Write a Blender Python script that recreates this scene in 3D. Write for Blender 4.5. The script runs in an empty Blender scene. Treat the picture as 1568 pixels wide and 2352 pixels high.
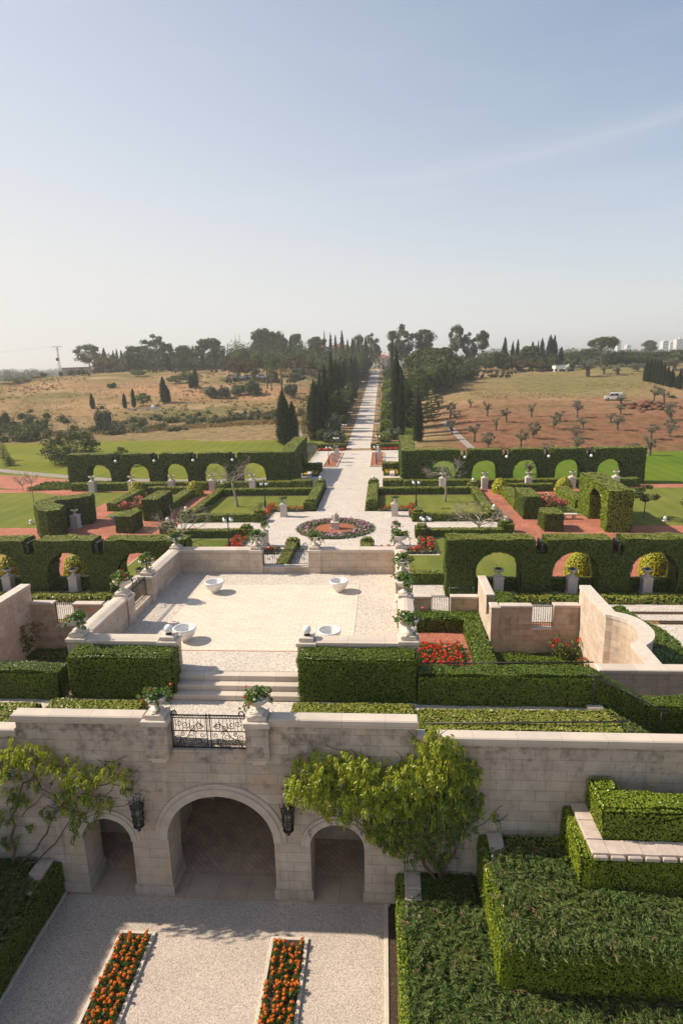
import bpy, bmesh, math, random
import numpy as np
from mathutils import Vector, Matrix
S = bpy.context.scene
COL = S.collection
rng = np.random.default_rng(7)
random.seed(7)
R = math.radians

# ------------------------------------------------------------------ camera
CAM_H = 15.0
PITCH, YAW, ROLL = R(13.2912), R(4.0275), 0.022
cd = bpy.data.cameras.new('camera'); cam = bpy.data.objects.new('camera', cd); COL.objects.link(cam)
cd.sensor_fit = 'HORIZONTAL'; cd.sensor_width = 24.0; cd.lens = 21.8878
cd.clip_start = 0.1; cd.clip_end = 30000
_f = Vector((-math.sin(YAW)*math.cos(PITCH), math.cos(YAW)*math.cos(PITCH), -math.sin(PITCH)))
_r = Vector((math.cos(YAW), math.sin(YAW), 0)); _u = _r.cross(_f)
_r2 = _r*math.cos(ROLL) - _u*math.sin(ROLL); _u2 = _u*math.cos(ROLL) + _r*math.sin(ROLL)
_m = Matrix((_r2, _u2, -_f)).transposed().to_4x4(); _m.translation = (0, 0, CAM_H)
cam.matrix_world = _m
S.camera = cam

# ------------------------------------------------------------------ sky and sun
SUN = Vector((1.13, -0.17, -1.0)).normalized()
EL = math.asin(-SUN.z); AZ = math.atan2(-SUN.x, -SUN.y)
W = bpy.data.worlds.new('World'); S.world = W; W.use_nodes = True
nt = W.node_tree; bg = nt.nodes['Background']
sky = nt.nodes.new('ShaderNodeTexSky'); sky.sky_type = 'NISHITA'; sky.sun_disc = False
sky.sun_elevation = EL; sky.sun_rotation = AZ
sky.air_density = 1.0; sky.dust_density = 0.6; sky.ozone_density = 1.6; sky.altitude = 0
tc = nt.nodes.new('ShaderNodeTexCoord')
# thin haze that whitens the sky towards the horizon and towards the sun
def wm(op, a, b=None):
    n = nt.nodes.new('ShaderNodeMath'); n.operation = op
    for i, v in enumerate((a, b)):
        if v is None: continue
        if isinstance(v, (int, float)): n.inputs[i].default_value = v
        else: nt.links.new(v, n.inputs[i])
    return n.outputs[0]
sx = nt.nodes.new('ShaderNodeSeparateXYZ'); nt.links.new(tc.outputs['Generated'], sx.inputs[0])
el = wm('MAXIMUM', sx.outputs['Z'], 0.0)
hz = wm('ADD', wm('EXPONENT', wm('MULTIPLY', el, -4.2)), wm('MULTIPLY', sx.outputs['X'], -0.42))
hz = wm('ADD', hz, 0.17)
hz = wm('MINIMUM', wm('MAXIMUM', hz, 0.0), 0.97)
mp = nt.nodes.new('ShaderNodeMapping'); mp.inputs['Scale'].default_value = (1.2, 1.2, 9.0)
mp.inputs['Rotation'].default_value = (0.12, -0.10, 0.5)
nz = nt.nodes.new('ShaderNodeTexNoise'); nz.inputs['Scale'].default_value = 1.6; nz.inputs['Detail'].default_value = 6
nz.inputs['Roughness'].default_value = 0.55
rp = nt.nodes.new('ShaderNodeValToRGB'); rp.color_ramp.elements[0].position = .50; rp.color_ramp.elements[1].position = .85
rp.color_ramp.elements[1].color = (.16, .16, .16, 1)
mx = nt.nodes.new('ShaderNodeMixRGB'); mx.inputs['Color2'].default_value = (6.0, 5.95, 5.8, 1)
mh = nt.nodes.new('ShaderNodeMixRGB'); mh.inputs['Color2'].default_value = (5.6, 5.5, 5.25, 1)
nt.links.new(tc.outputs['Generated'], mp.inputs['Vector']); nt.links.new(mp.outputs['Vector'], nz.inputs['Vector'])
nt.links.new(nz.outputs['Fac'], rp.inputs['Fac'])
def streak(e0, slope, width, amp):
    d = wm('SUBTRACT', sx.outputs['Z'], wm('ADD', wm('MULTIPLY', sx.outputs['X'], slope), e0)); d = wm('ADD', d, wm('MULTIPLY', wm('SUBTRACT', nz.outputs['Fac'], .5), .06))
    return wm('MULTIPLY', wm('EXPONENT', wm('MULTIPLY', wm('POWER', wm('DIVIDE', wm('ABSOLUTE', d), width), 2.0), -1.0)), wm('MULTIPLY', wm('ADD', sx.outputs['X'], .45), amp))
cl = wm('ADD', wm('ADD', streak(.255, .12, .007, .15), streak(.40, .13, .02, .04)), rp.outputs['Color'])
nt.links.new(wm('MAXIMUM', cl, 0.0), mx.inputs['Fac'])
tint = nt.nodes.new('ShaderNodeMixRGB'); tint.blend_type = 'MULTIPLY'; tint.inputs['Fac'].default_value = 1.0; tint.inputs['Color2'].default_value = (.86, .92, .97, 1)
nt.links.new(sky.outputs['Color'], tint.inputs['Color1']); nt.links.new(tint.outputs['Color'], mh.inputs['Color1']); nt.links.new(hz, mh.inputs['Fac'])
nt.links.new(mh.outputs['Color'], mx.inputs['Color1']); nt.links.new(mx.outputs['Color'], bg.inputs['Color'])
bg.inputs['Strength'].default_value = 0.10
sl = bpy.data.lights.new('sun', 'SUN'); sl.energy = 4.3; sl.angle = R(0.6); sl.color = (1.0, .89, .73)
so = bpy.data.objects.new('sun', sl); COL.objects.link(so); so.rotation_euler = SUN.to_track_quat('-Z', 'Y').to_euler()
so.location = (-60, 20, 80)
S.view_settings.view_transform = 'Standard'; S.view_settings.look = 'None'
S.view_settings.exposure = 0.6; S.view_settings.gamma = 1.0
S.render.engine = 'CYCLES'
cy = S.cycles
cy.max_bounces = 6; cy.diffuse_bounces = 3; cy.glossy_bounces = 2; cy.transmission_bounces = 3; cy.transparent_max_bounces = 4
cy.caustics_reflective = False; cy.caustics_refractive = False
cy.use_denoising = True

# ------------------------------------------------------------------ pixel -> point at a real depth (photo read at 1568 px wide)
def ray(px, py):
    x, y = (px-784)/1430.0, (py-1176)/1430.0
    c, s = math.cos(ROLL), math.sin(ROLL)
    x, y = x*c-y*s, x*s+y*c
    d = _r*x - _u*y + _f
    return d
def at_y(px, py, Y): d = ray(px, py); return Vector((0, 0, CAM_H)) + d*(Y/d.y)
def at_z(px, py, z=0.0): d = ray(px, py); return Vector((0, 0, CAM_H)) + d*((z-CAM_H)/d.z)
XC = -4.6     # garden axis

# ------------------------------------------------------------------ materials
def mat(name):
    m = bpy.data.materials.new(name); m.use_nodes = True
    n = m.node_tree.nodes; p = n['Principled BSDF']; p.inputs['Specular IOR Level'].default_value = .25
    return m, m.node_tree, p
def nd(t, kind, **kw):
    n = t.nodes.new(kind)
    for k, v in kw.items():
        if k in n.inputs: n.inputs[k].default_value = v
        else: setattr(n, k, v)
    return n
def ramp(t, stops):
    r = t.nodes.new('ShaderNodeValToRGB'); e = r.color_ramp.elements
    e[0].position, e[0].color = stops[0][0], (*stops[0][1], 1)
    e[1].position, e[1].color = stops[-1][0], (*stops[-1][1], 1)
    for p, c in stops[1:-1]:
        x = e.new(p); x.color = (*c, 1)
    return r
def mixc(t, fac, a, b, mode='MIX'):
    m = t.nodes.new('ShaderNodeMixRGB'); m.blend_type = mode
    for i, v in (('Fac', fac), ('Color1', a), ('Color2', b)):
        if hasattr(v, 'is_linked') or hasattr(v, 'links'): t.links.new(v, m.inputs[i])
        elif isinstance(v, (int, float)): m.inputs[i].default_value = v
        else: m.inputs[i].default_value = (*v, 1)
    return m.outputs['Color']
def pos(t): return t.nodes.new('ShaderNodeNewGeometry').outputs['Position']
def noise(t, vec, scale, detail=4, rough=.55):
    n = nd(t, 'ShaderNodeTexNoise', Scale=scale, Detail=detail, Roughness=rough); t.links.new(vec, n.inputs['Vector']); return n.outputs['Fac']
def bump(t, p, h, strength, dist):
    b = nd(t, 'ShaderNodeBump', Strength=strength, Distance=dist); t.links.new(h, b.inputs['Height']); t.links.new(b.outputs['Normal'], p.inputs['Normal'])
def simple(name, c, rough=.6, spec=.25, var=.0, scale=6., metal=0.):
    m, t, p = mat(name); p.inputs['Roughness'].default_value = rough; p.inputs['Specular IOR Level'].default_value = spec
    p.inputs['Metallic'].default_value = metal
    if var > 0:
        n = noise(t, pos(t), scale)
        r = ramp(t, [(.3, tuple(x*(1-var) for x in c)), (.7, tuple(min(1, x*(1+var)) for x in c))])
        t.links.new(n, r.inputs['Fac']); t.links.new(r.outputs['Color'], p.inputs['Base Color'])
    else: p.inputs['Base Color'].default_value = (*c, 1)
    return m
def wallvec(t):
    """coordinates running along whichever way a wall faces, and up"""
    g = t.nodes.new('ShaderNodeNewGeometry'); s = t.nodes.new('ShaderNodeSeparateXYZ'); sn = t.nodes.new('ShaderNodeSeparateXYZ')
    t.links.new(g.outputs['Position'], s.inputs[0]); t.links.new(g.outputs['True Normal'], sn.inputs[0])
    a = nd(t, 'ShaderNodeMath', operation='ABSOLUTE'); t.links.new(sn.outputs['X'], a.inputs[0])
    gt = nd(t, 'ShaderNodeMath', operation='GREATER_THAN'); t.links.new(a.outputs[0], gt.inputs[0]); gt.inputs[1].default_value = .6
    mm = nd(t, 'ShaderNodeMix'); mm.data_type = 'FLOAT'
    t.links.new(gt.outputs[0], mm.inputs['Factor']); t.links.new(s.outputs['X'], mm.inputs['A']); t.links.new(s.outputs['Y'], mm.inputs['B'])
    c = t.nodes.new('ShaderNodeCombineXYZ'); t.links.new(mm.outputs['Result'], c.inputs['X']); t.links.new(s.outputs['Z'], c.inputs['Y'])
    return c.outputs[0], g.outputs['Position'], s.outputs['Z']
def stone_blocks(name, c1, c2, course=.31, length=.82, stain=.5, stain_c=(.16, .13, .105), zdark=None, warm=(.50,.34,.21)):
    m, t, p = mat(name); v, P, Z = wallvec(t)
    br = nd(t, 'ShaderNodeTexBrick', **{'Scale': 1.0, 'Mortar Size': .007, 'Mortar Smooth': .2, 'Bias': 0., 'Brick Width': length, 'Row Height': course})
    br.offset = .5; br.squash = .82; br.squash_frequency = 3
    br.inputs['Color1'].default_value = (*c1, 1); br.inputs['Color2'].default_value = (*c2, 1); br.inputs['Mortar'].default_value = (*[x*.55 for x in c1], 1)
    t.links.new(v, br.inputs['Vector'])
    n1 = noise(t, P, 2.6, 5, .6); r1 = ramp(t, [(.30, (.82, .80, .78)), (.65, (1.06, 1.04, 1.0))]); t.links.new(n1, r1.inputs['Fac'])
    col = mixc(t, 1.0, br.outputs['Color'], r1.outputs['Color'], 'MULTIPLY')
    nw = noise(t, P, .9, 3, .5); rw = ramp(t, [(.52, (0, 0, 0)), (.75, (.5, .5, .5))]); t.links.new(nw, rw.inputs['Fac'])
    col = mixc(t, rw.outputs['Color'], col, warm)
    # weather stains: blotches, broken by the single blocks
    b2 = nd(t, 'ShaderNodeTexBrick', **{'Scale': 1.0, 'Mortar Size': 0., 'Brick Width': length, 'Row Height': course, 'Bias': 0.})
    b2.offset = .5; b2.squash = .82; b2.squash_frequency = 3; b2.inputs['Color1'].default_value = (0, 0, 0, 1); b2.inputs['Color2'].default_value = (1, 1, 1, 1)
    t.links.new(v, b2.inputs['Vector'])
    n2 = noise(t, P, 3.2, 7, .72)
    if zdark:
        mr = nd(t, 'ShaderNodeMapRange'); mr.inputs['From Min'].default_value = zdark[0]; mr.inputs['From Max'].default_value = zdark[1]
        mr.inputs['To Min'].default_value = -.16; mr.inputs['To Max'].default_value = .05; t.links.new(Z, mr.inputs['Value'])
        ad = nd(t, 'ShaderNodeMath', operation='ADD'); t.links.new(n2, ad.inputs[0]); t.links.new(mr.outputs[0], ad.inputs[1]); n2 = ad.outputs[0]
    sc = nd(t, 'ShaderNodeMath', operation='MULTIPLY_ADD'); t.links.new(b2.outputs['Color'], sc.inputs[0]); sc.inputs[1].default_value = .10; t.links.new(n2, sc.inputs[2])
    r2 = ramp(t, [(.57, (0, 0, 0)), (.74, (stain,)*3)]); t.links.new(sc.outputs[0], r2.inputs['Fac'])
    col = mixc(t, r2.outputs['Color'], col, stain_c)
    mps = nd(t, 'ShaderNodeMapping'); mps.inputs['Scale'].default_value = (2.6, 2.6, .22); t.links.new(P, mps.inputs['Vector'])
    rs = ramp(t, [(.56, (0, 0, 0)), (.78, (.55, .55, .55))]); t.links.new(noise(t, mps.outputs[0], 1.5, 5, .65), rs.inputs['Fac'])
    col = mixc(t, rs.outputs['Color'], col, stain_c)
    t.links.new(col, p.inputs['Base Color']); p.inputs['Roughness'].default_value = .85
    hm = nd(t, 'ShaderNodeMath', operation='MULTIPLY_ADD'); t.links.new(br.outputs['Fac'], hm.inputs[0]); hm.inputs[1].default_value = -1.2
    t.links.new(noise(t, P, 16, 4), hm.inputs[2]); bump(t, p, hm.outputs[0], .45, .012)
    return m
def flat_tiles(name, c1, c2, w, h, mortar, rot=0., var=.10, gap=.006, off=.5, bumpd=.006):
    m, t, p = mat(name); P = pos(t)
    mpn = nd(t, 'ShaderNodeMapping'); mpn.inputs['Rotation'].default_value = (0, 0, rot); t.links.new(P, mpn.inputs['Vector'])
    br = nd(t, 'ShaderNodeTexBrick', **{'Scale': 1.0, 'Mortar Size': gap, 'Brick Width': w, 'Row Height': h, 'Bias': 0.}); br.offset = off
    br.inputs['Color1'].default_value = (*c1, 1); br.inputs['Color2'].default_value = (*c2, 1); br.inputs['Mortar'].default_value = (*mortar, 1)
    t.links.new(mpn.outputs[0], br.inputs['Vector'])
    n1 = noise(t, P, 1.3, 5); r1 = ramp(t, [(.3, (1-var,)*3), (.7, (1+var*.6, 1+var*.5, 1+var*.3))]); t.links.new(n1, r1.inputs['Fac'])
    col = mixc(t, 1., br.outputs['Color'], r1.outputs['Color'], 'MULTIPLY'); t.links.new(col, p.inputs['Base Color'])
    p.inputs['Roughness'].default_value = .8; bump(t, p, br.outputs['Fac'], -.4, bumpd)
    return m
def gravel(name, c, size, var=.35, big=.10):
    m, t, p = mat(name); P = pos(t)
    vo = nd(t, 'ShaderNodeTexVoronoi', Scale=1/size); t.links.new(P, vo.inputs['Vector'])
    sp = t.nodes.new('ShaderNodeSeparateColor'); t.links.new(vo.outputs['Color'], sp.inputs[0])
    r1 = ramp(t, [(0., tuple(x*(1-var) for x in c)), (.55, c), (1., tuple(min(.9, x*(1+var*.6)) for x in c))]); t.links.new(sp.outputs[0], r1.inputs['Fac'])
    n1 = noise(t, P, .55, 5); r2 = ramp(t, [(.3, (1-big, 1-big, 1-big)), (.7, (1+big*.5,)*3)]); t.links.new(n1, r2.inputs['Fac'])
    col = mixc(t, 1., r1.outputs['Color'], r2.outputs['Color'], 'MULTIPLY')
    dk = ramp(t, [(.0, (1, 1, 1)), (.62, (1, 1, 1)), (.95, (.45, .42, .40))]); t.links.new(vo.outputs['Distance'], dk.inputs['Fac'])
    col = mixc(t, .7, col, dk.outputs['Color'], 'MULTIPLY')
    t.links.new(col, p.inputs['Base Color']); p.inputs['Roughness'].default_value = .9
    n3 = nd(t, 'ShaderNodeTexNoise', Scale=.8/size, Detail=3.); t.links.new(P, n3.inputs['Vector'])
    bump(t, p, n3.outputs['Fac'], .9, size*.9)
    return m
PATCHY = ('box_hedge_leaf', 'sunlit_clipped_top_leaf', 'arcade_hedge_leaf', 'bright_ivy_leaf', 'juniper_spray')
def leaf(name, cols, rough=.42, trans=.25, spec=.45):
    m, t, p = mat(name); g = t.nodes.new('ShaderNodeNewGeometry')
    n = len(cols); r = ramp(t, [(i/(n-1), c) for i, c in enumerate(cols)]); t.links.new(g.outputs['Random Per Island'], r.inputs['Fac'])
    lc = r.outputs['Color']
    if name in PATCHY:                                              # thin browned and yellowed patches, as clipped hedges have
        pr_ = ramp(t, [(.55, (0, 0, 0)), (.78, (.6, .6, .6))]); t.links.new(noise(t, g.outputs['Position'], .85, 6, .7), pr_.inputs['Fac']); lc = mixc(t, pr_.outputs['Color'], lc, (.155, .125, .03))
        pd_ = ramp(t, [(.3, (.78, .84, .8)), (.6, (1.08, 1.05, 1.0))]); t.links.new(noise(t, g.outputs['Position'], 2.4, 4, .6), pd_.inputs['Fac']); lc = mixc(t, 1., lc, pd_.outputs['Color'], 'MULTIPLY')
    t.links.new(lc, p.inputs['Base Color']); p.inputs['Roughness'].default_value = rough; p.inputs['Specular IOR Level'].default_value = spec
    if trans > 0:
        tr = t.nodes.new('ShaderNodeBsdfTranslucent'); t.links.new(mixc(t, 1., r.outputs['Color'], (1.5, 1.5, .7), 'MULTIPLY'), tr.inputs['Color'])
        ms = t.nodes.new('ShaderNodeMixShader'); ms.inputs[0].default_value = trans
        t.links.new(p.outputs[0], ms.inputs[1]); t.links.new(tr.outputs[0], ms.inputs[2]); t.links.new(ms.outputs[0], t.nodes['Material Output'].inputs['Surface'])
    return m
def grass(name, c1, c2, c3, s1=.25, stripe=0.):
    m, t, p = mat(name); P = pos(t)
    r = ramp(t, [(.30, c1), (.5, c2), (.72, c3)]); t.links.new(noise(t, P, s1, 6, .65), r.inputs['Fac'])
    big = ramp(t, [(.35, (.84, .90, .92)), (.65, (1.16, 1.08, 1.0))]); t.links.new(noise(t, P, .09, 5, .6), big.inputs['Fac'])
    wv = nd(t, 'ShaderNodeTexWave', Scale=.16, Distortion=1.2, Detail=2.); t.links.new(P, wv.inputs['Vector']); st_ = ramp(t, [(.35, (.93, .95, .94)), (.65, (1.04, 1.04, 1.02))]); t.links.new(wv.outputs['Fac'], st_.inputs['Fac'])
    r2 = ramp(t, [(.3, (.72, .74, .7)), (.7, (1.2, 1.18, 1.15))]); t.links.new(noise(t, P, 9., 4, .7), r2.inputs['Fac'])
    col = mixc(t, 1., r.outputs['Color'], r2.outputs['Color'], 'MULTIPLY'); col = mixc(t, 1., col, big.outputs['Color'], 'MULTIPLY'); col = mixc(t, 1., col, st_.outputs['Color'], 'MULTIPLY')
    t.links.new(col, p.inputs['Base Color']); p.inputs['Roughness'].default_value = .95; p.inputs['Specular IOR Level'].default_value = .05
    bump(t, p, noise(t, P, 22., 3, .7), .8, .05)
    return m

M = {}
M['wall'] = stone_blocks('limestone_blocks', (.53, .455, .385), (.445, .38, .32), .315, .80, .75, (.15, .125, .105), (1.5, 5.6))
M['wall2'] = stone_blocks('terrace_limestone', (.60, .50, .41), (.52, .42, .33), .34, .85, .35, (.30, .24, .19))
M['wall3'] = stone_blocks('garden_wall_limestone', (.55, .45, .345), (.45, .36, .27), .30, .62, .65, (.20, .165, .13))
M['coping'] = flat_tiles('limestone_coping', (.60, .51, .43), (.53, .45, .375), 1.15, 9.0, (.36, .29, .23), 0, .10, .006, 0)
M['copingY'] = flat_tiles('limestone_coping_across', (.60, .51, .43), (.53, .45, .375), 1.15, 9.0, (.36, .29, .23), R(90), .10, .006, 0)
M['stone'] = simple('smooth_limestone', (.58, .50, .42), .8, .2, .10, 4.)
M['bank'] = simple('rough_bank_coping', (.50, .405, .345), .9, .15, .14, 5.)
M['pale'] = simple('pale_pedestal_stone', (.60, .52, .47), .8, .2, .07, 5.)
M['paving'] = flat_tiles('pale_paving', (.70, .60, .49), (.66, .55, .44), .42, .21, (.47, .37, .275), 0, .06, .008)
M['brick'] = flat_tiles('passage_brick', (.60, .44, .32), (.50, .36, .26), .30, .15, (.36, .26, .19), R(45), .25, .008)
M['slab'] = flat_tiles('threshold_slab', (.50, .385, .285), (.44, .335, .245), .9, 1.2, (.25, .18, .13), 0, .2, .006)
M['gravel'] = gravel('white_gravel', (.62, .535, .455), .042, .27)
M['gravel_court'] = gravel('court_gravel', (.55, .455, .38), .027, .30, .12)
M['gravel_far'] = gravel('pale_gravel', (.62, .54, .465), .09, .22, .08)
M['red'] = gravel('crushed_red_tile', (.47, .17, .105), .07, .38, .26)
M['terracotta'] = gravel('fine_terracotta', (.36, .12, .055), .03, .18)
M['soil'] = gravel('dark_soil', (.075, .045, .03), .03, .5)
M['lawn'] = grass('garden_lawn', (.14, .165, .032), (.165, .185, .038), (.20, .20, .055), .30)
M['lawn2'] = grass('outer_lawn', (.145, .165, .020), (.175, .19, .026), (.21, .215, .036), .06)
M['lawn3'] = grass('watered_lawn', (.085, .145, .012), (.11, .17, .015), (.14, .19, .02), .06)
M['marble'] = simple('white_marble', (.74, .72, .69), .35, .4, .10, 7.)
M['urn'] = simple('weathered_white_stone', (.62, .56, .49), .7, .25, .12, 9.)
M['iron'] = simple('black_iron', (.012, .012, .013), .45, .5)
M['rail'] = simple('grey_brown_rail', (.06, .05, .045), .5, .4)
M['green_rail'] = simple('green_rail_paint', (.012, .05, .035), .4, .5)
M['lampglass'] = simple('opal_glass', (.85, .85, .84), .18, .5)
M['lantern_glass'] = simple('smoky_lantern_glass', (.10, .10, .095), .1, .6)
M['steel'] = simple('galvanised_steel', (.20, .13, .11), .6, .4, .2)
M['concrete'] = simple('weathered_concrete', (.33, .29, .25), .9, .1, .22, .8)
M['plaster'] = simple('white_plaster', (.72, .70, .66), .8, .2, .06, 1.)
M['roof'] = flat_tiles('clay_roof', (.38, .15, .09), (.30, .11, .07), .3, .3, (.2, .07, .04), 0, .2)
M['darkglass'] = simple('dark_window_glass', (.03, .035, .04), .1, .6)
M['white_paint'] = simple('white_van_paint', (.80, .80, .80), .25, .5)
M['rubber'] = simple('black_rubber', (.015, .015, .015), .8, .2)
M['hub'] = simple('grey_wheel_rim', (.4, .4, .42), .4, .5, 0, 1, .6)
M['lens'] = simple('headlamp_lens', (.5, .5, .5), .1, .6)
M['bark'] = simple('grey_brown_bark', (.16, .12, .09), .95, .1, .3, 8.)
M['bark_pale'] = simple('pale_bare_bark', (.34, .285, .23), .9, .1, .25, 6.)
M['bark_white'] = simple('whitish_bark', (.52, .47, .40), .9, .1, .25, 3.)
M['twig'] = simple('brown_vine_stem', (.13, .095, .065), .95, .1, .3, 10.)
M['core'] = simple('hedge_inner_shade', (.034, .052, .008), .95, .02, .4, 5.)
M['core_y'] = simple('golden_hedge_inside', (.10, .11, .01), .95, .02, .3, 5.)
M['box'] = leaf('box_hedge_leaf', [(.055, .098, .007), (.082, .135, .009), (.118, .175, .013), (.18, .22, .028)])
M['boxtop'] = leaf('sunlit_clipped_top_leaf', [(.16, .205, .016), (.23, .27, .026), (.30, .30, .055), (.31, .27, .085), (.19, .24, .022)])  # yellower clipped tips, with extra brightness painted in for sun on the tops
M['ficus'] = leaf('arcade_hedge_leaf', [(.036, .068, .006), (.058, .096, .008), (.088, .13, .012), (.14, .175, .024)], .4)
M['ivy'] = leaf('bright_ivy_leaf', [(.12, .18, .010), (.17, .23, .014), (.225, .28, .022), (.30, .33, .04)], .4)
M['gold'] = leaf('golden_shrub_leaf', [(.34, .325, .010), (.39, .36, .012), (.43, .39, .015)], .5)
M['juniper'] = leaf('juniper_spray', [(.034, .066, .014), (.055, .095, .020), (.092, .130, .032), (.15, .17, .06)], .6, .15, .15)
M['juniper_dry'] = leaf('dry_juniper_spray', [(.13, .085, .045), (.11, .11, .04), (.20, .15, .08)], .8, .1, .1)
M['vine'] = leaf('wisteria_leaf', [(.16, .23, .010), (.27, .33, .016), (.38, .40, .026), (.48, .46, .06)], .45, .4)
M['vine_dark'] = leaf('shaded_wisteria_leaf', [(.070, .125, .010), (.11, .16, .014), (.16, .20, .02)], .45, .35)  # darker leaf copy: shade on the lower vine put into colour
M['lilac'] = leaf('wisteria_flower', [(.20, .14, .32), (.30, .22, .42)], .7, .3)
M['cyp'] = leaf('cypress_spray', [(.022, .038, .012), (.038, .056, .017), (.058, .076, .026)], .7, .05, .1)
M['cypcore'] = simple('cypress_inner', (.008, .014, .006), 1., .0)
M['norf'] = leaf('tiered_pine_needle', [(.048, .082, .018), (.078, .118, .026), (.12, .16, .038)], .6, .15, .1)
M['tree'] = leaf('evergreen_leaf', [(.042, .054, .018), (.065, .078, .025), (.092, .102, .034), (.12, .125, .046)], .6, .15, .1)
M['tree_g'] = leaf('fresh_green_leaf', [(.060, .10, .014), (.095, .14, .02), (.14, .185, .03)], .55, .25, .15)
M['tree_e'] = leaf('grey_green_gum_leaf', [(.055, .068, .034), (.085, .098, .050), (.125, .135, .075)], .6, .2, .1)
M['tree_b'] = leaf('russet_leaf', [(.085, .060, .026), (.13, .088, .036), (.09, .085, .03)], .7, .2, .1)
M['olive'] = leaf('olive_leaf', [(.085, .10, .060), (.13, .145, .092), (.20, .21, .145)], .55, .15, .2)
M['redleaf'] = leaf('dark_red_leaf', [(.09, .018, .014), (.14, .03, .02)], .6, .2)
M['pinkflower'] = leaf('mauve_flower', [(.28, .13, .20), (.38, .22, .30)], .7, .2)
M['lavender'] = leaf('grey_lavender_sprig', [(.12, .115, .10), (.17, .16, .145), (.14, .15, .11)], .8, .1)
M['geran'] = leaf('geranium_leaf', [(.050, .11, .012), (.085, .15, .018), (.14, .21, .03)], .45, .3)
M['fl_red'] = leaf('red_petal', [(.55, .022, .012), (.72, .035, .018), (.60, .05, .02)], .5, .2)
M['fl_orange'] = leaf('orange_petal', [(.66, .15, .006), (.78, .22, .010)], .6, .1)
M['fl_pink'] = leaf('mixed_bedding_petal', [(.42, .07, .16), (.18, .06, .24), (.66, .58, .56), (.45, .08, .10), (.28, .11, .30), (.55, .26, .34), (.12, .14, .04), (.10, .12, .03)], .6, .2)
M['fl_yellow'] = leaf('yellow_petal', [(.75, .50, .02), (.65, .42, .02)], .6, .2)
M['fl_rose'] = leaf('rose_petal', [(.60, .10, .16), (.72, .22, .26), (.55, .04, .06)], .5, .2)
M['santolina'] = leaf('silver_edging_leaf', [(.14, .17, .11), (.19, .22, .15), (.11, .14, .07)], .7, .1)
M['scrub'] = leaf('dry_scrub_leaf', [(.050, .060, .026), (.080, .085, .036), (.13, .115, .055), (.17, .135, .07)], .8, .1, .05)
M['dry'] = leaf('dry_grass_blade', [(.26, .175, .085), (.33, .235, .12), (.20, .16, .07)], .9, .2, .05)

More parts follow.
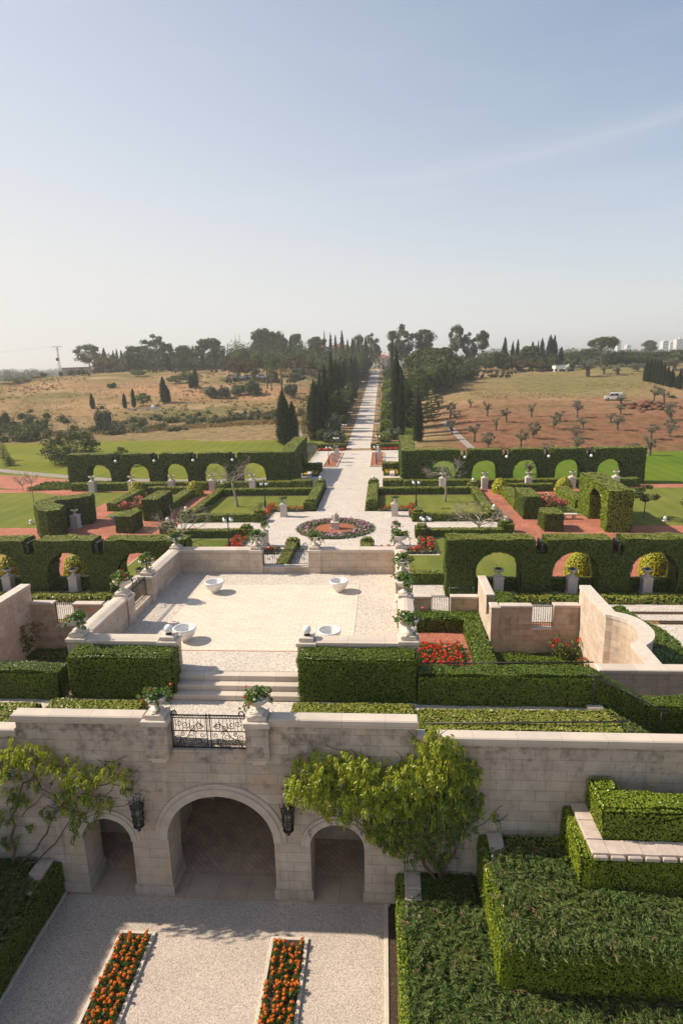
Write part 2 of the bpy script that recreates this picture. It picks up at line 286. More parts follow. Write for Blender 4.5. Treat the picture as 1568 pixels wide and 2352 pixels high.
# ------------------------------------------------------------------ mesh building
class MB:
    """collects shapes, then links them as ONE mesh object"""
    def __init__(s): s.v = []; s.f = []; s.n = 0; s.mats = []
    def mi(s, m):
        if m not in s.mats: s.mats.append(m)
        return s.mats.index(m)
    def add(s, V, F, m, smooth=False):
        V = np.asarray(V, dtype=np.float64).reshape(-1, 3)
        s.v.append(V); k = s.mi(m)
        if isinstance(F, np.ndarray): s.f.append((F + s.n, k, smooth))
        else:
            d = {}
            for f in F: d.setdefault(len(f), []).append(f)
            for q in d.values(): s.f.append((np.array(q, dtype=np.int64) + s.n, k, smooth))
        s.n += len(V); return s
    def box(s, x0, x1, y0, y1, z0, z1, m, bevel=0.0):
        if bevel > 0:
            b = min(bevel, (x1-x0)/2.1, (y1-y0)/2.1, (z1-z0)/2.1)
            V = []
            for (z, i) in ((z0, b), (z0+b, 0), (z1-b, 0), (z1, b)):
                for (sx, sy) in ((0, 0), (1, 0), (1, 1), (0, 1)):
                    V.append((x0+i if sx == 0 else x1-i, y0+i if sy == 0 else y1-i, z))
            F = [(3, 2, 1, 0), (12, 13, 14, 15)]
            for l in range(3):
                for k in range(4): F.append((l*4+k, l*4+(k+1) % 4, l*4+4+(k+1) % 4, l*4+4+k))
            return s.add(V, F, m)
        V = [(x0, y0, z0), (x1, y0, z0), (x1, y1, z0), (x0, y1, z0), (x0, y0, z1), (x1, y0, z1), (x1, y1, z1), (x0, y1, z1)]
        return s.add(V, [(3, 2, 1, 0), (4, 5, 6, 7), (0, 1, 5, 4), (1, 2, 6, 5), (2, 3, 7, 6), (3, 0, 4, 7)], m)
    def prism(s, poly, a, b, m, axis='Y', smooth=False):
        """poly: outline in (x,z) extruded along Y, in (y,z) along X, or (x,y) along Z"""
        n = len(poly)
        if axis == 'Y': f = lambda p, t: (p[0], t, p[1])
        elif axis == 'X': f = lambda p, t: (t, p[0], p[1])
        else: f = lambda p, t: (p[0], p[1], t)
        V = [f(p, a) for p in poly] + [f(p, b) for p in poly]
        area = sum(poly[i][0]*poly[(i+1) % n][1]-poly[(i+1) % n][0]*poly[i][1] for i in range(n))
        flip = (area < 0) != (axis == 'Y')
        if b < a: flip = not flip
        lo, hi = list(range(n-1, -1, -1)), list(range(n, 2*n))
        sd = [(i, (i+1) % n, n+(i+1) % n, n+i) for i in range(n)]
        if flip: lo, hi, sd = lo[::-1], hi[::-1], [q[::-1] for q in sd]
        k = s.n
        s.add(V, [tuple(lo), tuple(hi)], m)
        s.v.append(np.zeros((0, 3))); s.f.append((np.array(sd) + k, s.mi(m), smooth))
        return s
    def sheet(s, poly, z, m):
        a = sum(poly[i][0]*poly[(i+1) % len(poly)][1]-poly[(i+1) % len(poly)][0]*poly[i][1] for i in range(len(poly)))
        if a < 0: poly = poly[::-1]
        return s.add([(x, y, z) for x, y in poly], [tuple(range(len(poly)))], m)
    def rect(s, x0, x1, y0, y1, z, m): return s.sheet([(x0, y0), (x1, y0), (x1, y1), (x0, y1)], z, m)
    def lathe(s, prof, cx, cy, cz, m, n=20, smooth=True, ripple=None):
        V = []
        for r, z in prof:
            for k in range(n):
                a = 2*math.pi*k/n; rr = r
                if ripple and ripple[0] <= z <= ripple[1]: rr = r*(1+ripple[2]*math.cos(a*n/2))
                V.append((cx+rr*math.cos(a), cy+rr*math.sin(a), cz+z))
        F = [(i*n+k, i*n+(k+1) % n, (i+1)*n+(k+1) % n, (i+1)*n+k) for i in range(len(prof)-1) for k in range(n)]
        return s.add(V, F, m, smooth)
    def ball(s, c, r, m, n=14, sz=1.0):
        k = max(4, n//2)
        return s.lathe([(max(1e-4, r*math.sin(math.pi*i/k)), -r*sz*math.cos(math.pi*i/k)) for i in range(k+1)], c[0], c[1], c[2], m, n)
    def tube(s, pts, rad, m, n=6, smooth=True, cap=True):
        pts = [Vector(p) for p in pts]; L = len(pts)
        if not hasattr(rad, '__len__'): rad = [rad]*L
        V = []; up = None
        for i in range(L):
            d = (pts[min(i+1, L-1)]-pts[max(i-1, 0)])
            if d.length < 1e-9: d = Vector((0, 0, 1))
            d.normalize()
            if up is None:
                up = d.orthogonal().normalized()
            else:
                up = up - d*up.dot(d)
                up = up.normalized() if up.length > 1e-6 else d.orthogonal().normalized()
            w = d.cross(up)
            for k in range(n):
                a = 2*math.pi*k/n; V.append(pts[i]+(up*math.cos(a)+w*math.sin(a))*rad[i])
        F = [(i*n+k, i*n+(k+1) % n, (i+1)*n+(k+1) % n, (i+1)*n+k) for i in range(L-1) for k in range(n)]
        if cap: F += [tuple(range(n-1, -1, -1)), tuple((L-1)*n+k for k in range(n))]
        return s.add([tuple(v) for v in V], F, m, smooth)
    def cards(s, P, N, ln, wd, m, bias=1.0, along=None, jit=.35):
        """leaf-shaped faces at the points P; N the way they face; along the way they point"""
        P = np.asarray(P); k = len(P)
        if k == 0: return s
        N = np.asarray(N)*bias + rng.normal(0, .6, (k, 3)); N /= np.linalg.norm(N, axis=1)[:, None] + 1e-9
        T = rng.normal(0, 1, (k, 3)) if along is None else np.asarray(along) + rng.normal(0, jit, (k, 3))
        if along is None: T -= N*(T*N).sum(1)[:, None]
        T /= np.linalg.norm(T, axis=1)[:, None] + 1e-9
        B = np.cross(N, T); B /= np.linalg.norm(B, axis=1)[:, None] + 1e-9
        sc = rng.uniform(.7, 1.3, (k, 1)); a = T*ln*.5*sc; b = B*wd*.5*sc
        V = np.stack([P-a, P+b*1.0-a*.1, P+a, P-b-a*.1], 1).reshape(-1, 3)
        return s.add(V, np.arange(4*k).reshape(k, 4), m)
    def arrays(s):
        V = np.concatenate([v for v in s.v if len(v)]) if s.n else np.zeros((0, 3)); return V
    def build(s, name, parent=None, loc=None, mesh_only=False):
        V = s.arrays(); me = bpy.data.meshes.new(name)
        me.vertices.add(len(V)); me.vertices.foreach_set('co', V.astype(np.float32).ravel())
        tot = np.concatenate([np.full(len(F), F.shape[1], np.int32) for F, k, sm in s.f])
        lp = np.concatenate([F.ravel() for F, k, sm in s.f]).astype(np.int32)
        mi = np.concatenate([np.full(len(F), k, np.int32) for F, k, sm in s.f])
        sm = np.concatenate([np.full(len(F), q, bool) for F, k, q in s.f])
        st = np.concatenate([[0], np.cumsum(tot)[:-1]]).astype(np.int32)
        me.loops.add(len(lp)); me.loops.foreach_set('vertex_index', lp)
        me.polygons.add(len(tot)); me.polygons.foreach_set('loop_start', st); me.polygons.foreach_set('loop_total', tot)
        me.polygons.foreach_set('material_index', mi); me.polygons.foreach_set('use_smooth', sm)
        for m in s.mats: me.materials.append(m)
        me.update(calc_edges=True); me.validate()
        if mesh_only: return me
        return link(name, me, parent, loc)
def link(name, me, parent=None, loc=None):
    o = bpy.data.objects.new(name, me); COL.objects.link(o)
    if parent is not None: o.parent = parent
    if loc is not None: o.location = loc
    return o
def tag(o, label=None, cat=None, group=None, kind=None):
    if label: o['label'] = label
    if cat: o['category'] = cat
    if group: o['group'] = group
    if kind: o['kind'] = kind
    return o
def empty(name, loc, label, cat, group=None, rz=0.0, sc=1.0):
    o = bpy.data.objects.new(name, None); COL.objects.link(o); o.location = loc; o.rotation_euler = (0, 0, rz)
    o.scale = (sc, sc, sc) if not hasattr(sc, '__len__') else sc
    o.empty_display_size = .3
    return tag(o, label, cat, group)
def place(proto, loc, label, group, rz=0.0, sc=1.0):
    """copy a thing with its parts and their sub-parts (meshes shared)"""
    def cp(o, par):
        c = o.copy(); COL.objects.link(c)
        if par is not None: c.parent = par
        for ch in KIDS.get(o.name, []): cp(ch, c)
        return c
    if not proto.get('used'):
        proto['used'] = 1; r = proto
    else:
        r = cp(proto, None)
    r.location = loc; r.rotation_euler = (0, 0, rz); r.scale = (sc, sc, sc) if not hasattr(sc, '__len__') else sc
    r['label'] = label
    if group: r['group'] = group
    return r
KIDS = {}
def kids(root, *parts):
    KIDS[root.name] = list(parts)
    return root

# ------------------------------------------------------------------ leafy surfaces
def fuzz(V):
    """slow uneven swelling of a clipped surface"""
    x, y, z = V[:, 0], V[:, 1], V[:, 2]
    return (np.sin(x*1.9+y*1.3+z*2.3)+np.sin(x*4.1-z*3.7+y*2.9)*.6+np.sin(y*5.3+x*3.1+z*4.9)*.4)
def sample_tris(V, T, dens):
    a, b, c = V[T[:, 0]], V[T[:, 1]], V[T[:, 2]]
    n = np.cross(b-a, c-a); ar = np.linalg.norm(n, axis=1)/2
    tot = ar.sum(); k = int(tot*dens)
    if k < 1: return np.zeros((0, 3)), np.zeros((0, 3))
    i = rng.choice(len(T), k, p=ar/tot); u, v = rng.random(k), rng.random(k); w = u+v > 1; u[w], v[w] = 1-u[w], 1-v[w]
    P = a[i]+(b[i]-a[i])*u[:, None]+(c[i]-a[i])*v[:, None]
    return P, n[i]/(2*ar[i])[:, None]
def mesh_tris(me):
    me.calc_loop_triangles(); T = np.empty(len(me.loop_triangles)*3, np.int32); me.loop_triangles.foreach_get('vertices', T)
    V = np.empty(len(me.vertices)*3, np.float32); me.vertices.foreach_get('co', V)
    return V.reshape(-1, 3).astype(float), T.reshape(-1, 3)
def px_size(P): return np.maximum(np.asarray(P)[:, 1], 8.0)/640.0      # one render pixel at that depth, in metres
def hedge(name, core, label, cat='hedge', group=None, lm='box', tm=None, px=1.3, lift=.03, bulge=.045, cover=2.3, smin=.045, parent=None, drop_under=True, coremat='core'):
    """a clipped hedge: a dark inside with leaves all over its faces, ONE mesh"""
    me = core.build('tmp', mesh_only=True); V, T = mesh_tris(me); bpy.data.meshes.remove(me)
    depth = np.median(V[:, 1]); s = max(smin, px*max(depth, 9)/640.0)
    P, N = sample_tris(V, T, cover/(s*s))
    k = N[:, 2] > -.5
    P, N = P[k], N[k]
    P = P + N*(np.maximum(fuzz(P)+.9, 0)*bulge*.7 + .006 + rng.uniform(-.1, 1.0, len(P))*lift*.8)[:, None]
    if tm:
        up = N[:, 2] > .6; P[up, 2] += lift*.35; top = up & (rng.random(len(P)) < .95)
        core.cards(P[top], N[top], s*1.3, s*.85, M[tm], 2.6); P, N = P[~top], N[~top]  # upward faces take the leaf with sun brightness put into its colour
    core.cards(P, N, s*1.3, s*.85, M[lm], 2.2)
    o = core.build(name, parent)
    if label: tag(o, label, cat, group)
    return o
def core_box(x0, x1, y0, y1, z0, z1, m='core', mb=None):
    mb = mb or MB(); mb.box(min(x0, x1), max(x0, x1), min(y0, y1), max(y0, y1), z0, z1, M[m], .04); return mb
def blob_pts(k, c, r, shell=.55):
    d = rng.normal(0, 1, (k, 3)); d /= np.linalg.norm(d, axis=1)[:, None]
    t = (shell + (1-shell)*rng.random(k))**.7
    return np.asarray(c)+d*t[:, None]*np.asarray(r), d

# ------------------------------------------------------------------ trees
def limb(mb, p0, p1, r0, r1, m, seg=5, wob=.08, n=7):
    p0, p1 = Vector(p0), Vector(p1); L = (p1-p0).length; pts = []; rad = []
    for i in range(seg+1):
        t = i/seg; p = p0.lerp(p1, t)
        if 0 < i < seg: p = p + Vector(rng.normal(0, wob*L/seg*1.5, 3))
        pts.append(p); rad.append(r0+(r1-r0)*t)
    mb.tube(pts, rad, m, n); return pts
def tree_proto(name, cat, h, rw, clear, nclump, per, leafs, lm, bark='bark', flat=.75, cl=.30, trunk_r=.16, seed=1, open_=0.0, lean=0.0, low=0.0):
    """trunk with limbs that end in clumps of leaves; h height, rw crown radius, clear bare trunk height"""
    global rng
    keep = rng; rng = np.random.default_rng(seed)
    root = bpy.data.objects.new(name, None); COL.objects.link(root); root.empty_display_size = .3; root['category'] = cat
    t = MB(); b = MB(); ch = h-clear
    top = Vector((lean, 0, clear+ch*.55)); limb(t, (0, 0, -.3), (lean*.5, 0, clear), trunk_r, trunk_r*.75, M[bark], 5, .06, 8)
    limb(t, (lean*.5, 0, clear), top, trunk_r*.75, trunk_r*.3, M[bark], 4, .12)
    allP = []
    for i in range(nclump):
        a = rng.uniform(0, 2*math.pi); zz = rng.uniform(-1+low, 1); rr = math.sqrt(max(0, 1-zz*zz))*rng.uniform(.55, 1.0)
        c = Vector((math.cos(a)*rr*rw+lean, math.sin(a)*rr*rw, clear+ch*.5+zz*ch*.43*flat/.75))
        r = rw*cl*rng.uniform(.6, 1.35)
        P, D = blob_pts(max(8, int(per*rng.uniform(.6, 1.3))), c, (r, r, r*.72), .35); allP.append((P, D))
        if i % 2 == 0 or open_ > 0:
            base = Vector((lean*.5, 0, clear+ch*rng.uniform(-.02, .30))); limb(t, base, c, trunk_r*.42, trunk_r*.08, M[bark], 4, .12, 5)
    P = np.concatenate([p for p, d in allP]); D = np.concatenate([d for p, d in allP])
    b.cards(P, D+np.array([0, 0, .4]), leafs*1.3, leafs*.8, M[lm], .8)
    to = t.build('trunk', root); bo = b.build('crown', root); kids(root, to, bo); rng = keep
    return root
def cypress_proto(name, h, r, n, leafs, seed, slim=1.0, split=0):
    global rng
    keep = rng; rng = np.random.default_rng(seed)
    root = bpy.data.objects.new(name, None); COL.objects.link(root); root.empty_display_size = .3; root['category'] = 'cypress'
    t = MB(); limb(t, (0, 0, -.3), (0, 0, h*.35), .18, .1, M['bark'], 4, .02); to = t.build('trunk', root)
    b = MB(); axes = [(0., 0., 1.)] + [(rng.uniform(-.55, .55)*r, rng.uniform(-.5, .5)*r, rng.uniform(.72, .9)) for _ in range(2+split)]
    prof = lambda t_: np.interp(t_, [0, .06, .25, .55, .8, .93, 1.0], [.35, .8, 1.0, .92, .62, .30, .02])
    for (ax, ay, hs) in axes:
        hh = h*hs; k = int(n*hs/len(axes)); tz = rng.random(k)**.9; a = rng.uniform(0, 2*np.pi, k)
        lump = 1+.16*np.sin(a*3+tz*19+seed)+.12*np.sin(a*5-tz*31)
        rr = r*(.95 if ax == 0 else .75)*prof(tz)*lump*rng.uniform(.72, 1.05, k)
        P = np.stack([ax*(1-tz*.3)+np.cos(a)*rr, ay*(1-tz*.3)+np.sin(a)*rr, .25+tz*hh], 1)
        D = np.stack([np.cos(a), np.sin(a), np.full(k, .15)], 1)
        b.cards(P, D, leafs*2.1, leafs*.8, M['cyp'], 1.0, along=np.stack([np.cos(a)*.35, np.sin(a)*.35, np.ones(k)], 1), jit=.25)
        b.lathe([(r*(.85 if ax == 0 else .62)*float(prof(q))*.8+.01, .3+q*hh*.97) for q in np.linspace(0, 1, 9)], ax*.85, ay*.85, 0, M['cypcore'], 8)
    bo = b.build('crown', root); kids(root, to, bo); rng = keep
    return root
def tiered_pine_proto(name, h, r, tiers, leafs, seed, dens=1.0):
    global rng
    keep = rng; rng = np.random.default_rng(seed)
    root = bpy.data.objects.new(name, None); COL.objects.link(root); root.empty_display_size = .3; root['category'] = 'tiered pine'
    t = MB(); b = MB(); limb(t, (0, 0, -.3), (0, 0, h), .2, .03, M['bark'], 8, .01)
    for i in range(tiers):
        q = i/(tiers-1); z = h*(.10+.88*q); rr = r*(1-q)**.75*rng.uniform(.88, 1.08)+.15; nb = 7 if q < .7 else 5; a0 = rng.uniform(0, 6)
        for k in range(nb):
            a = a0+2*math.pi*k/nb+rng.uniform(-.15, .15); L = rr*rng.uniform(.85, 1.1)
            d = np.array([math.cos(a), math.sin(a), 0]); tip = np.array([0, 0, z])+d*L+np.array([0, 0, .12*L])
            t.tube([(0, 0, z), tuple(np.array([0, 0, z])+d*L*.6-np.array([0, 0, .03*L])), tuple(tip)], [.045, .03, .012], M['bark'], 4)
            m = max(10, int(46*dens*L/r)); u = rng.uniform(.12, 1.0, m)
            P = np.array([0, 0, z])+d*(u*L)[:, None]+np.stack([np.zeros(m), np.zeros(m), -.10*L*np.sin(u*3.1)+.14*L*u*u], 1)
            side = np.cross(d, [0, 0, 1]); w = rng.uniform(-1, 1, m)*(.26*L*np.sin(np.clip(u, .05, .97)*3.0))
            P = P+side*w[:, None]+np.array([0, 0, 1])*rng.uniform(-.02, .10, m)[:, None]*L
            b.cards(P, np.tile([0, 0, 1.], (m, 1)), leafs*1.9, leafs*.8, M['norf'], 1.0, along=np.tile(d, (m, 1))+side*np.sign(w)[:, None]*.7, jit=.3)
    to = t.build('trunk', root); bo = b.build('crown', root); kids(root, to, bo); rng = keep
    return root
def bare_tree(loc, label, h, spread, fork, seed, group, tilt=0., levels=5, r0=.10):
    """leafless pollarded tree: one trunk part and its branches"""
    global rng
    keep = rng; rng = np.random.default_rng(seed)
    root = empty('bare_tree', loc, label, 'tree', group); t = MB(); b = MB()
    limb(t, (0, 0, -.2), (tilt, 0, fork), r0*1.25, r0, M['bark_pale'], 5, .05, 8)
    def grow(p, d, L, r, lv):
        d = d.normalized(); q = p+d*L; mid = p.lerp(q, .5)+Vector(rng.normal(0, .07*L, 3))
        b.tube([p, mid, q], [r, r*.82, r*.66], M['bark_pale'], 5 if lv > 1 else 4)
        if lv == 0: return
        for i in range(3 if lv >= 3 else 4 if lv == 1 else 3):
            az = rng.uniform(0, 2*math.pi); sp = rng.uniform(.45, .95)
            o = d.orthogonal(); o2 = d.cross(o); nd_ = d + (o*math.cos(az)+o2*math.sin(az))*sp
            nd_.z = nd_.z*.75+.10*rng.uniform(-.2, 1.2)
            grow(q if i else mid, nd_, L*rng.uniform(.55, .85), max(.008, r*.56), lv-1)
    n = 5
    for i in range(n):
        a = 2*math.pi*i/n+rng.uniform(-.4, .4); el = rng.uniform(.25, .75)
        d = Vector((math.cos(a)*math.cos(el), math.sin(a)*math.cos(el), math.sin(el)))
        grow(Vector((tilt, 0, fork-.03)), d, spread*.40*rng.uniform(.8, 1.15), r0*.58, levels-1)
    t.build('trunk', root); br = b.build('branches', root)
    zmax = max(v.co.z for v in br.data.vertices); xr = max(abs(v.co.x-tilt) for v in br.data.vertices)
    k = (h-fork)/(zmax-fork)
    for v in br.data.vertices: v.co.z = fork+(v.co.z-fork)*k; v.co.x = tilt+(v.co.x-tilt)*spread/xr; v.co.y *= spread/xr
    rng = keep
    return root
def shrub_proto(name, r, h, n, leafs, lm, seed, cat='shrub', lumps=7, core=True):
    global rng
    keep = rng; rng = np.random.default_rng(seed); b = MB()
    for i in range(lumps):
        a = rng.uniform(0, 6.28); q = rng.uniform(.1, .62); rr = r*rng.uniform(.38, .58)
        c = (math.cos(a)*q*r, math.sin(a)*q*r, h*rng.uniform(.28, .62)); hz = h*rng.uniform(.30, .42)
        P, D = blob_pts(n//lumps, c, (rr, rr, hz), .6); k = P[:, 2] > 0.0; b.cards(P[k], D[k], leafs*1.3, leafs*.8, M[lm], .9)
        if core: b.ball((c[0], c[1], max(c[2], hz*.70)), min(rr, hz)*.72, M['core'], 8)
    o = b.build(name); o['category'] = cat; rng = keep
    return o

# ================================================================== THE ARCHED WALL AND THE COURT
WY = 14.8
def arch_pts(cx, r, spring, apex, z0=0.0, n=18):
    """outline of a round-headed opening, from its left foot to its right foot"""
    p = [(cx-r, z0)]
    for i in range(n+1):
        a = math.pi*(1-i/n); p.append((cx+r*math.cos(a), spring+(apex-spring)*math.sin(a)))
    p.append((cx+r, z0)); return p
ARCH = [(-7.99, .72, 1.84, 2.58), (-4.68, 1.53, 1.93, 3.40), (-1.37, .76, 1.84, 2.58)]
GX0, GX1, GZ = -5.87, -3.77, 4.80
def wall_outline(dr=0.0, top=True, x0=-19.3, x1=32., zt=4.58):
    o = [(x0, -.3)]
    for cx, r, s, a in ARCH:
        ap = arch_pts(cx, r-dr, s, a-dr, -.3); o += ap
    o.append((x1, -.3))
    if top: o += [(x1, 5.15), (.80, 5.15), (.80, 5.60), (GX1, 5.60), (GX1, GZ), (GX0, GZ), (GX0, 5.60), (-10.22, 5.60), (-10.22, 5.15), (x0, 5.15)]
    else: o += [(x1, zt), (x0, zt)]
    return o
mb = MB()
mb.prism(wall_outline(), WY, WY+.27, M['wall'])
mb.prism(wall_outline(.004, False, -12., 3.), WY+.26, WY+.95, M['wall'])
# projecting plinth at the feet of the piers
for a, b in ((-12., ARCH[0][0]-ARCH[0][1]), (ARCH[0][0]+ARCH[0][1], ARCH[1][0]-ARCH[1][1]), (ARCH[1][0]+ARCH[1][1], ARCH[2][0]-ARCH[2][1]), (ARCH[2][0]+ARCH[2][1], .30)):
    mb.box(a-(.05 if a > -11 else 0), b+.05, WY-.05, WY+1.0, -.05, .33, M['wall'], .012)
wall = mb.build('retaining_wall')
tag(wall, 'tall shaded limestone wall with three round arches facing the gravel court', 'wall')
def ring(cx, r, s, a, w, proud, m, x0ang=0.0):
    b = MB(); n = 26
    for (ra, rb, pr) in ((0.0, w*.62, proud), (w*.62, w, proud*.55)):
        V = []
        for i in range(n+1):
            t = math.pi*(1-i/n); c, q = math.cos(t), math.sin(t)
            for rr, y in ((ra, WY-pr), (rb, WY-pr), (rb, WY+.02), (ra, WY+.02)):
                V.append((cx+(r+rr)*c, y, s+((a-s)+rr)*q))
        F = []
        for i in range(n):
            for k in range(4): F.append((i*4+k, i*4+(k+1) % 4, i*4+4+(k+1) % 4, i*4+4+k))
        F += [(3, 2, 1, 0), (n*4, n*4+1, n*4+2, n*4+3)]
        b.add(V, F, m)
    return b
M['ring'] = simple('carved_arch_stone', (.48, .415, .35), .85, .15, .12, 3.)
for (cx, r, s, a), w in zip(ARCH, (.26, .36, .26)): ring(cx, r, s, a, w, .07, M['ring']).build('arch_moulding', wall)
for x0, x1, z in ((-10.28, -6.56, 5.60), (-3.10, .86, 5.60), (-19.3, -10.23, 5.15), (.81, 32, 5.15)):
    b = MB(); b.box(x0, x1, WY-.06, WY+.28, z, z+.05, M['coping']); b.box(x0-.01, x1+.01, WY-.09, WY+.31, z+.05, z+.24, M['coping'], .03); b.build('coping', wall)
for x0, x1 in ((-6.53, -5.89), (-3.73, -3.12)):
    b = MB(); b.box(x0, x1, WY-.17, WY+.42, 4.62, 5.62, M['wall']); b.box(x0+.05, x1-.05, WY-.13, WY+.02, 4.54, 4.62, M['stone']); b.box(x0+.12, x1-.12, WY-.08, WY+.02, 4.44, 4.54, M['stone'])
    b.box(x0-.05, x1+.05, WY-.22, WY+.47, 5.62, 5.78, M['stone'], .015); b.box(x0+.05, x1-.05, WY-.13, WY+.38, 5.78, 5.92, M['stone'], .015); b.build('pillar', wall)

# scrolled balcony railing between the two pillars
def spiral(cx, cz, r, turns, a0, y, d=1, n=26):
    return [(cx+r*(1-.82*i/n)*math.cos(a0+d*turns*2*math.pi*i/n), y, cz+r*(1-.82*i/n)*math.sin(a0+d*turns*2*math.pi*i/n)) for i in range(n+1)]
rail = MB(); y = WY+.12; x0, x1, z0, z1 = GX0+.03, GX1-.03, 4.82, 5.80; im = M['iron']
for z, r in ((z0, .02), (z1, .022), (z1-.09, .012), (z0+.50, .015)): rail.tube([(x0, y, z), (x1, y, z)], r, im, 6)
xm = (x0+x1)/2
for x in (x0, x1, xm-.05, xm+.05): rail.tube([(x, y, z0-.03), (x, y, z1+.05)], .018, im, 6)
for k in range(27):
    xx = x0+(x1-x0)*(k+.5)/27; rail.tube([(xx+.03*math.cos(a), y, z1-.045+.03*math.sin(a)) for a in np.linspace(0, 6.28, 9)], .007, im, 4)
for k in range(1, 20):
    xx = x0+(x1-x0)*k/20
    rail.tube([(xx, y, z0+.50), (xx, y, z1-.09)], .0075, im, 4)
    if k % 2: rail.tube([(xx, y, z0), (xx, y, z0+.16)], .0075, im, 4)
for sd in (-1, 1):
    for cx, cz, r, tn, a0, d in ((.22, .74, .11, 1.4, 2.0, 1), (.40, .68, .12, 1.5, .6, -1), (.60, .60, .10, 1.4, 2.6, 1), (.78, .66, .10, 1.4, .3, -1), (.16, .30, .10, 1.6, 1.2, -1), (.34, .20, .12, 1.5, 2.2, 1),
                                 (.55, .30, .13, 1.6, 1.0, -1), (.76, .20, .11, 1.4, 2.4, 1), (.86, .38, .08, 1.3, .6, -1), (.30, .42, .07, 1.3, 4.0, 1), (.66, .44, .06, 1.2, 4.4, -1)):
        rail.tube(spiral(xm+sd*(1.04-cx), z0+cz, r, tn, a0 if sd < 0 else math.pi-a0, y, d*sd*-1), .010, im, 5)
    rail.tube([(xm+sd*(.92-.0), y, z0), (xm+sd*.80, y, z0+.22), (xm+sd*.62, y, z0+.30), (xm+sd*.50, y, z0+.50), (xm+sd*.28, y, z0+.78), (xm+sd*.14, y, z0+.62)], .013, im, 5)
    rail.tube([(xm+sd*1.0, y, z1-.03)]+[(xm+sd*(.93+.07*math.cos(a)), y, z1+.06+.07*math.sin(a)) for a in np.linspace(0, 4.4, 12)], .016, im, 5)
    rail.tube([(xm+sd*(.34+.11*math.cos(a)), y, z0+.17+.09*math.sin(a)) for a in np.linspace(-.4, 3.6, 10)], .011, im, 5)
    for q in (.18, .52, .86): rail.tube([(xm+sd*q+.06*math.cos(a), y, z0+.075+.06*math.sin(a)) for a in np.linspace(0, 6.28, 12)], .009, im, 4)
tag(rail.build('scrolled_railing'), 'ornate black scrolled iron railing between two urn pillars above the big arch', 'railing')

# the passage behind the arches
pas = MB(); pas.box(-12., 3., 19.5, 19.8, -.3, 4.58, M['wall']); pas.box(-12.3, -12., 15.76, 19.8, -.3, 4.58, M['wall']); pas.box(3., 3.3, 15.76, 19.8, -.3, 4.58, M['wall'])
pas.box(-12.3, 3.3, 15.2, 19.8, 4.585, 4.75, M['stone'])
for px_ in (-6.4, -2.6): pas.box(px_-.3, px_+.3, 18.9, 19.5, -.3, 4.58, M['wall'])
pas = pas.build('arched_passage'); tag(pas, 'dim stone passage behind the three arches', 'passage')
b = MB(); b.rect(-12, 3, 15.72, 19.5, .006, M['brick']); b.build('brick_floor', pas)
b = MB(); b.box(-9.3, .1, 14.66, 15.72, -.1, .012, M['slab']); b.build('threshold', pas)

# the gravel court
g = MB(); g.rect(-9.40, -.06, 5.0, 14.68, .004, M['gravel_court']); tag(g.build('gravel_court_ground'), kind='structure')
g = MB(); g.rect(-10.4, -9.52, 5.0, 14.78, .002, M['soil']); g.rect(.06, .7, 5.0, 14.78, .002, M['soil']); tag(g.build('soil_strip_ground'), kind='structure')
for x0, x1, lab in ((-9.50, -9.40, 'thin stone edging strip on the shaded side of the gravel court, below the dark hedge'), (-.06, .05, 'thin stone edging strip beside the juniper bank of the gravel court')):
    b = MB(); b.box(x0, x1, 5.0, 14.72, -.05, .035, M['stone'], .01); tag(b.build('stone_kerb'), lab, 'kerb', 'kerbs of the court')
def marigold_mesh(seed):
    global rng
    keep = rng; rng = np.random.default_rng(seed); b = MB()
    P, D = blob_pts(46, (0, 0, .09), (.10, .10, .08), .5); b.cards(P, D, .075, .03, M['geran'], .6)
    for i in range(int(rng.integers(2, 4))):
        a = rng.uniform(0, 6.28); q = rng.uniform(.0, .085); c = (q*math.cos(a), q*math.sin(a), rng.uniform(.16, .22))
        b.tube([(0, 0, .03), c], .004, M['geran'], 4)
        b.ball(c, .028, M['fl_orange'], 8, .75); P, D = blob_pts(26, c, (.040, .040, .030), .8); b.cards(P, D, .030, .026, M['fl_orange'], 1.5)
    me = b.build('marigold', mesh_only=True); rng = keep; return me
MG = [marigold_mesh(100+i) for i in range(6)]
for (x0, x1, lab, pl) in ((-7.27, -6.26, 'long stone-edged bed of orange marigolds on the left, nearer the dark hedge', 'orange marigold plant in the left long bed of the court'), (-3.09, -2.08, 'long stone-edged bed of orange marigolds on the right of the court', 'orange marigold plant in the right long bed of the court')):
    e = empty('flower_bed', ((x0+x1)/2, 11.3, 0), lab, 'flower bed', 'marigold beds in the court')
    b = MB(); cx = (x0+x1)/2; w = (x1-x0)/2; yy0, yy1 = -2.6, 2.22; t = .09
    b.box(-w, -w+t, yy0, yy1, -.02, .07, M['stone'], .008); b.box(w-t, w, yy0, yy1, -.02, .07, M['stone'], .008); b.box(-w+t+.001, w-t-.001, yy1-t, yy1, -.02, .068, M['stone'], .008)
    b.build('stone_border', e)
    b = MB(); b.rect(-w+t, w-t, yy0, yy1-t, .03, M['soil']); b.build('soil', e)
    ny = 26
    for iy in range(ny):
        for ix in range(4):
            if iy < 2: continue
            o = link('marigold', MG[int(rng.integers(6))], None, (x0+.20+ix*.205+rng.normal(0, .03), 8.75+iy*.178+rng.normal(0, .03)+(ix % 2)*.08, .03))
            o.rotation_euler.z = rng.uniform(0, 6.28); s_ = rng.uniform(.8, 1.2); o.scale = (s_, s_, s_)
            tag(o, pl, 'marigold', 'marigolds in the court beds')

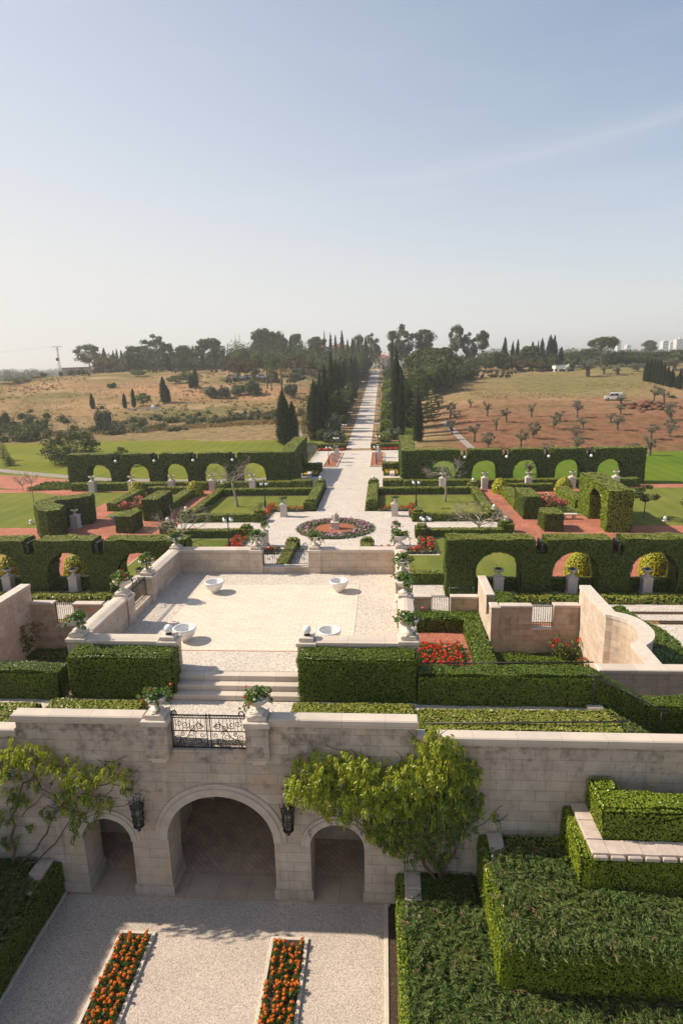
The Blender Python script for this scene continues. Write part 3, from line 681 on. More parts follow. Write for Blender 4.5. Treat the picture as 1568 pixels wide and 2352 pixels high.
# wrought lanterns beside the big arch
def lantern(x, lab):
    e = empty('wall_lantern', (x, WY, 2.9), lab, 'lantern', 'lanterns on the arched wall')
    b = MB(); yc = -.26; im = M['iron']
    for k in range(8):
        a = 2*math.pi*k/8; c, s_ = math.cos(a), math.sin(a)
        b.tube([(.13*c, yc+.13*s_, -.34), (.155*c, yc+.155*s_, .0), (.165*c, yc+.165*s_, .28)], .014, im, 5)
        b.tube([(.165*c, yc+.165*s_, .26), (.20*c, yc+.20*s_, .36), (.25*c, yc+.25*s_, .50)], [.014, .011, .003], im, 5)
    for z, r in ((-.34, .14), (.02, .165), (.27, .18), (-.16, .155)): b.tube([(r*math.cos(a), yc+r*math.sin(a), z) for a in np.linspace(0, 2*math.pi, 17)], .016, im, 5)
    b.lathe([(.015, -.54), (.05, -.50), (.03, -.46), (.12, -.38), (.14, -.33), (.001, -.33)], 0, yc, 0, im, 10)
    for k in range(5): b.tube(spiral(0, -.1+k*.001, .09, 1.2, k, yc-.16+.01*k), .008, im, 4) if k < 1 else None
    b.tube([(0, 0, .1), (0, -.12, .16), (0, yc+.1, .05)], .022, im, 6); b.tube([(0, 0, -.2), (0, -.14, -.24), (0, yc+.1, -.2)], .018, im, 6); b.box(-.05, .05, -.03, .0, -.3, .2, im, .01)
    for k in range(8):
        a = 2*math.pi*(k+.5)/8; b.tube([(.14*math.cos(a), yc+.14*math.sin(a), .27), (.10*math.cos(a), yc+.10*math.sin(a), .40), (.13*math.cos(a), yc+.13*math.sin(a), .46)], .008, im, 4)
    b.build('iron_frame', e)
    b = MB(); b.lathe([(.10, -.32), (.125, 0), (.135, .26), (.001, .27)], 0, yc, 0, M['lantern_glass'], 8, False); b.build('glass', e)
lantern(-6.90, 'black spiked iron lantern on the pier left of the big arch'); lantern(-2.68, 'black spiked iron lantern right of the big arch, touched by the leafy vine')

# ------------------------------------------------------------------ upper path, steps, terrace floor
g = MB(); g.box(-19.3, 6.25, 15.08, 17.14, 4.76, 4.95, M['gravel']); tag(g.build('upper_gravel_path'), kind='structure')
st = empty('stone_steps', (-4.62, 17.14, 4.95), 'three wide pale stone steps climbing to the terrace', 'steps')
for i in range(3):
    b = MB(); w = 2.02-.02*i; b.box(-w, w, .29*i, 1.2, .18*i-(0.0 if i == 0 else .01), .18*(i+1), M['copingY' if False else 'coping'], .012); b.build('step', st)
g = MB(); g.box(-9.95, .75, 18.02, 27.9, 5.2, 5.5, M['gravel']); tag(g.build('terrace_gravel_ground'), kind='structure')
M['edge'] = simple('reddish_stone_edge', (.50, .27, .17), .8, .2)
g = MB(); g.box(-8.24, -1.11, 19.47, 26.03, 5.45, 5.512, M['paving'], .004); g.box(-8.26, -1.09, 19.435, 19.468, 5.45, 5.513, M['edge']); tag(g.build('terrace_paving_ground'), kind='structure')

# ------------------------------------------------------------------ terrace walls
TZ = 5.5
def wall_run(e, x0, x1, y0, y1, z0, z1, axis):
    b = MB(); b.box(x0, x1, y0, y1, z0, z1, M['wall2']); b.build('masonry', e)
def coping_run(e, x0, x1, y0, y1, z, axis):
    b = MB(); m = M['coping' if axis == 'X' else 'copingY']
    b.box(x0-.02, x1+.02, y0-.02, y1+.02, z, z+.05, m); 
    if axis == 'X': b.prism([(y0-.06, z+.05), (y1+.06, z+.05), (y1+.06, z+.14), ((y0+y1)/2+.06, z+.20), ((y0+y1)/2-.06, z+.20), (y0-.06, z+.14)], x0-.02, x1+.02, m, 'X')
    else: b.prism([(x0-.06, z+.05), (x1+.06, z+.05), (x1+.06, z+.14), ((x0+x1)/2+.06, z+.20), ((x0+x1)/2-.06, z+.20), (x0-.06, z+.14)], y0-.02, y1+.02, m, 'Y')
    b.build('coping', e)
def pillar(e, x, y, hw=.29, z0=TZ-.02, zt=6.50):
    b = MB(); b.box(x-hw, x+hw, y-hw, y+hw, z0, zt, M['wall2'], .012); b.box(x-hw-.04, x+hw+.04, y-hw-.04, y+hw+.04, zt, zt+.13, M['stone'], .02)
    b.box(x-hw+.05, x+hw-.05, y-hw+.05, y+hw-.05, zt+.13, zt+.27, M['stone'], .02); b.build('pillar', e)
def iron_rail(e, p0, p1, z0, z1, n, r=.011, rings=True):
    b = MB(); p0, p1 = Vector(p0), Vector(p1); im = M['iron']
    for z, q in ((z1, r*1.6), (z1-.09, r*1.1), (z0+.03, r*1.3)): b.tube([(p0.x, p0.y, z), (p1.x, p1.y, z)], q, im, 6)
    d = (p1-p0).normalized()
    for k in range(n+1):
        p = p0.lerp(p1, k/n); b.tube([(p.x, p.y, z0), (p.x, p.y, z1)], r*(1.6 if k in (0, n) else 1.0), im, 5)
        if rings and k < n:
            c = p0.lerp(p1, (k+.5)/n); b.tube([(c.x+d.x*.035*math.cos(a), c.y+d.y*.035*math.cos(a), z1-.045+.035*math.sin(a)) for a in np.linspace(0, 6.28, 9)], r*.6, im, 4)
    return b
XL, XR, YF, YB = -10.10, .52, 18.17, 27.72      # inner faces run here
# back wall
e = empty('terrace_wall', (-4.6, YB, 0), 'back wall of the raised terrace, with an iron railing between its two middle pillars', 'wall', 'terrace walls')
o_ = lambda x: x+4.6
def rel(e, f, *a, **k):
    before = set(o.name for o in COL.objects); f(e, *a, **k)
    for o in [o for o in COL.objects if o.name not in before]: o.parent = e; o.matrix_parent_inverse = Matrix.Translation(-Vector(e.location))
def R2(e, f, *a, **k): rel(e, f, *a, **k)
R2(e, wall_run, XL+.30, -6.26, YB, YB+.44, 0, 6.5, 'X'); R2(e, wall_run, -2.99, XR+.02, YB, YB+.44, 0, 6.5, 'X'); R2(e, wall_run, -5.78, -3.52, YB+.02, YB+.40, 0, 5.76, 'X')
R2(e, coping_run, XL+.32, -6.29, YB, YB+.44, 6.5, 'X'); R2(e, coping_run, -2.96, XR+.0, YB, YB+.44, 6.5, 'X')
for x in (-6.02, -3.26): R2(e, pillar, x, YB+.22)
b = MB(); b.box(-5.80, -3.50, YB-.01, YB+.43, 5.76, 5.80, M['stone']); rel(e, lambda p: b.build('low_sill', p))
def back_rail(p):
    b = iron_rail(p, (-5.72, YB+.22, 0), (-3.56, YB+.22, 0), 5.84, 6.58, 20)
    for sd in (-1, 1):
        for (q, zz, r, t) in ((.62, 6.22, .10, 1.5), (.85, 6.12, .09, 1.4), (.42, 6.10, .09, 1.4), (.90, 6.36, .07, 1.3), (.74, 6.40, .07, 1.3)): b.tube(spiral(-4.64+sd*q, zz, r, t, 1.0, YB+.22, sd), .010, M['iron'], 5)
        b.tube([(-4.64+sd*.58, YB+.22, 6.60), (-4.64+sd*.74, YB+.22, 6.66), (-4.64+sd*.84, YB+.22, 6.86), (-4.64+sd*.96, YB+.22, 6.92), (-4.64+sd*1.03, YB+.22, 6.82), (-4.64+sd*1.05, YB+.22, 6.56)], .016, M['iron'], 5)
        b.tube(spiral(-4.64+sd*.90, 6.78, .08, 1.3, 1.0, YB+.22, sd), .011, M['iron'], 5)
    b.build('railing', p)
rel(e, back_rail)
for side, x0, x1, lab in ((-1, XL-.34+.30, XL+.10+.30, 'left side wall of the raised terrace, casting its shadow on the gravel'), (1, XR, XR+.44, 'right side wall of the raised terrace, lined with flower urns')):
    e = empty('terrace_wall', ((x0+x1)/2, 22.9, 0), lab, 'wall', 'terrace walls'); xm = (x0+x1)/2
    R2(e, wall_run, x0, x1, 18.47, 21.45, 0, 6.5, 'Y'); R2(e, wall_run, x0, x1, 24.50, 27.65, 0, 6.5, 'Y'); R2(e, wall_run, x0+.02, x1-.02, 22.02, 23.95, 0, 5.80, 'Y')
    R2(e, coping_run, x0, x1, 18.50, 21.42, 6.5, 'Y'); R2(e, coping_run, x0, x1, 24.55, 27.62, 6.5, 'Y')
    for y in (18.2, 21.74, 24.23, 27.92): R2(e, pillar, xm, y)
    R2(e, lambda p: iron_rail(p, (xm, 22.06, 0), (xm, 23.91, 0), 5.82, 6.62, 17).build('railing', p))
    for y in (22.9,):
        def scroll(p):
            b = MB(); xo = xm+side*.35
            b.tube([(xo, y+.9*math.cos(a)*.25+.75, 6.35+.3*math.sin(a)) for a in np.linspace(0, 5.4, 18)], .016, M['iron'], 5); b.build('railing_scroll', p)
        R2(e, scroll)
for x0, x1, pa, pb, lab in ((XL+.32, -7.23, None, -6.93, 'front wall of the terrace left of the steps, ending in a globe lamp'), (-2.17, XR+.02, -2.46, None, 'front wall of the terrace right of the steps, starting at a globe lamp')):
    e = empty('terrace_wall', ((x0+x1)/2, YF, 0), lab, 'wall', 'terrace walls')
    R2(e, wall_run, x0, x1, YF-.22, YF+.22, 4.2, 6.42, 'X'); R2(e, coping_run, x0+.02, x1-.0, YF-.22, YF+.22, 6.42, 'X')
    R2(e, pillar, pa if pa else pb, YF, .28, 4.9, 6.42)
    R2(e, lambda p: (lambda b: (b.box((x0 if x0 < -6 else x0-.5), (x1+.5 if x0 < -6 else x1), YF-1.0, YF+.2, 0, 4.90, M['wall2']), b.build('footing', p)))(MB()))

# ------------------------------------------------------------------ urns, globe lamps, bowls
URN = [(.001, 0), (.17, 0), (.175, .04), (.11, .07), (.065, .12), (.06, .17), (.10, .20), (.19, .24), (.265, .31), (.275, .37), (.30, .385), (.305, .42), (.275, .425), (.24, .39), (.001, .37)]
def urn_proto(seed, sc=1.0, fl='fl_red', nl=420, spread=.50, droop=.3, nfl=7, plain=False):
    global rng
    keep = rng; rng = np.random.default_rng(seed)
    root = bpy.data.objects.new('flower_urn', None); COL.objects.link(root); root.empty_display_size = .2; root['category'] = 'urn'
    b = MB(); b.box(-.17, .17, -.17, .17, 0, .035, M['urn'], .006); b.lathe([(r, z+.03) for r, z in URN], 0, 0, 0, M['urn'], 24, True, (.26, .34, .035)); parts = [b.build('urn_body', root)]
    b = MB(); C = []
    for i in range(9):
        a = rng.uniform(0, 6.28); q = rng.uniform(0, spread*.75); c = (q*math.cos(a), q*math.sin(a), .50+rng.uniform(0, .22)*(1-q/spread)); C.append(c)
        P, D = blob_pts(nl//12, c, (.17, .17, .12), .4); b.cards(P, D+np.array([0, 0, .6]), .085, .075, M['geran'], .8)
    for i in range(6):
        a = rng.uniform(0, 6.28); m = nl//24; t = rng.random(m)
        P = np.stack([math.cos(a)*(.24+.18*t), math.sin(a)*(.24+.18*t), .46-droop*t*t+rng.normal(0, .02, m)], 1)+rng.normal(0, .03, (m, 3)); b.cards(P, np.tile([math.cos(a), math.sin(a), .5], (m, 1)), .085, .07, M['geran'], .8)
        b.tube([(0, 0, .42), (math.cos(a)*.27, math.sin(a)*.27, .47), (math.cos(a)*.42, math.sin(a)*.42, .46-droop)], .006, M['twig'], 4)
    for c in C: b.tube([(0, 0, .38), c], .007, M['geran'], 4)
    parts.append(b.build('foliage', root))
    if nfl:
        b = MB()
        for i in range(nfl):
            a = rng.uniform(0, 6.28); q = rng.uniform(.05, spread); c = (q*math.cos(a), q*math.sin(a), .50+rng.uniform(-.02, .30)*(1-.4*q/spread)+.03)
            P, D = blob_pts(12, c, (.036, .036, .028), .7); b.cards(P, D, .040, .034, M[fl], 1.)
        parts.append(b.build('blossoms', root))
    kids(root, *parts); rng = keep; return root
UR = [urn_proto(200+i, nfl=(3, 5, 7, 3)[i]) for i in range(4)]
xl, xr = XL-.12+.30, XR+.22
G = 'flower urns on the terrace and wall pillars'
for i, (x, y, z, k, lab, s_) in enumerate((
    (-6.21, 14.92, 5.92, 0, 'white urn of geraniums on the pillar left of the scrolled railing', 1.0), (-3.42, 14.92, 5.92, 1, 'white urn of geraniums on the pillar right of the scrolled railing', 1.0),
    (xl, 18.2, 6.77, 3, 'white urn trailing ivy leaves on the near left corner pillar of the terrace', 1.0), (xr, 18.2, 6.77, 0, 'white urn spilling leaves on the near right corner pillar of the terrace', 1.1),
    (xl, 21.74, 6.77, 2, 'white urn with red flowers on the left terrace wall, nearer end of its railing', 1.1), (xr, 21.74, 6.77, 1, 'white urn of geraniums on the right terrace wall, pillar beside the gravel', 1.1),
    (xl, 24.23, 6.77, 1, 'white urn with red flowers on the left terrace wall, farther end of its railing', 1.05), (xr, 24.23, 6.77, 2, 'white fluted urn with red flowers on the right terrace wall before the lawn', 1.05),
    (xl, 27.92, 6.77, 0, 'white urn on the far left corner pillar of the terrace', 1.05), (xr, 27.92, 6.77, 3, 'white urn overflowing with leaves on the far right corner pillar of the terrace', 1.15),
    (-6.02, YB+.22, 6.77, 2, 'white urn of flowers on the back terrace wall, left of its railing', 1.05), (-3.26, YB+.22, 6.77, 0, 'white urn of flowers on the back terrace wall, right of its railing', 1.05))):
    place(UR[k], (x, y, z), lab, G, rng.uniform(0, 6.28), s_)
for x, lab in ((-6.93, 'white glass globe lamp on the pillar at the left end of the steps'), (-2.46, 'white glass globe lamp on the pillar at the right end of the steps')):
    e = empty('globe_lamp', (x, YF, 6.69), lab, 'lamp', 'globe lamps beside the steps')
    b = MB(); b.lathe([(.10, 0), (.105, .02), (.085, .035), (.09, .06), (.07, .075), (.001, .075)], 0, 0, 0, M['iron'], 16); b.build('lamp_base', e); b = MB(); b.ball((0, 0, .195), .138, M['lampglass'], 20); b.build('globe', e)
for x, y, lab in ((-7.36, 25.1, 'white marble bowl at the far left corner of the terrace paving'), (-1.96, 25.25, 'white marble bowl at the far right corner of the terrace paving'), (-7.13, 20.25, 'white marble bowl behind the left globe lamp'), (-1.93, 20.15, 'white marble bowl behind the right globe lamp')):
    b = MB(); prof = [(.001, 0), (.15, 0), (.16, .05), (.14, .06), (.24, .12), (.33, .22), (.385, .35), (.40, .40), (.415, .42), (.415, .48), (.39, .50), (.345, .48), (.33, .40), (.27, .28), (.17, .20), (.001, .17)]
    b.lathe(prof, 0, 0, 0, M['marble'], 32); o = b.build('marble_bowl', None, (x, y, 5.514)); tag(o, lab, 'bowl', 'marble bowls on the terrace'); o.rotation_euler.z = rng.uniform(0, 3)

# ================================================================== PLANTED BANKS BESIDE THE COURT
mx = lambda x: -9.2-x            # the other side of the garden axis
def sgn(s, x): return x if s > 0 else mx(x)
SIDE = {1: 'right', -1: 'left'}
def ivy_face(core, x0, x1, y0, y1, z0, z1):
    core.box(min(x0, x1), max(x0, x1), y0, y1, z0, z1, M['core'], .03)
def sprays(name, x0, x1, y0, y1, z, n, label, hang=None, dry=.06, par=None):
    """creeping juniper: arching feathery shoots lying over one another"""
    x0, x1 = min(x0, x1), max(x0, x1)
    b = MB(); b.box(min(x0, x1)+.05, max(x0, x1)-.05, y0+.05, y1-.05, z-.2, z+.05, M['core'], .04)
    for i in range(n):
        x, y = rng.uniform(x0, x1), rng.uniform(y0, y1); a = rng.normal(-1.2, 1.1); L = rng.uniform(.22, .50)
        if hang and rng.random() < .22: y = y0+rng.uniform(-.05, .15); a = rng.normal(-1.57, .5); L *= 1.15
        d = np.array([math.cos(a), math.sin(a), 0]); h = rng.uniform(.02, .16)+.05*math.sin(x*2.7+y*3.9)
        m = 13; t = np.linspace(.05, 1, m)
        drop = (.35*t*t*L if (hang and y < y0+.12) else .10*t*t*L)
        P = np.array([x, y, z+h])+d*(t*L)[:, None]+np.stack([0*t, 0*t, .32*L*np.sin(t*2.2)-drop], 1)
        sd = np.cross(d, [0, 0, 1])*np.where(np.arange(m) % 2, 1, -1)[:, None]
        P = P+sd*(.045*(1.05-t))[:, None]
        b.cards(P, np.tile([0, 0, 1.], (m, 1)), .13, .032, M['juniper' if rng.random() > dry else 'juniper_dry'], .7, along=np.tile(d, (m, 1))+sd*.7, jit=.2)
    o = b.build(name); tag(o, label, 'juniper', None, 'stuff'); return o
for s in (1, -1):
    n = SIDE[s]
    # lowest bank, its ivy-clad retaining wall and stone coping
    e = empty('bank_wall', (sgn(s, .4), 11.5, 0), ('low retaining wall covered in bright ivy with a stone coping by the right arch' if s > 0 else 'low retaining wall grown over with dark ivy on the shaded side of the court'), 'wall')
    c = MB(); ivy_face(c, sgn(s, .30), sgn(s, .52), 5., WY-.02, 0, 1.02); h = hedge('ivy', c, None, lm='ivy' if s > 0 else 'box', cover=2.2, smin=.045, bulge=.02); h.parent = e; h.matrix_parent_inverse = Matrix.Translation(-Vector(e.location))
    b = MB()
    for k in range(3 if s > 0 else 2):
        a, q = sgn(s, .50), sgn(s, .95); yy = 14.78-k*.62; b.box(min(a, q), max(a, q), yy-.617, yy, .95, 1.13-.015*(k % 2), M['bank'], .03)
    a, q = sgn(s, .54), sgn(s, .93); b.box(min(a, q), max(a, q), 5.0, 12.2, .8, .93, M['bank'], .03); o = b.build('coping', e); o.matrix_parent_inverse = Matrix.Translation(-Vector(e.location))
    g = MB(); a, q = sorted((sgn(s, .55), sgn(s, 2.6))); g.box(a, q, 5., WY-.01, -.1, 1.0, M['soil']); g.box(*sorted((sgn(s, 2.58), sgn(s, 14.))), 5., 11.5, -.1, 1.005, M['soil']); tag(g.build('lower_bank_ground'), kind='structure')
    sprays('juniper_carpet', sgn(s, .50), sgn(s, 2.45), 9.0 if s > 0 else 9.5, 13.75 if s > 0 else 14.0, 1.04, 1250, 'dark creeping juniper on the lowest bank beside the '+('ivy wall by the soil strip' if s > 0 else 'shaded side of the court'), None, .05)
    if s > 0: sprays('juniper_carpet', 2.3, 13.5, 8.6, 11.38, 1.05, 4000, 'creeping juniper along the foot of the dark ivy-clad wall, bottom right', None, .08)
    c = MB(); ivy_face(c, sgn(s, .95), sgn(s, 2.4), 13.4, WY-.05, .95, 1.10); h = hedge('creeping_cover', c, 'low reddish and green ground cover at the foot of the '+('vine trunk' if s > 0 else 'left vine'), 'ground cover', lm='ficus', cover=1.2, bulge=.04); 
    h['kind'] = 'stuff'
    # middle bank
    e = empty('bank_wall', (sgn(s, 3.), 11.5, 0), ('middle ivy-clad retaining wall of the juniper bank, its end bright and front dark' if s > 0 else 'middle ivy-clad retaining wall on the left bank'), 'wall')
    c = MB(); ivy_face(c, sgn(s, 2.55), sgn(s, 2.80), 11.4, WY-.02, 1.0, 2.36); ivy_face(c, sgn(s, 2.62), sgn(s, 14.), 11.38, 11.62, .95, 2.34)
    h = hedge('ivy', c, None, lm='ivy', cover=2.2, bulge=.03); h.parent = e; h.matrix_parent_inverse = Matrix.Translation(-Vector(e.location))
    b = MB(); a, q = sorted((sgn(s, 2.74), sgn(s, 3.14))); b.box(a, q, 13.9, 14.78, 2.30, 2.49, M['bank'], .03); o = b.build('coping', e); o.matrix_parent_inverse = Matrix.Translation(-Vector(e.location))
    g = MB(); a, q = sorted((sgn(s, 2.7), sgn(s, 14.))); g.box(a, q, 11.5, WY-.01, .9, 2.30, M['soil']); tag(g.build('middle_bank_ground'), kind='structure')
    sprays('juniper_carpet', sgn(s, 2.75), sgn(s, 13.5 if s > 0 else 6.), 11.55, 12.9, 2.36, 2500 if s > 0 else 500, 'creeping juniper hanging over the edge of the middle bank'+('' if s > 0 else ' on the shaded left'), True, .06)
    if s > 0: sprays('juniper_carpet', 2.8, 4.5, 12.9, 14.2, 2.36, 420, 'bluish juniper clump by the stub of stone coping under the wall', None, .05)
    c = MB(); ivy_face(c, sgn(s, 3.1), sgn(s, 9.5), 12.75, 13.1, 2.25, 2.42); ivy_face(c, sgn(s, 3.2), sgn(s, 4.7), 13.0, WY-.05, 2.25, 2.40)
    h = hedge('creeping_cover', c, 'low mixed ground cover along the foot of the upper '+('right' if s > 0 else 'left')+' bank wall', 'ground cover', lm='boxtop', cover=1.1, bulge=.05); h['kind'] = 'stuff'
    # upper bank with its broad coping and clipped hedge
    e = empty('bank_wall', (sgn(s, 5.), 13.2, 0), ('upper retaining wall of the bank with a broad notched stone coping around its corner' if s > 0 else 'upper retaining wall of the left bank'), 'wall')
    c = MB(); ivy_face(c, sgn(s, 4.74), sgn(s, 5.0), 13.0, WY-.02, 2.3, 3.36); ivy_face(c, sgn(s, 4.84), sgn(s, 14.), 12.96, 13.2, 2.25, 3.34)
    h = hedge('ivy', c, None, lm='ivy', cover=2.2, bulge=.03); h.parent = e; h.matrix_parent_inverse = Matrix.Translation(-Vector(e.location))
    b = MB()
    for k in range(4):
        a, q = sorted((sgn(s, 4.93), sgn(s, 5.33))); yy = 14.78-k*.33; b.box(a, q, yy-.325, yy, 3.30, 3.475+.012*(k % 2), M['bank'], .008)
    for k in range(22):
        a, q = sorted((sgn(s, 4.93+.40*k), sgn(s, 5.328+.40*k))); b.box(a, q, 13.0, 13.44, 3.30, 3.47+.012*((k+1) % 2), M['bank'], .008)
        xm = (a+q)/2; b.box(xm-.16, xm+.16, 12.93, 13.01, 3.30, 3.44, M['bank'], .03)
    o = b.build('coping', e); o.matrix_parent_inverse = Matrix.Translation(-Vector(e.location))
    g = MB(); a, q = sorted((sgn(s, 4.9), sgn(s, 14.))); g.box(a, q, 13.1, WY-.01, 2.2, 3.28, M['soil']); tag(g.build('upper_bank_ground'), kind='structure')
    c = MB(); a, q = sorted((sgn(s, 5.34), sgn(s, 14.))); c.box(a, q, 13.52, 14.22, 3.25, 4.26, M['core'], .05); a, q = sorted((sgn(s, 5.34), sgn(s, 5.92))); c.box(a, q, 14.18, 14.74, 3.25, 4.27, M['core'], .05)
    hedge('hedge', c, ('L-shaped clipped hedge on the upper bank, under the right end of the tall wall' if s > 0 else 'clipped hedge on the upper bank of the left side'), lm='ivy' if s > 0 else 'box', cover=2.0)
c = MB(); c.box(-22., -19.4, 3.5, 17.0, 0, 10.75, M['core'], .1); hedge('added_shade_hedge', c, 'tall unseen hedge added far left of the court to cast shade on it', lm='ficus', smin=.16, cover=1.2)  # out of view; added and sized so its shadow covers the court's left side

# ------------------------------------------------------------------ hedges and rails of the upper path
def hbox(x0, x1, y0, y1, z0, z1): return core_box(x0, x1, y0, y1, z0, z1)
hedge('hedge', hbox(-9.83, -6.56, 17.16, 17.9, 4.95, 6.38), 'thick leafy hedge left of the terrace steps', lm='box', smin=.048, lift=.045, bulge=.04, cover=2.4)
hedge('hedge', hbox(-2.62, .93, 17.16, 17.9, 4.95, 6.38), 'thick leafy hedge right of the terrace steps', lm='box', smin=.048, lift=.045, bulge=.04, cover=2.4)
c = MB(); c.prism([(.98, 4.9), (6.15, 4.9), (7.85, 3.0), (14., 3.0), (14., 4.95), (7.75, 4.98), (6.2, 5.92), (.98, 5.9)], 17.1, 17.72, M['core']); hedge('hedge', c, 'long hedge right of the upper path, sloping down along the stair', lm='box', smin=.045, lift=.04, cover=2.4)
c = MB(); c.prism([(mx(.98), 4.9), (mx(6.15), 4.9), (mx(7.85), 3.0), (mx(20.), 3.0), (mx(20.), 4.95), (mx(7.75), 4.98), (mx(6.2), 5.88), (mx(.98), 5.84)], 17.1, 17.72, M['core']); hedge('hedge', c, 'long hedge on the left of the upper path running out of view', lm='box', smin=.045, lift=.04, cover=2.4)
hedge('low_hedge', hbox(-2.74, .85, 15.14, 16.72, 4.94, 5.17), 'low clipped hedge behind the wall coping right of the scrolled railing', lm='boxtop', smin=.06, bulge=.02)
hedge('low_hedge', hbox(-10.2, -7.26, 15.14, 16.72, 4.94, 5.17), 'low clipped hedge behind the wall coping left of the scrolled railing', lm='boxtop', smin=.06, bulge=.02)
c = MB(); c.prism([(.95, 4.9), (6.3, 4.9), (8.2, 3.6), (14, 3.6), (14, 4.4), (7.7, 4.5), (6.3, 5.36), (.95, 5.32)], 15.14, 16.2, M['core']); hedge('low_hedge', c, 'long low hedge behind the right stretch of lower coping, a handrail along it', lm='boxtop', smin=.06, bulge=.02)
hedge('low_hedge', hbox(-24, -10.28, 15.14, 16.2, 4.9, 5.34), 'long low hedge behind the left stretch of lower coping', lm='boxtop', smin=.06, bulge=.02)
def handrail(pts, posts, lab, m='rail', r=.022):
    b = MB(); b.tube(pts, r, M[m], 8)
    for x, y, z0, z1 in posts: b.tube([(x, y, z0), (x, y, z1)], r*.9, M[m], 6)
    tag(b.build('handrail'), lab, 'handrail', 'handrails of the upper path')
handrail([(1.05, 15.42, 5.36), (6.5, 15.42, 5.52)], [(x, 15.42, 4.9, 5.36+.03*(x-1)) for x in (1.2, 2.85, 4.6, 6.35)], 'handrail over the low hedge behind the lower coping on the right')
handrail([(5.9, 17.02, 6.03), (6.1, 17.02, 5.97), (8.05, 17.02, 4.95), (8.3, 17.02, 4.92)], [(6.12, 17.02, 4.95, 5.96), (8.1, 17.02, 3.7, 4.94)], 'sloping stair handrail on two posts at the right end of the upper path')
handrail([(1.0, 17.86, 5.92), (6.33, 17.86, 6.02)], [(x, 17.86, 4.9, 5.95) for x in (1.2, 3.7, 6.2)], 'handrail along the top of the long right hedge')
handrail([(-24, 17.86, 5.84), (-10.3, 17.86, 5.84)], [(x, 17.86, 4.9, 5.84) for x in (-10.5, -13., -15.5)], 'handrail along the top of the long left hedge')
handrail([(-24, 15.42, 5.36), (-10.4, 15.42, 5.36)], [(x, 15.42, 4.9, 5.36) for x in (-10.6, -12.2, -14.)], 'handrail over the low hedge behind the lower coping on the left')
e = empty('stone_steps', (6.25, 16.4, 4.95), 'stone stair running down to the right from the end of the upper path', 'steps')
for i in range(10):
    b = MB(); b.box(.3*i, .3*i+.32, -.65, .62, -5, -.16*(i+1), M['coping'], .01); b.build('step', e)
b = MB(); b.box(5.93, 6.38, 16.86, 17.08, 4.94, 5.06, M['stone'], .01); tag(b.build('post_plinth'), 'small pale stone plinth at the foot of the stair handrail', 'plinth')

# ------------------------------------------------------------------ the wisterias on the wall
def wisteria(lab, clumps, stems, flowers, seed, dens=1.0):
    global rng
    keep = rng; rng = np.random.default_rng(seed)
    e = empty('wisteria_vine', (0, 0, 0), lab, 'vine'); t = MB(); b = MB(); f = MB()
    for pts, r in stems:
        P = [Vector((x, WY-d, z)) for x, z, d in pts]; Q = [P[0]]
        for a, c in zip(P[:-1], P[1:]):
            for k in (1, 2, 3): Q.append(a.lerp(c, k/3)+Vector((rng.normal(0, .05), rng.normal(0, .02), rng.normal(0, .05))))
        t.tube(Q, [r*(1-.6*i/len(Q)) for i in range(len(Q))], M['twig'], 6)
    for (px, py, rp, d, dark) in clumps:  # dark: share of shade-coloured leaves, highest in the low clumps
        c = at_y(px, py, WY-d); r = rp/1430*(math.hypot(c.y, 15-c.z))*1.02
        k = int(r*r*1900*dens*(.5 if dark > .75 else 1))
        for i in range(max(3, int(k/9))):
            a = rng.uniform(0, 6.28); q = r*math.sqrt(rng.random()); o = Vector((c.x+q*math.cos(a), WY-max(.04, d*rng.uniform(.25, 1.35)*(1.1-.6*q/r)), c.z+q*.8*math.sin(a)))
            aa = rng.uniform(0, 6.28); dr = np.array([math.cos(aa)*.5, -abs(math.sin(aa))*.5-.1, -.55-.5*rng.random()]); L = rng.uniform(.16, .30); m = 11; tt = np.linspace(.1, 1, m)
            P = np.array(o)+dr*(tt*L)[:, None]+np.array([0, 0, .05])*np.sin(tt*3)[:, None]; sd = np.cross(dr, [0, -.6, .8])*np.where(np.arange(m) % 2, 1, -1)[:, None]; P = P+sd*.035; P[:, 1] = np.minimum(P[:, 1], WY-.02)
            b.cards(P, np.tile([0, -.5, .8], (m, 1)), .105, .042, M['vine_dark' if rng.random() < dark else 'vine'], .8, along=sd*.8+dr, jit=.25)
        if rng.random() < .8:
            q = c+Vector((rng.normal(0, r*.4), 0, rng.normal(0, r*.4))); t.tube([(q.x-r, WY-.06, q.z+rng.normal(0, .2)), (q.x, WY-d*.6, q.z), (q.x+r, WY-.05, q.z+rng.normal(0, .2))], [.012, .014, .006], M['twig'], 4)
    for px, py in flowers:
        c = at_y(px, py, WY-.45); m = 60; tt = rng.random(m); P = np.stack([c.x+rng.normal(0, .035, m)*(1.1-tt), c.y+rng.normal(0, .035, m)*(1.1-tt), c.z-.30*tt], 1); f.cards(P, rng.normal(0, 1, (m, 3)), .035, .03, M['lilac'], .5)
    t.build('stem', e); b.build('foliage', e); f.build('blossom', e); rng = keep
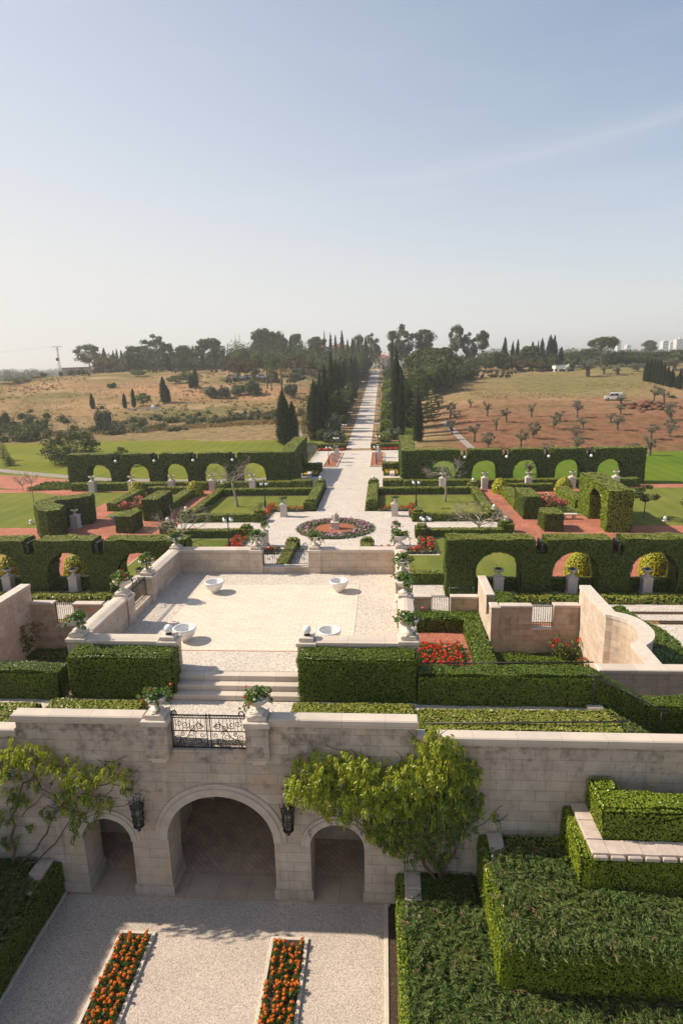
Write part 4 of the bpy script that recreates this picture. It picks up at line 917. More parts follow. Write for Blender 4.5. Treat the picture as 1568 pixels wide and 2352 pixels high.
wisteria('big leafy wisteria over the right arch and up the corner of the lower coping',
    [(700, 1795, 44, .62, .1), (740, 1775, 40, .6, .15), (790, 1775, 42, .6, .15), (835, 1795, 46, .62, .1), (880, 1805, 44, .6, .15), (690, 1835, 30, .65, .05), (735, 1840, 42, .6, .2), (785, 1835, 44, .62, .2), (840, 1845, 46, .6, .25), (890, 1850, 46, .6, .3), (935, 1830, 46, .55, .3),
     (960, 1800, 46, .55, .1), (985, 1760, 44, .5, .05), (990, 1715, 36, .45, .05), (1010, 1700, 24, .4, .2), (1015, 1780, 50, .55, .1), (1030, 1740, 40, .45, .3), (1050, 1800, 50, .5, .35), (1075, 1770, 26, .3, .8), (1070, 1850, 42, .4, .7), (1025, 1850, 55, .5, .6), (975, 1860, 50, .45, .6), (930, 1890, 45, .4, .7), (875, 1905, 36, .4, .6), (905, 1940, 36, .4, .7), (960, 1930, 48, .4, .9),
     (1010, 1920, 48, .4, .9), (1050, 1905, 40, .35, .9), (1000, 1970, 34, .3, .95), (950, 1970, 26, .3, .9), (860, 1925, 22, .4, .4), (1090, 1880, 18, .3, .8), (915, 1790, 34, .55, .15), (940, 1785, 32, .5, .15), (750, 1880, 18, .5, .3), (800, 1885, 22, .5, .4), (1150, 1880, 14, .15, .8), (670, 1828, 18, .6, .1)],
    [([(1.55, .9, .25), (1.25, 1.9, .2), (1.2, 3.0, .2), (1.0, 4.2, .15), (1.15, 5.2, .12)], .06), ([(1.45, .9, .3), (.9, 1.8, .2), (.1, 2.8, .25), (-.8, 3.6, .2), (-2.0, 4.0, .15)], .045), ([(1.5, 1.0, .2), (1.9, 2.2, .15), (2.1, 3.4, .12), (1.8, 4.6, .1)], .035), ([(.4, 3.2, .1), (-.4, 4.3, .08), (-.9, 4.9, .04), (-1.6, 5.0, .03)], .014), ([(.6, 3.4, .1), (.5, 4.4, .06), (.3, 5.0, .03)], .012), ([(2.3, 2.5, .1), (2.9, 3.0, .05), (3.2, 3.3, .03)], .012)],
    [(712, 1905), (760, 1890), (690, 1850), (830, 1900), (1050, 1930)], 11, 1.05)
wisteria('sparse wisteria with bare twining stems on the wall left of the arches',
    [(20, 1735, 34, .5, .1), (55, 1745, 40, .55, .05), (95, 1765, 28, .4, .4), (10, 1780, 30, .4, .3), (135, 1775, 32, .5, .05), (165, 1785, 36, .55, .05), (195, 1795, 30, .45, .2), (225, 1775, 24, .4, .1), (255, 1775, 26, .4, .1), (285, 1790, 20, .35, .3), (290, 1815, 16, .3, .4), (170, 1830, 28, .4, .3), (150, 1860, 26, .35, .5), (205, 1840, 22, .3, .5), (180, 1890, 26, .35, .6), (130, 1820, 22, .3, .5),
     (250, 1840, 16, .25, .6), (175, 1920, 16, .3, .5), (20, 1830, 24, .3, .7), (60, 1840, 20, .25, .7), (100, 1870, 18, .25, .7), (10, 1880, 26, .3, .9), (20, 1935, 26, .25, .95), (60, 1910, 14, .2, .8), (230, 1870, 12, .2, .6), (5, 1760, 40, .5, .3), (75, 1800, 20, .3, .5)],
    [([(-10.75, 1.0, .3), (-10.7, 2.0, .2), (-10.5, 3.0, .15), (-10.1, 3.8, .2), (-9.3, 4.3, .2)], .05), ([(-10.6, 1.1, .3), (-9.9, 1.9, .2), (-9.3, 2.9, .15), (-8.6, 3.6, .12), (-7.4, 3.9, .1)], .035), ([(-10.6, 1.0, .35), (-9.8, 1.4, .2), (-9.4, 2.0, .1), (-9.0, 2.6, .1)], .03), ([(-9.6, 2.5, .1), (-8.9, 3.3, .08), (-8.2, 3.2, .06), (-7.5, 3.7, .05), (-6.9, 3.4, .03)], .016), ([(-8.6, 3.0, .08), (-8.0, 2.95, .08), (-7.4, 3.0, .06), (-6.8, 3.6, .03)], .014), ([(-10.4, 2.6, .1), (-9.7, 3.3, .1), (-8.8, 2.6, .1)], .016), ([(-9.8, 3.9, .1), (-9.2, 3.0, .1), (-8.7, 2.3, .08)], .014)],
    [(118, 1835), (128, 1848), (172, 1775), (60, 1770), (30, 1765)], 12, .62)

# ================================================================== THE SUNKEN COURTS BESIDE THE TERRACE
def bl(s, x0, x1): a, b_ = sgn(s, x0), sgn(s, x1); return min(a, b_), max(a, b_)
def piece(e, name, b):
    o = b.build(name, e); o.matrix_parent_inverse = Matrix.Translation(-Vector(e.location)); return o
for s in (1, -1):
    n = SIDE[s]
    e = empty('garden_wall', (sgn(s, 3.3), 34.8, 0), f'low stone wall with a barred opening beyond the {n} side of the terrace', 'wall', 'walls of the side courts')
    b = MB(); b.box(*bl(s, -.2, 2.73), 34.6, 34.95, 0, 1.55, M['wall3']); b.box(*bl(s, 3.86, 5.46), 34.6, 34.95, 0, 1.55, M['wall3']); b.box(*bl(s, 2.72, 3.87), 34.61, 34.94, 0, .42, M['wall3']); piece(e, 'masonry', b)
    b = MB(); b.box(*bl(s, -.2, 2.75), 34.54, 35.0, 1.55, 1.70, M['coping'], .02); b.box(*bl(s, 3.84, 5.44), 34.54, 35.0, 1.55, 1.70, M['coping'], .02); b.box(*bl(s, 2.74, 3.85), 34.57, 34.97, .42, .47, M['stone']); piece(e, 'coping', b)
    a, q = bl(s, 2.78, 3.81); o = iron_rail(e, (a, 34.78, 0), (q, 34.78, 0), .50, 1.66, 10, .012).build('window_bars', e); o.matrix_parent_inverse = Matrix.Translation(-Vector(e.location))
    e = empty('garden_wall', (sgn(s, 5.65), 32.5, 0), f'sunlit end wall stepping down to a short railing, {n} of the terrace' if s > 0 else 'wall stepping down to a short railing beside the left edge of the terrace', 'wall', 'walls of the side courts')
    b = MB(); b.box(*bl(s, 5.46, 5.86), 31.94, 34.96, 0, 2.72, M['wall2']); b.box(*bl(s, 5.47, 5.85), 31.0, 31.95, 0, 1.72, M['wall2']); b.box(*bl(s, 5.46, 5.86), 30.38, 31.02, 0, 2.62, M['wall2']); piece(e, 'masonry', b)
    b = MB(); b.box(*bl(s, 5.42, 5.90), 31.90, 35.0, 2.72, 2.86, M['copingY'], .03); b.box(*bl(s, 5.42, 5.90), 30.34, 31.05, 2.62, 2.77, M['copingY'], .05); piece(e, 'coping', b)
    x = sgn(s, 5.66); b = iron_rail(e, (x, 31.05, 0), (x, 31.9, 0), 1.74, 2.55, 7, .012, False); piece(e, 'railing', b)
    e = empty('garden_wall', (sgn(s, 7.7), 30.5, 0), ('stone court wall with a barred window, rose bush at its foot' if s > 0 else 'stone court wall with a barred window left of the terrace'), 'wall', 'walls of the side courts')
    b = MB(); b.box(*bl(s, 5.87, 7.52), 30.4, 30.74, 0, 2.70, M['wall3']); b.box(*bl(s, 8.62, 9.91), 30.4, 30.74, 0, 2.72, M['wall3']); b.box(*bl(s, 7.51, 8.63), 30.41, 30.73, 0, 1.50, M['wall3']); piece(e, 'masonry', b)
    b = MB(); b.box(*bl(s, 5.91, 7.54), 30.34, 30.8, 2.70, 2.83, M['coping'], .02); b.box(*bl(s, 8.60, 9.90), 30.34, 30.8, 2.72, 2.87, M['coping'], .02); b.box(*bl(s, 7.53, 8.61), 30.36, 30.78, 1.50, 1.57, M['stone']); piece(e, 'coping', b)
    a, q = bl(s, 7.56, 8.58); b = iron_rail(e, (a, 30.58, 0), (q, 30.58, 0), 1.60, 2.80, 9, .013); piece(e, 'window_bars', b)
    # curved wall
    e = empty('garden_wall', (sgn(s, 10.5), 26., 0), ('tall cream wall curving out in a half round on the right' if s > 0 else 'tall wall at the left edge beside the barred court wall'), 'wall', 'walls of the side courts')
    inner = [(9.90, 30.62), (9.90, 26.79), (10.15, 26.66), (10.40, 26.42), (10.60, 26.12), (10.72, 25.75), (10.75, 25.3), (10.68, 24.85), (10.55, 24.5), (10.33, 24.18), (10.1, 23.97), (9.88, 23.84), (9.86, 22.02)]
    outer = [(10.36, 30.62), (10.36, 27.13), (10.60, 27.0), (10.83, 26.80), (11.05, 26.48), (11.17, 26.1), (11.23, 25.6), (11.22, 25.1), (11.09, 24.66), (10.9, 24.28), (10.64, 23.95), (10.32, 23.66), (10.28, 22.02)]
    def band(i_, o__, z0, z1, m, b):
        P = [(sgn(s, x), y) for x, y in i_]+[(sgn(s, x), y) for x, y in o__[::-1]]
        b.prism(P, z0, z1, m, 'Z'); return b
    piece(e, 'masonry', band(inner, outer, -.1, 3.70, M['wall2'], MB()))
    ex = lambda L, d: [(x+d*(1 if L is outer else -1), y) for x, y in L]
    piece(e, 'coping', band(ex(inner, .04), ex(outer, .05), 3.70, 3.86, M['stone'], MB()))
    e = empty('garden_wall', (sgn(s, 11.5), 21.8, 0), ('stone wall beside the descending stair at the right edge' if s > 0 else 'stone wall beside the stair on the left'), 'wall', 'walls of the side courts')
    b = MB(); b.box(*bl(s, 7.9, 17.), 21.58, 22.0, 0, 3.70, M['wall']); piece(e, 'masonry', b); b = MB(); b.box(*bl(s, 7.86, 17.1), 21.52, 22.06, 3.701, 3.87, M['coping'], .03); piece(e, 'coping', b)
    c = MB(); P = [(10.44, 30.3), (10.44, 27.15), (10.9, 26.9), (11.25, 26.2), (11.3, 25.2), (11.0, 24.3), (10.4, 23.6), (10.38, 22.2), (11.6, 22.2), (12.3, 24.8), (12.95, 25.6), (13.3, 27.0), (13.2, 28.3), (12.6, 29.6), (12.3, 31.4), (11.8, 31.2)]
    c.prism([(sgn(s, x), y) for x, y in P], 0., 2.45, M['core'], 'Z'); hedge('hedge', c, ('wavy clipped hedge following the outside of the curved cream wall' if s > 0 else 'wavy clipped hedge outside the far left wall'), lm='box', smin=.10)
    hedge('hedge', core_box(sgn(s, 1.0), sgn(s, 5.4), 33.35, 34.5, 0, .82), f'clipped hedge in front of the low barred wall, {n} of the terrace', lm='box', smin=.10)
    hedge('hedge', core_box(sgn(s, 4.5), sgn(s, 5.42), 25., 33.3, 0, .8), f'clipped hedge along the {"sunlit" if s > 0 else "shaded"} end wall of the {n} court', lm='box', smin=.10)
    hedge('low_hedge', core_box(sgn(s, 5.5), sgn(s, 9.8), 29.3, 30.34, 0, .22), f'dark strip of hedge at the foot of the {n} barred court wall', lm='box', smin=.10)
    g = MB(); a, q = bl(s, .6, 10.); g.rect(a, q, 19.9, 34.6, .006, M['red']); tag(g.build('side_court_ground'), kind='structure')
    # front of the arcade: low hedge and gravel
    hedge('low_hedge', core_box(sgn(s, 8.2), sgn(s, 30.), 37.75, 38.7, 0, .34), f'low hedge along the front foot of the {n} near hedge arcade', lm='boxtop', smin=.13)
    if s > 0: hedge('low_hedge', core_box(6.3, 8.1, 36.2, 38.6, 0, .52), 'square end of low hedge behind the sunlit end wall', lm='box', smin=.12)
    else: hedge('low_hedge', core_box(mx(6.1), mx(8.4), 35.6, 38.6, 0, .55), 'square bright end of low hedge beside the left terrace railing', lm='ivy', smin=.12)
    g = MB(); a, q = bl(s, 5., 32.); g.rect(a, q, 35.2, 37.7, .009, M['gravel_far']); a, q = bl(s, 13., 32.); g.rect(a, q, 29., 34.6, .009, M['gravel_far']); a, q = bl(s, 14.5, 32.); g.rect(a, q, 36.1, 36.55, .014, M['soil']); g.rect(a+(1.4 if s > 0 else 0), q-(0 if s > 0 else 1.4), 34.75, 35.1, .014, M['soil']); tag(g.build('outer_gravel_path'), kind='structure')
# red flowers in the right court
b = MB(); b.box(1.05, 4.15, 27.6, 31.35, 0, .12, M['soil'], .03); P = np.stack([rng.uniform(1.05, 4.15, 2600), rng.uniform(27.6, 31.35, 2600), rng.uniform(.12, .36, 2600)], 1); b.cards(P, np.tile([0, 0, 1.], (2600, 1)), .13, .10, M['geran'], .7); fb = b.build('flower_bed'); tag(fb, 'big bed of bright red flowers in the sunken court right of the terrace', 'flower bed')
b = MB()
for i in range(230):
    P, D = blob_pts(9, (rng.uniform(1.1, 4.1), rng.uniform(27.7, 31.3), rng.uniform(.34, .48)), (.08, .08, .05), .6); b.cards(P, D, .085, .07, M['fl_red'], 1.)
o = b.build('blossoms', fb); o['kind'] = 'stuff'
def rose_bush(loc, h, r, lab, n=260, nf=8):
    e = empty('rose_bush', loc, lab, 'rose bush'); t = MB(); b = MB(); f = MB()
    for i in range(9):
        a = rng.uniform(0, 6.28); tip = Vector((math.cos(a)*r*rng.uniform(.3, 1), math.sin(a)*r*.6*rng.uniform(.3, 1), h*rng.uniform(.6, 1))); limb(t, (0, 0, 0), tip, .025, .008, M['twig'], 4, .08, 4)
        m = n//9; u = rng.uniform(.3, 1.05, m); P = np.array(tip)*u[:, None]+rng.normal(0, r*.13, (m, 3)); b.cards(P, rng.normal(0, 1, (m, 3))+[0, 0, .6], .16, .11, M['tree_g'], .8)
        if i < nf: P, D = blob_pts(14, tip+Vector((0, -.05, .03)), (.09, .09, .07), .6); f.cards(P, D, .10, .08, M['fl_red'], 1.)
    t.build('stem', e); b.build('foliage', e); f.build('blossoms', e)
rose_bush((9.35, 29.6, 0), 1.25, 1.1, 'red rose bush in the corner of the right court wall'); rose_bush((9.95, 28.4, 0), .95, .6, 'small red rose bush against the foot of the cream wall', 150, 6)
rose_bush((-19.3, 29.6, 0), 2.3, 1.3, 'tall dark rose bush at the left edge by the barred wall', 900, 6)
b = MB(); gm = M['green_rail']
for x in (3.95, 5.40): b.tube([(x, 36.2, 0), (x, 36.2, 1.70)], .035, gm, 6)
for z in (1.62, .95): b.tube([(3.95, 36.2, z), (5.40, 36.2, z)], .03, gm, 6)
b.tube([(4.2, 36.2, .95), (4.68, 36.2, 1.5), (5.16, 36.2, .95)], .025, gm, 6); tag(b.build('green_railing'), 'dark green painted railing in front of the right near hedge arcade', 'railing')

# ================================================================== THE FORMAL GARDEN
def U(s, u): return XC+s*u
def ub(s, u0, u1): a, b_ = U(s, u0), U(s, u1); return min(a, b_), max(a, b_)
def uhedge(s, u0, u1, y0, y1, h, lab, lm='box', tm='boxtop', name='hedge', z0=0.0, **k):
    a, q = ub(s, u0, u1); return hedge(name, core_box(a, q, y0, y1, z0, h), lab, lm=lm, tm=tm, bulge=.02, **k)
g = MB(); g.rect(XC-16.2, XC+16.2, 34.9, 116., .004, M['gravel_far']); tag(g.build('garden_gravel_ground'), kind='structure')
for s in (1, -1):
    n = SIDE[s]
    g = MB(); g.rect(*ub(s, 15.6, 27.6), 41.4, 77.4, .008, M['red']); g.rect(*ub(s, 27.6, 60.), 52., 57.2, .008, M['red']); g.rect(*ub(s, 27.6, 46.), 74.9, 77.2, .008, M['red']); g.rect(*ub(s, 14.5, 15.7), 59.4, 72., .008, M['red']); tag(g.build('red_gravel_ground'), kind='structure')
    g = MB(); g.rect(*ub(s, 3.85, 14.75), 63.75, 73., .012, M['lawn']); g.rect(*ub(s, 7.3, 14.75), 59.9, 63.8, .0125, M['lawn']); g.rect(*ub(s, 5.7, 15.5), 41.9, 48.1, .012, M['lawn']); g.rect(*ub(s, 9.0, 15.5), 48.0, 53.1, .0125, M['lawn']); g.rect(*ub(s, 19.3, 24.6), 61.2, 72., .012, M['lawn'])
    g.rect(*ub(s, 27.6, 90.), 57.2, 75., .012, M['lawn']); g.rect(*ub(s, 27.6, 60.), 41.4, 52., .012, M['lawn']); tag(g.build('garden_lawn_ground'), kind='structure')
    # hedges round the two lawns on this side
    g = MB(); g.rect(*ub(s, 2.55, 4.0), 63.6, 77., .010, M['soil']); g.rect(*ub(s, 3.9, 15.), 71.6, 72.2, .016, M['soil']); tag(g.build('hedge_soil_ground'), kind='structure')
    uhedge(s, 2.80, 3.85, 64.9, 75.4, .80, f'clipped hedge edging the broad gravel walk along the inner side of the {n} far lawn')
    for y0, y1, lab in ((63.9, 65.0, f'two-tier clipped corner block where the {n} far lawn meets the eagle circle'), (75.3, 76.9, f'two-tier clipped block under a white globe, {n} of the gravel walk')):
        a, q = ub(s, 2.72, 3.92); c = core_box(a, q, y0, y1, 0, .92); c.box(a+.22, q-.22, y0+.2, y1-.2, .9, 1.16, M['core'], .04); hedge('topiary_block', c, lab, 'topiary', tm='boxtop', bulge=.02)
    uhedge(s, 3.95, 14.5, 72.2, 73.1, .72, f'long low hedge closing the far side of the {n} far lawn')
    uhedge(s, 14.7, 15.55, 60.2, 73.2, .72, f'hedge between the {n} far lawn and the red gravel')
    a, q = ub(s, 14.6, 15.8); c = core_box(a, q, 73.3, 74.6, 0, .9); c.box(a+.25, q-.25, 73.5, 74.4, .85, 1.12, M['core'], .04); hedge('topiary_block', c, f'two-tier block with a small globe at the outer far corner of the {n} far lawn', 'topiary', tm='boxtop')
    uhedge(s, 8.4, 14.6, 59.15, 59.95, .72, f'low hedge between the {n} far lawn and the white cross path')
    for (u0, u1, y0, y1, lab) in ((7.35, 8.4, 59.0, 60.2, f'two-tier clipped block at the inner end of the hedge by the {n} cross path'), (14.6, 15.9, 58.9, 60.3, f'two-tier clipped block by the red gravel on the far side of the {n} cross path'),
                                  (7.35, 8.4, 53.0, 54.3, f'two-tier clipped block at the inner end of the near {n} lawn hedge'), (14.9, 16.1, 54.4, 55.7, f'two-tier clipped block with a globe where the near {n} lawn hedge meets red gravel')):
        a, q = ub(s, u0, u1); c = core_box(a, q, y0, y1, 0, .88); c.box(a+.2, q-.2, y0+.2, y1-.2, .85, 1.12, M['core'], .04); hedge('topiary_block', c, lab, 'topiary', tm='boxtop', bulge=.02)
    uhedge(s, 8.4, 15.0, 53.3, 54.1, .70, f'low hedge closing the far side of the {n} near lawn')
    uhedge(s, 5.7, 9.0, 41.3, 42.1, .80, f'hedge closing the {n} near lawn towards the terrace, open end'); uhedge(s, 8.9, 30.5, 39.95, 40.4, .90, f'low hedge behind the urn pedestals of the {n} near hedge arcade')
    # corner flower beds with silver edging
    for (P, lab) in (([(4.0, 63.6), (7.25, 63.6), (7.25, 60.3), (7.9, 60.3), (7.9, 66.0), (7.3, 66.0), (7.3, 64.4), (4.0, 64.4)], f'corner bed of red flowers with silver edging at the {n} far lawn'), ([(4.2, 48.5), (8.75, 48.5), (8.75, 52.9), (7.6, 52.9), (7.6, 49.6), (4.2, 49.6)], f'corner bed of red flowers with silver edging at the {n} near lawn')):
        e = empty('flower_bed', (U(s, 7.), P[0][1], 0), lab, 'flower bed', 'corner beds round the eagle circle'); Q = [(U(s, u), y) for u, y in P]
        b = MB(); b.prism(Q, 0, .06, M['soil'], 'Z'); piece(e, 'soil', b)
        b = MB(); ed = list(zip(Q, Q[1:]+Q[:1])) if P[0][1] < 50 else list(zip(Q[:3], Q[1:4]))
        for p, r_ in ed:
            m = max(20, int(math.hypot(r_[0]-p[0], r_[1]-p[1])*90)); t_ = rng.random(m); C = np.stack([p[0]+(r_[0]-p[0])*t_+rng.normal(0, .07, m), p[1]+(r_[1]-p[1])*t_+rng.normal(0, .07, m), rng.uniform(.05, .24, m)], 1); b.cards(C, np.tile([0, 0, 1.], (m, 1)), .16, .11, M['santolina'], .7)
        piece(e, 'silver_edging', b); b = MB(); f = MB()
        xs = [q[0] for q in Q]; ys = [q[1] for q in Q]; cnt = 0
        def inside(x, y):
            r_ = False
            for (x1, y1), (x2, y2) in zip(Q, Q[1:]+Q[:1]):
                if (y1 > y) != (y2 > y) and x < (x2-x1)*(y-y1)/(y2-y1)+x1: r_ = not r_
            return r_
        for _ in range(900):
            x, y = rng.uniform(min(xs), max(xs)), rng.uniform(min(ys), max(ys))
            if not inside(x, y): continue
            z = rng.uniform(.15, .42); b.cards(np.array([[x, y, z-.08]]*3)+rng.normal(0, .07, (3, 3)), np.tile([0, 0, 1.], (3, 1)), .18, .13, M['geran'], .7)
            if rng.random() < .42: P_, D = blob_pts(5, (x, y, z+.06), (.10, .10, .06), .6); f.cards(P_, D, .14, .11, M['fl_red'], 1.)
        piece(e, 'foliage', b); piece(e, 'blossoms', f)
    # the red garden: domes, diagonal hedges, blocks, rose bed
    for (u, y, lab) in ((18.2, 72.6, f'golden dome shrub at the far corner of the {n} red garden, nearer the lawn'), (25.45, 72.6, f'golden dome shrub at the outer far corner of the {n} red garden'), (18.35, 43.0, f'golden round dome shrub seen through the near {n} hedge arcade, middle arch'), (23.6, 43.4, f'golden round dome shrub behind the outer arch of the near {n} arcade')):
        c = MB(); c.lathe([(.98*math.cos(a)**.8 if a < 1.5 else .01, .02+.85*0+1.72*math.sin(a)) for a in np.linspace(0, math.pi/2, 9)], U(s, u), y, 0, M['core_y'], 20); hedge('dome_shrub', c, lab, 'shrub', 'golden dome shrubs', lm='gold', cover=1.9, px=1.8)
    uhedge(s, 18.05, 19.25, 63.9, 71.6, .92, f'bright clipped hedge along the red path from dome to block in the {n} red garden', lm='ivy'); uhedge(s, 24.3, 25.5, 64.3, 71.6, .92, f'clipped hedge on the outer side of the {n} rose lawn', lm='ivy'); uhedge(s, 19.3, 24.4, 73.2, 74.1, .85, f'hedge between the two golden domes of the {n} red garden')
    uhedge(s, 18.1, 19.7, 59.8, 64.2, 2.25, f'tall square clipped block, the farther of two in the {n} red garden', lm='ficus', name='topiary_block'); uhedge(s, 18.95, 20.6, 55.2, 57.6, 1.65, f'lower square clipped block, the nearer of two in the {n} red garden', lm='ficus', name='topiary_block')
    e = empty('rose_bed', (U(s, 21.6), 63.6, 0), f'bed of pink and red roses in the middle of the {n} red garden', 'rose bed'); b = MB(); f = MB()
    for i in range(26):
        c = (U(s, rng.uniform(20.2, 22.9)), rng.uniform(61.7, 66.2), rng.uniform(.45, 1.15)); P, D = blob_pts(46, c, (.5, .5, .45), .3); b.cards(P, D, .2, .15, M['tree_g' if i % 3 else 'redleaf'], .7); P, D = blob_pts(9, (c[0], c[1], c[2]+.3), (.5, .5, .25), .5); f.cards(P, D, .26, .22, M['fl_rose'], 1.)
    piece(e, 'foliage', b); piece(e, 'blossoms', f)
    b = MB(); x0, x1 = ub(s, 21.7, 23.2); b.box(x0, x1, 59.6, 60.1, .42, .54, M['pale'], .02); b.box(x0+.18, x0+.42, 59.65, 60.05, 0, .42, M['pale']); b.box(x1-.42, x1-.18, 59.65, 60.05, 0, .42, M['pale'])
    tag(b.build('stone_bench'), f'small pale stone bench in the {n} red garden beside the rose bed', 'bench')
    # tall vaulted hedge with a niche
    c = MB(); a, q = ub(s, 24.3, 26.4); pl = [(54.9, 0), (56.6, 0)]+[(58.25+1.65*math.cos(math.pi*(1-i/14)), 1.7+1.65*math.sin(math.pi*(1-i/14))) for i in range(15)]+[(59.9, 0), (63.2, 0), (63.2, 3.95), (54.9, 3.7)]
    if s > 0: c.prism(pl, a, q, M['core'], 'X'); c.box(q-.25, q-.05, 56.4, 60., 0, 3.2, M['core'])
    else:
        Q = [(-30.2, 52.5), (-31.2, 52.9), (-32.1, 54.1), (-33.3, 55.9), (-33.7, 56.9), (-33.6, 58.0), (-33.0, 59.1), (-29.7, 60.8), (-29.25, 58.9), (-31.7, 56.9), (-31.45, 56.1), (-29.7, 54.8), (-29.3, 53.1)]; c.prism(Q, 0, 2.75, M['core'], 'Z')
    hedge('niche_hedge', c, ('tall bright hedge with a round-headed dark niche facing the red garden' if s > 0 else 'tall horseshoe-shaped hedge round a pedestal niche on the left lawn edge'), lm='ivy' if s > 0 else 'ficus', tm='boxtop', cover=2.0)
# ---- the four long hedge arcades
def arcade(s, y0, y1, ub0, ub1, ht, centres, notches, hw, spring, apex, lab, extra=None, nw=.40):
    o = [(ub0, 0)]
    for c in centres:
        o.append((c-hw*.93, 0)); o += [(c-hw*1.0, spring*.6)]
        for i in range(15):
            t = math.pi*(1-i/14); o.append((c+hw*math.cos(t), spring+(apex-spring)*abs(math.sin(t))**.85))
        o += [(c+hw*1.0, spring*.6), (c+hw*.93, 0)]
    o += [(ub1, 0), (ub1, ht)]
    for c in notches[::-1]: o += [(c+nw, ht), (c+nw-.03, ht-.85), (c-nw+.03, ht-.85), (c-nw, ht)]
    o.append((ub0, ht)); c = MB(); c.prism([(U(s, u), z) for u, z in o], y0, y1, M['core'])
    if extra: extra(c)
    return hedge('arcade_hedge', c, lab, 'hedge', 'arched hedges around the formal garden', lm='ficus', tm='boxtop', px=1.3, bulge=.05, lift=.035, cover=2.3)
def wing(s):
    def f(c):
        a, q = ub(s, 6.85, 8.6); P = [(79.7, 0), (84.4, 0)]+[(86.0+1.6*math.cos(math.pi*(1-i/12)), 1.9+1.3*math.sin(math.pi*(1-i/12))) for i in range(13)]+[(87.6, 0), (92.2, 0), (92.2, 4.7), (83., 4.6), (79.7, 4.33)]; c.prism(P, a, q, M['core'], 'X')
        if s > 0: c.box(q-.2, q, 84.2, 87.8, 0, 3.4, M['core'])
    return f
arcade(1, 39.0, 40.5, 8.65, 31., 3.82, (11.95, 16.85, 21.75, 26.65), (14.62, 19.42, 24.25), 1.5, 1.3, 3.04, 'near hedge arcade of dark arches on the right, urn pedestals in its openings')
arcade(-1, 39.0, 40.5, 8.65, 31., 3.82, (11.95, 16.85, 21.75, 26.65), (14.62, 19.42, 24.25), 1.5, 1.3, 3.04, 'near hedge arcade of dark arches on the left, half hidden by the terrace wall')
arcade(1, 78.0, 79.7, 6.85, 36.6, 4.32, (12.1, 17.2, 22.3, 27.4, 32.5), (14.65, 19.75, 24.85, 29.95), 1.66, 1.3, 3.05, 'far hedge arcade on the right before the red olive field', wing(1), .56)
arcade(-1, 78.0, 79.7, 6.85, 36.6, 4.32, (12.1, 17.2, 22.3, 27.4, 32.5), (14.65, 19.75, 24.85, 29.95), 1.66, 1.3, 3.05, 'far hedge arcade on the left before the green lawn, its end wing sweeping up', wing(-1), .56)
for s in (1, -1):
    n = SIDE[s]
    uhedge(s, 7.0, 35.2, 75.6, 76.7, .95, f'long low hedge running behind the pedestals of the far {n} arcade'); uhedge(s, 4.5, 6.98, 76.0, 77.6, .98, f'end block of low hedge beside the yellow flower bed, {n} of the walk')
    uhedge(s, 4.4, 7., 88.5, 90., 1.15, f'short hedge behind the yellow flowers {n} of the walk'); uhedge(s, 2.3, 7.4, 112.4, 113.6, 1.0, f'low hedge ending the {n} gravel plaza before the avenue')
    for sfx, y0, y1, u0, u1, fl, lab, nn in (('y', 84.8, 88.4, 4.5, 6.8, 'fl_yellow', f'small bed of yellow flowers {n} of the walk beside a white slab', 90), ('r', 110.9, 112.3, 2.4, 7.3, 'fl_red', f'strip of red flowers below the {n} hedge at the start of the avenue', 110)):
        b = MB(); b.box(*ub(s, u0, u1), y0, y1, 0, .05, M['soil']); x0, x1 = ub(s, u0, u1)
        for i in range(nn):
            x, y = rng.uniform(x0+.1, x1-.1), rng.uniform(y0+.1, y1-.1); P, D = blob_pts(5, (x, y, .16), (.16, .16, .1), .4); b.cards(P, D, .22, .16, M['geran'], .8)
            if sfx == 'r' or (int((x-x0)*3) % 2): P, D = blob_pts(4, (x, y, .30), (.13, .13, .08), .6); b.cards(P, D, .2, .17, M[fl], 1.)
        tag(b.build('flower_bed'), lab, 'flower bed')
    b = MB(); x = U(s, 5.75); b.box(x-.34, x+.34, 84.4, 86.6, 0, .42, M['pale'], .03); tag(b.build('stone_slab'), f'white stone slab among the yellow flowers {n} of the walk', 'slab')
    b = MB(); x0, x1 = ub(s, 2.45, 4.7); b.box(x0, x1, 92.8, 108.4, 0, .05, M['terracotta'])
    for (a, q, y0, y1) in ((x0, x0+.16, 92.8, 108.4), (x1-.16, x1, 92.8, 108.4), (x0+.161, x1-.161, 92.8, 92.95)): b.box(a, q, y0, y1, 0, .14, M['santolina'] if False else M['stone'], .02)
    tag(b.build('planting_bed'), f'long terracotta bed with lamp and pedestals {n} of the walk', 'flower bed')
# ring bed with the eagle
e = empty('ring_bed', (XC, 56.45, 0), 'round bed of mixed pink and purple flowers circling the stone eagle', 'flower bed')
def annulus(r0, r1, z0, z1, m, n=48):
    b = MB(); P = []
    for r, z in ((r0, z0), (r0, z1), (r1, z1), (r1, z0)): P.append((r, z))
    b.lathe(P, XC, 56.45, 0, m, n, False); return b
piece(e, 'soil', annulus(.01, 3.4, .0, .05, M['soil'])); piece(e, 'terracotta_disc', annulus(.01, 1.95, .05, .09, M['terracotta']))
b = MB()
for r, w in ((3.52, .13), (2.03, .10)):
    m = int(r*420); a = rng.uniform(0, 6.283, m); rr = r+rng.normal(0, w*.55, m); b.cards(np.stack([XC+rr*np.cos(a), 56.45+rr*np.sin(a), rng.uniform(.02, .22, m)], 1), np.tile([0, 0, 1.], (m, 1)), .17, .12, M['santolina'], .8)
piece(e, 'silver_edging', b); b = MB(); f = MB()
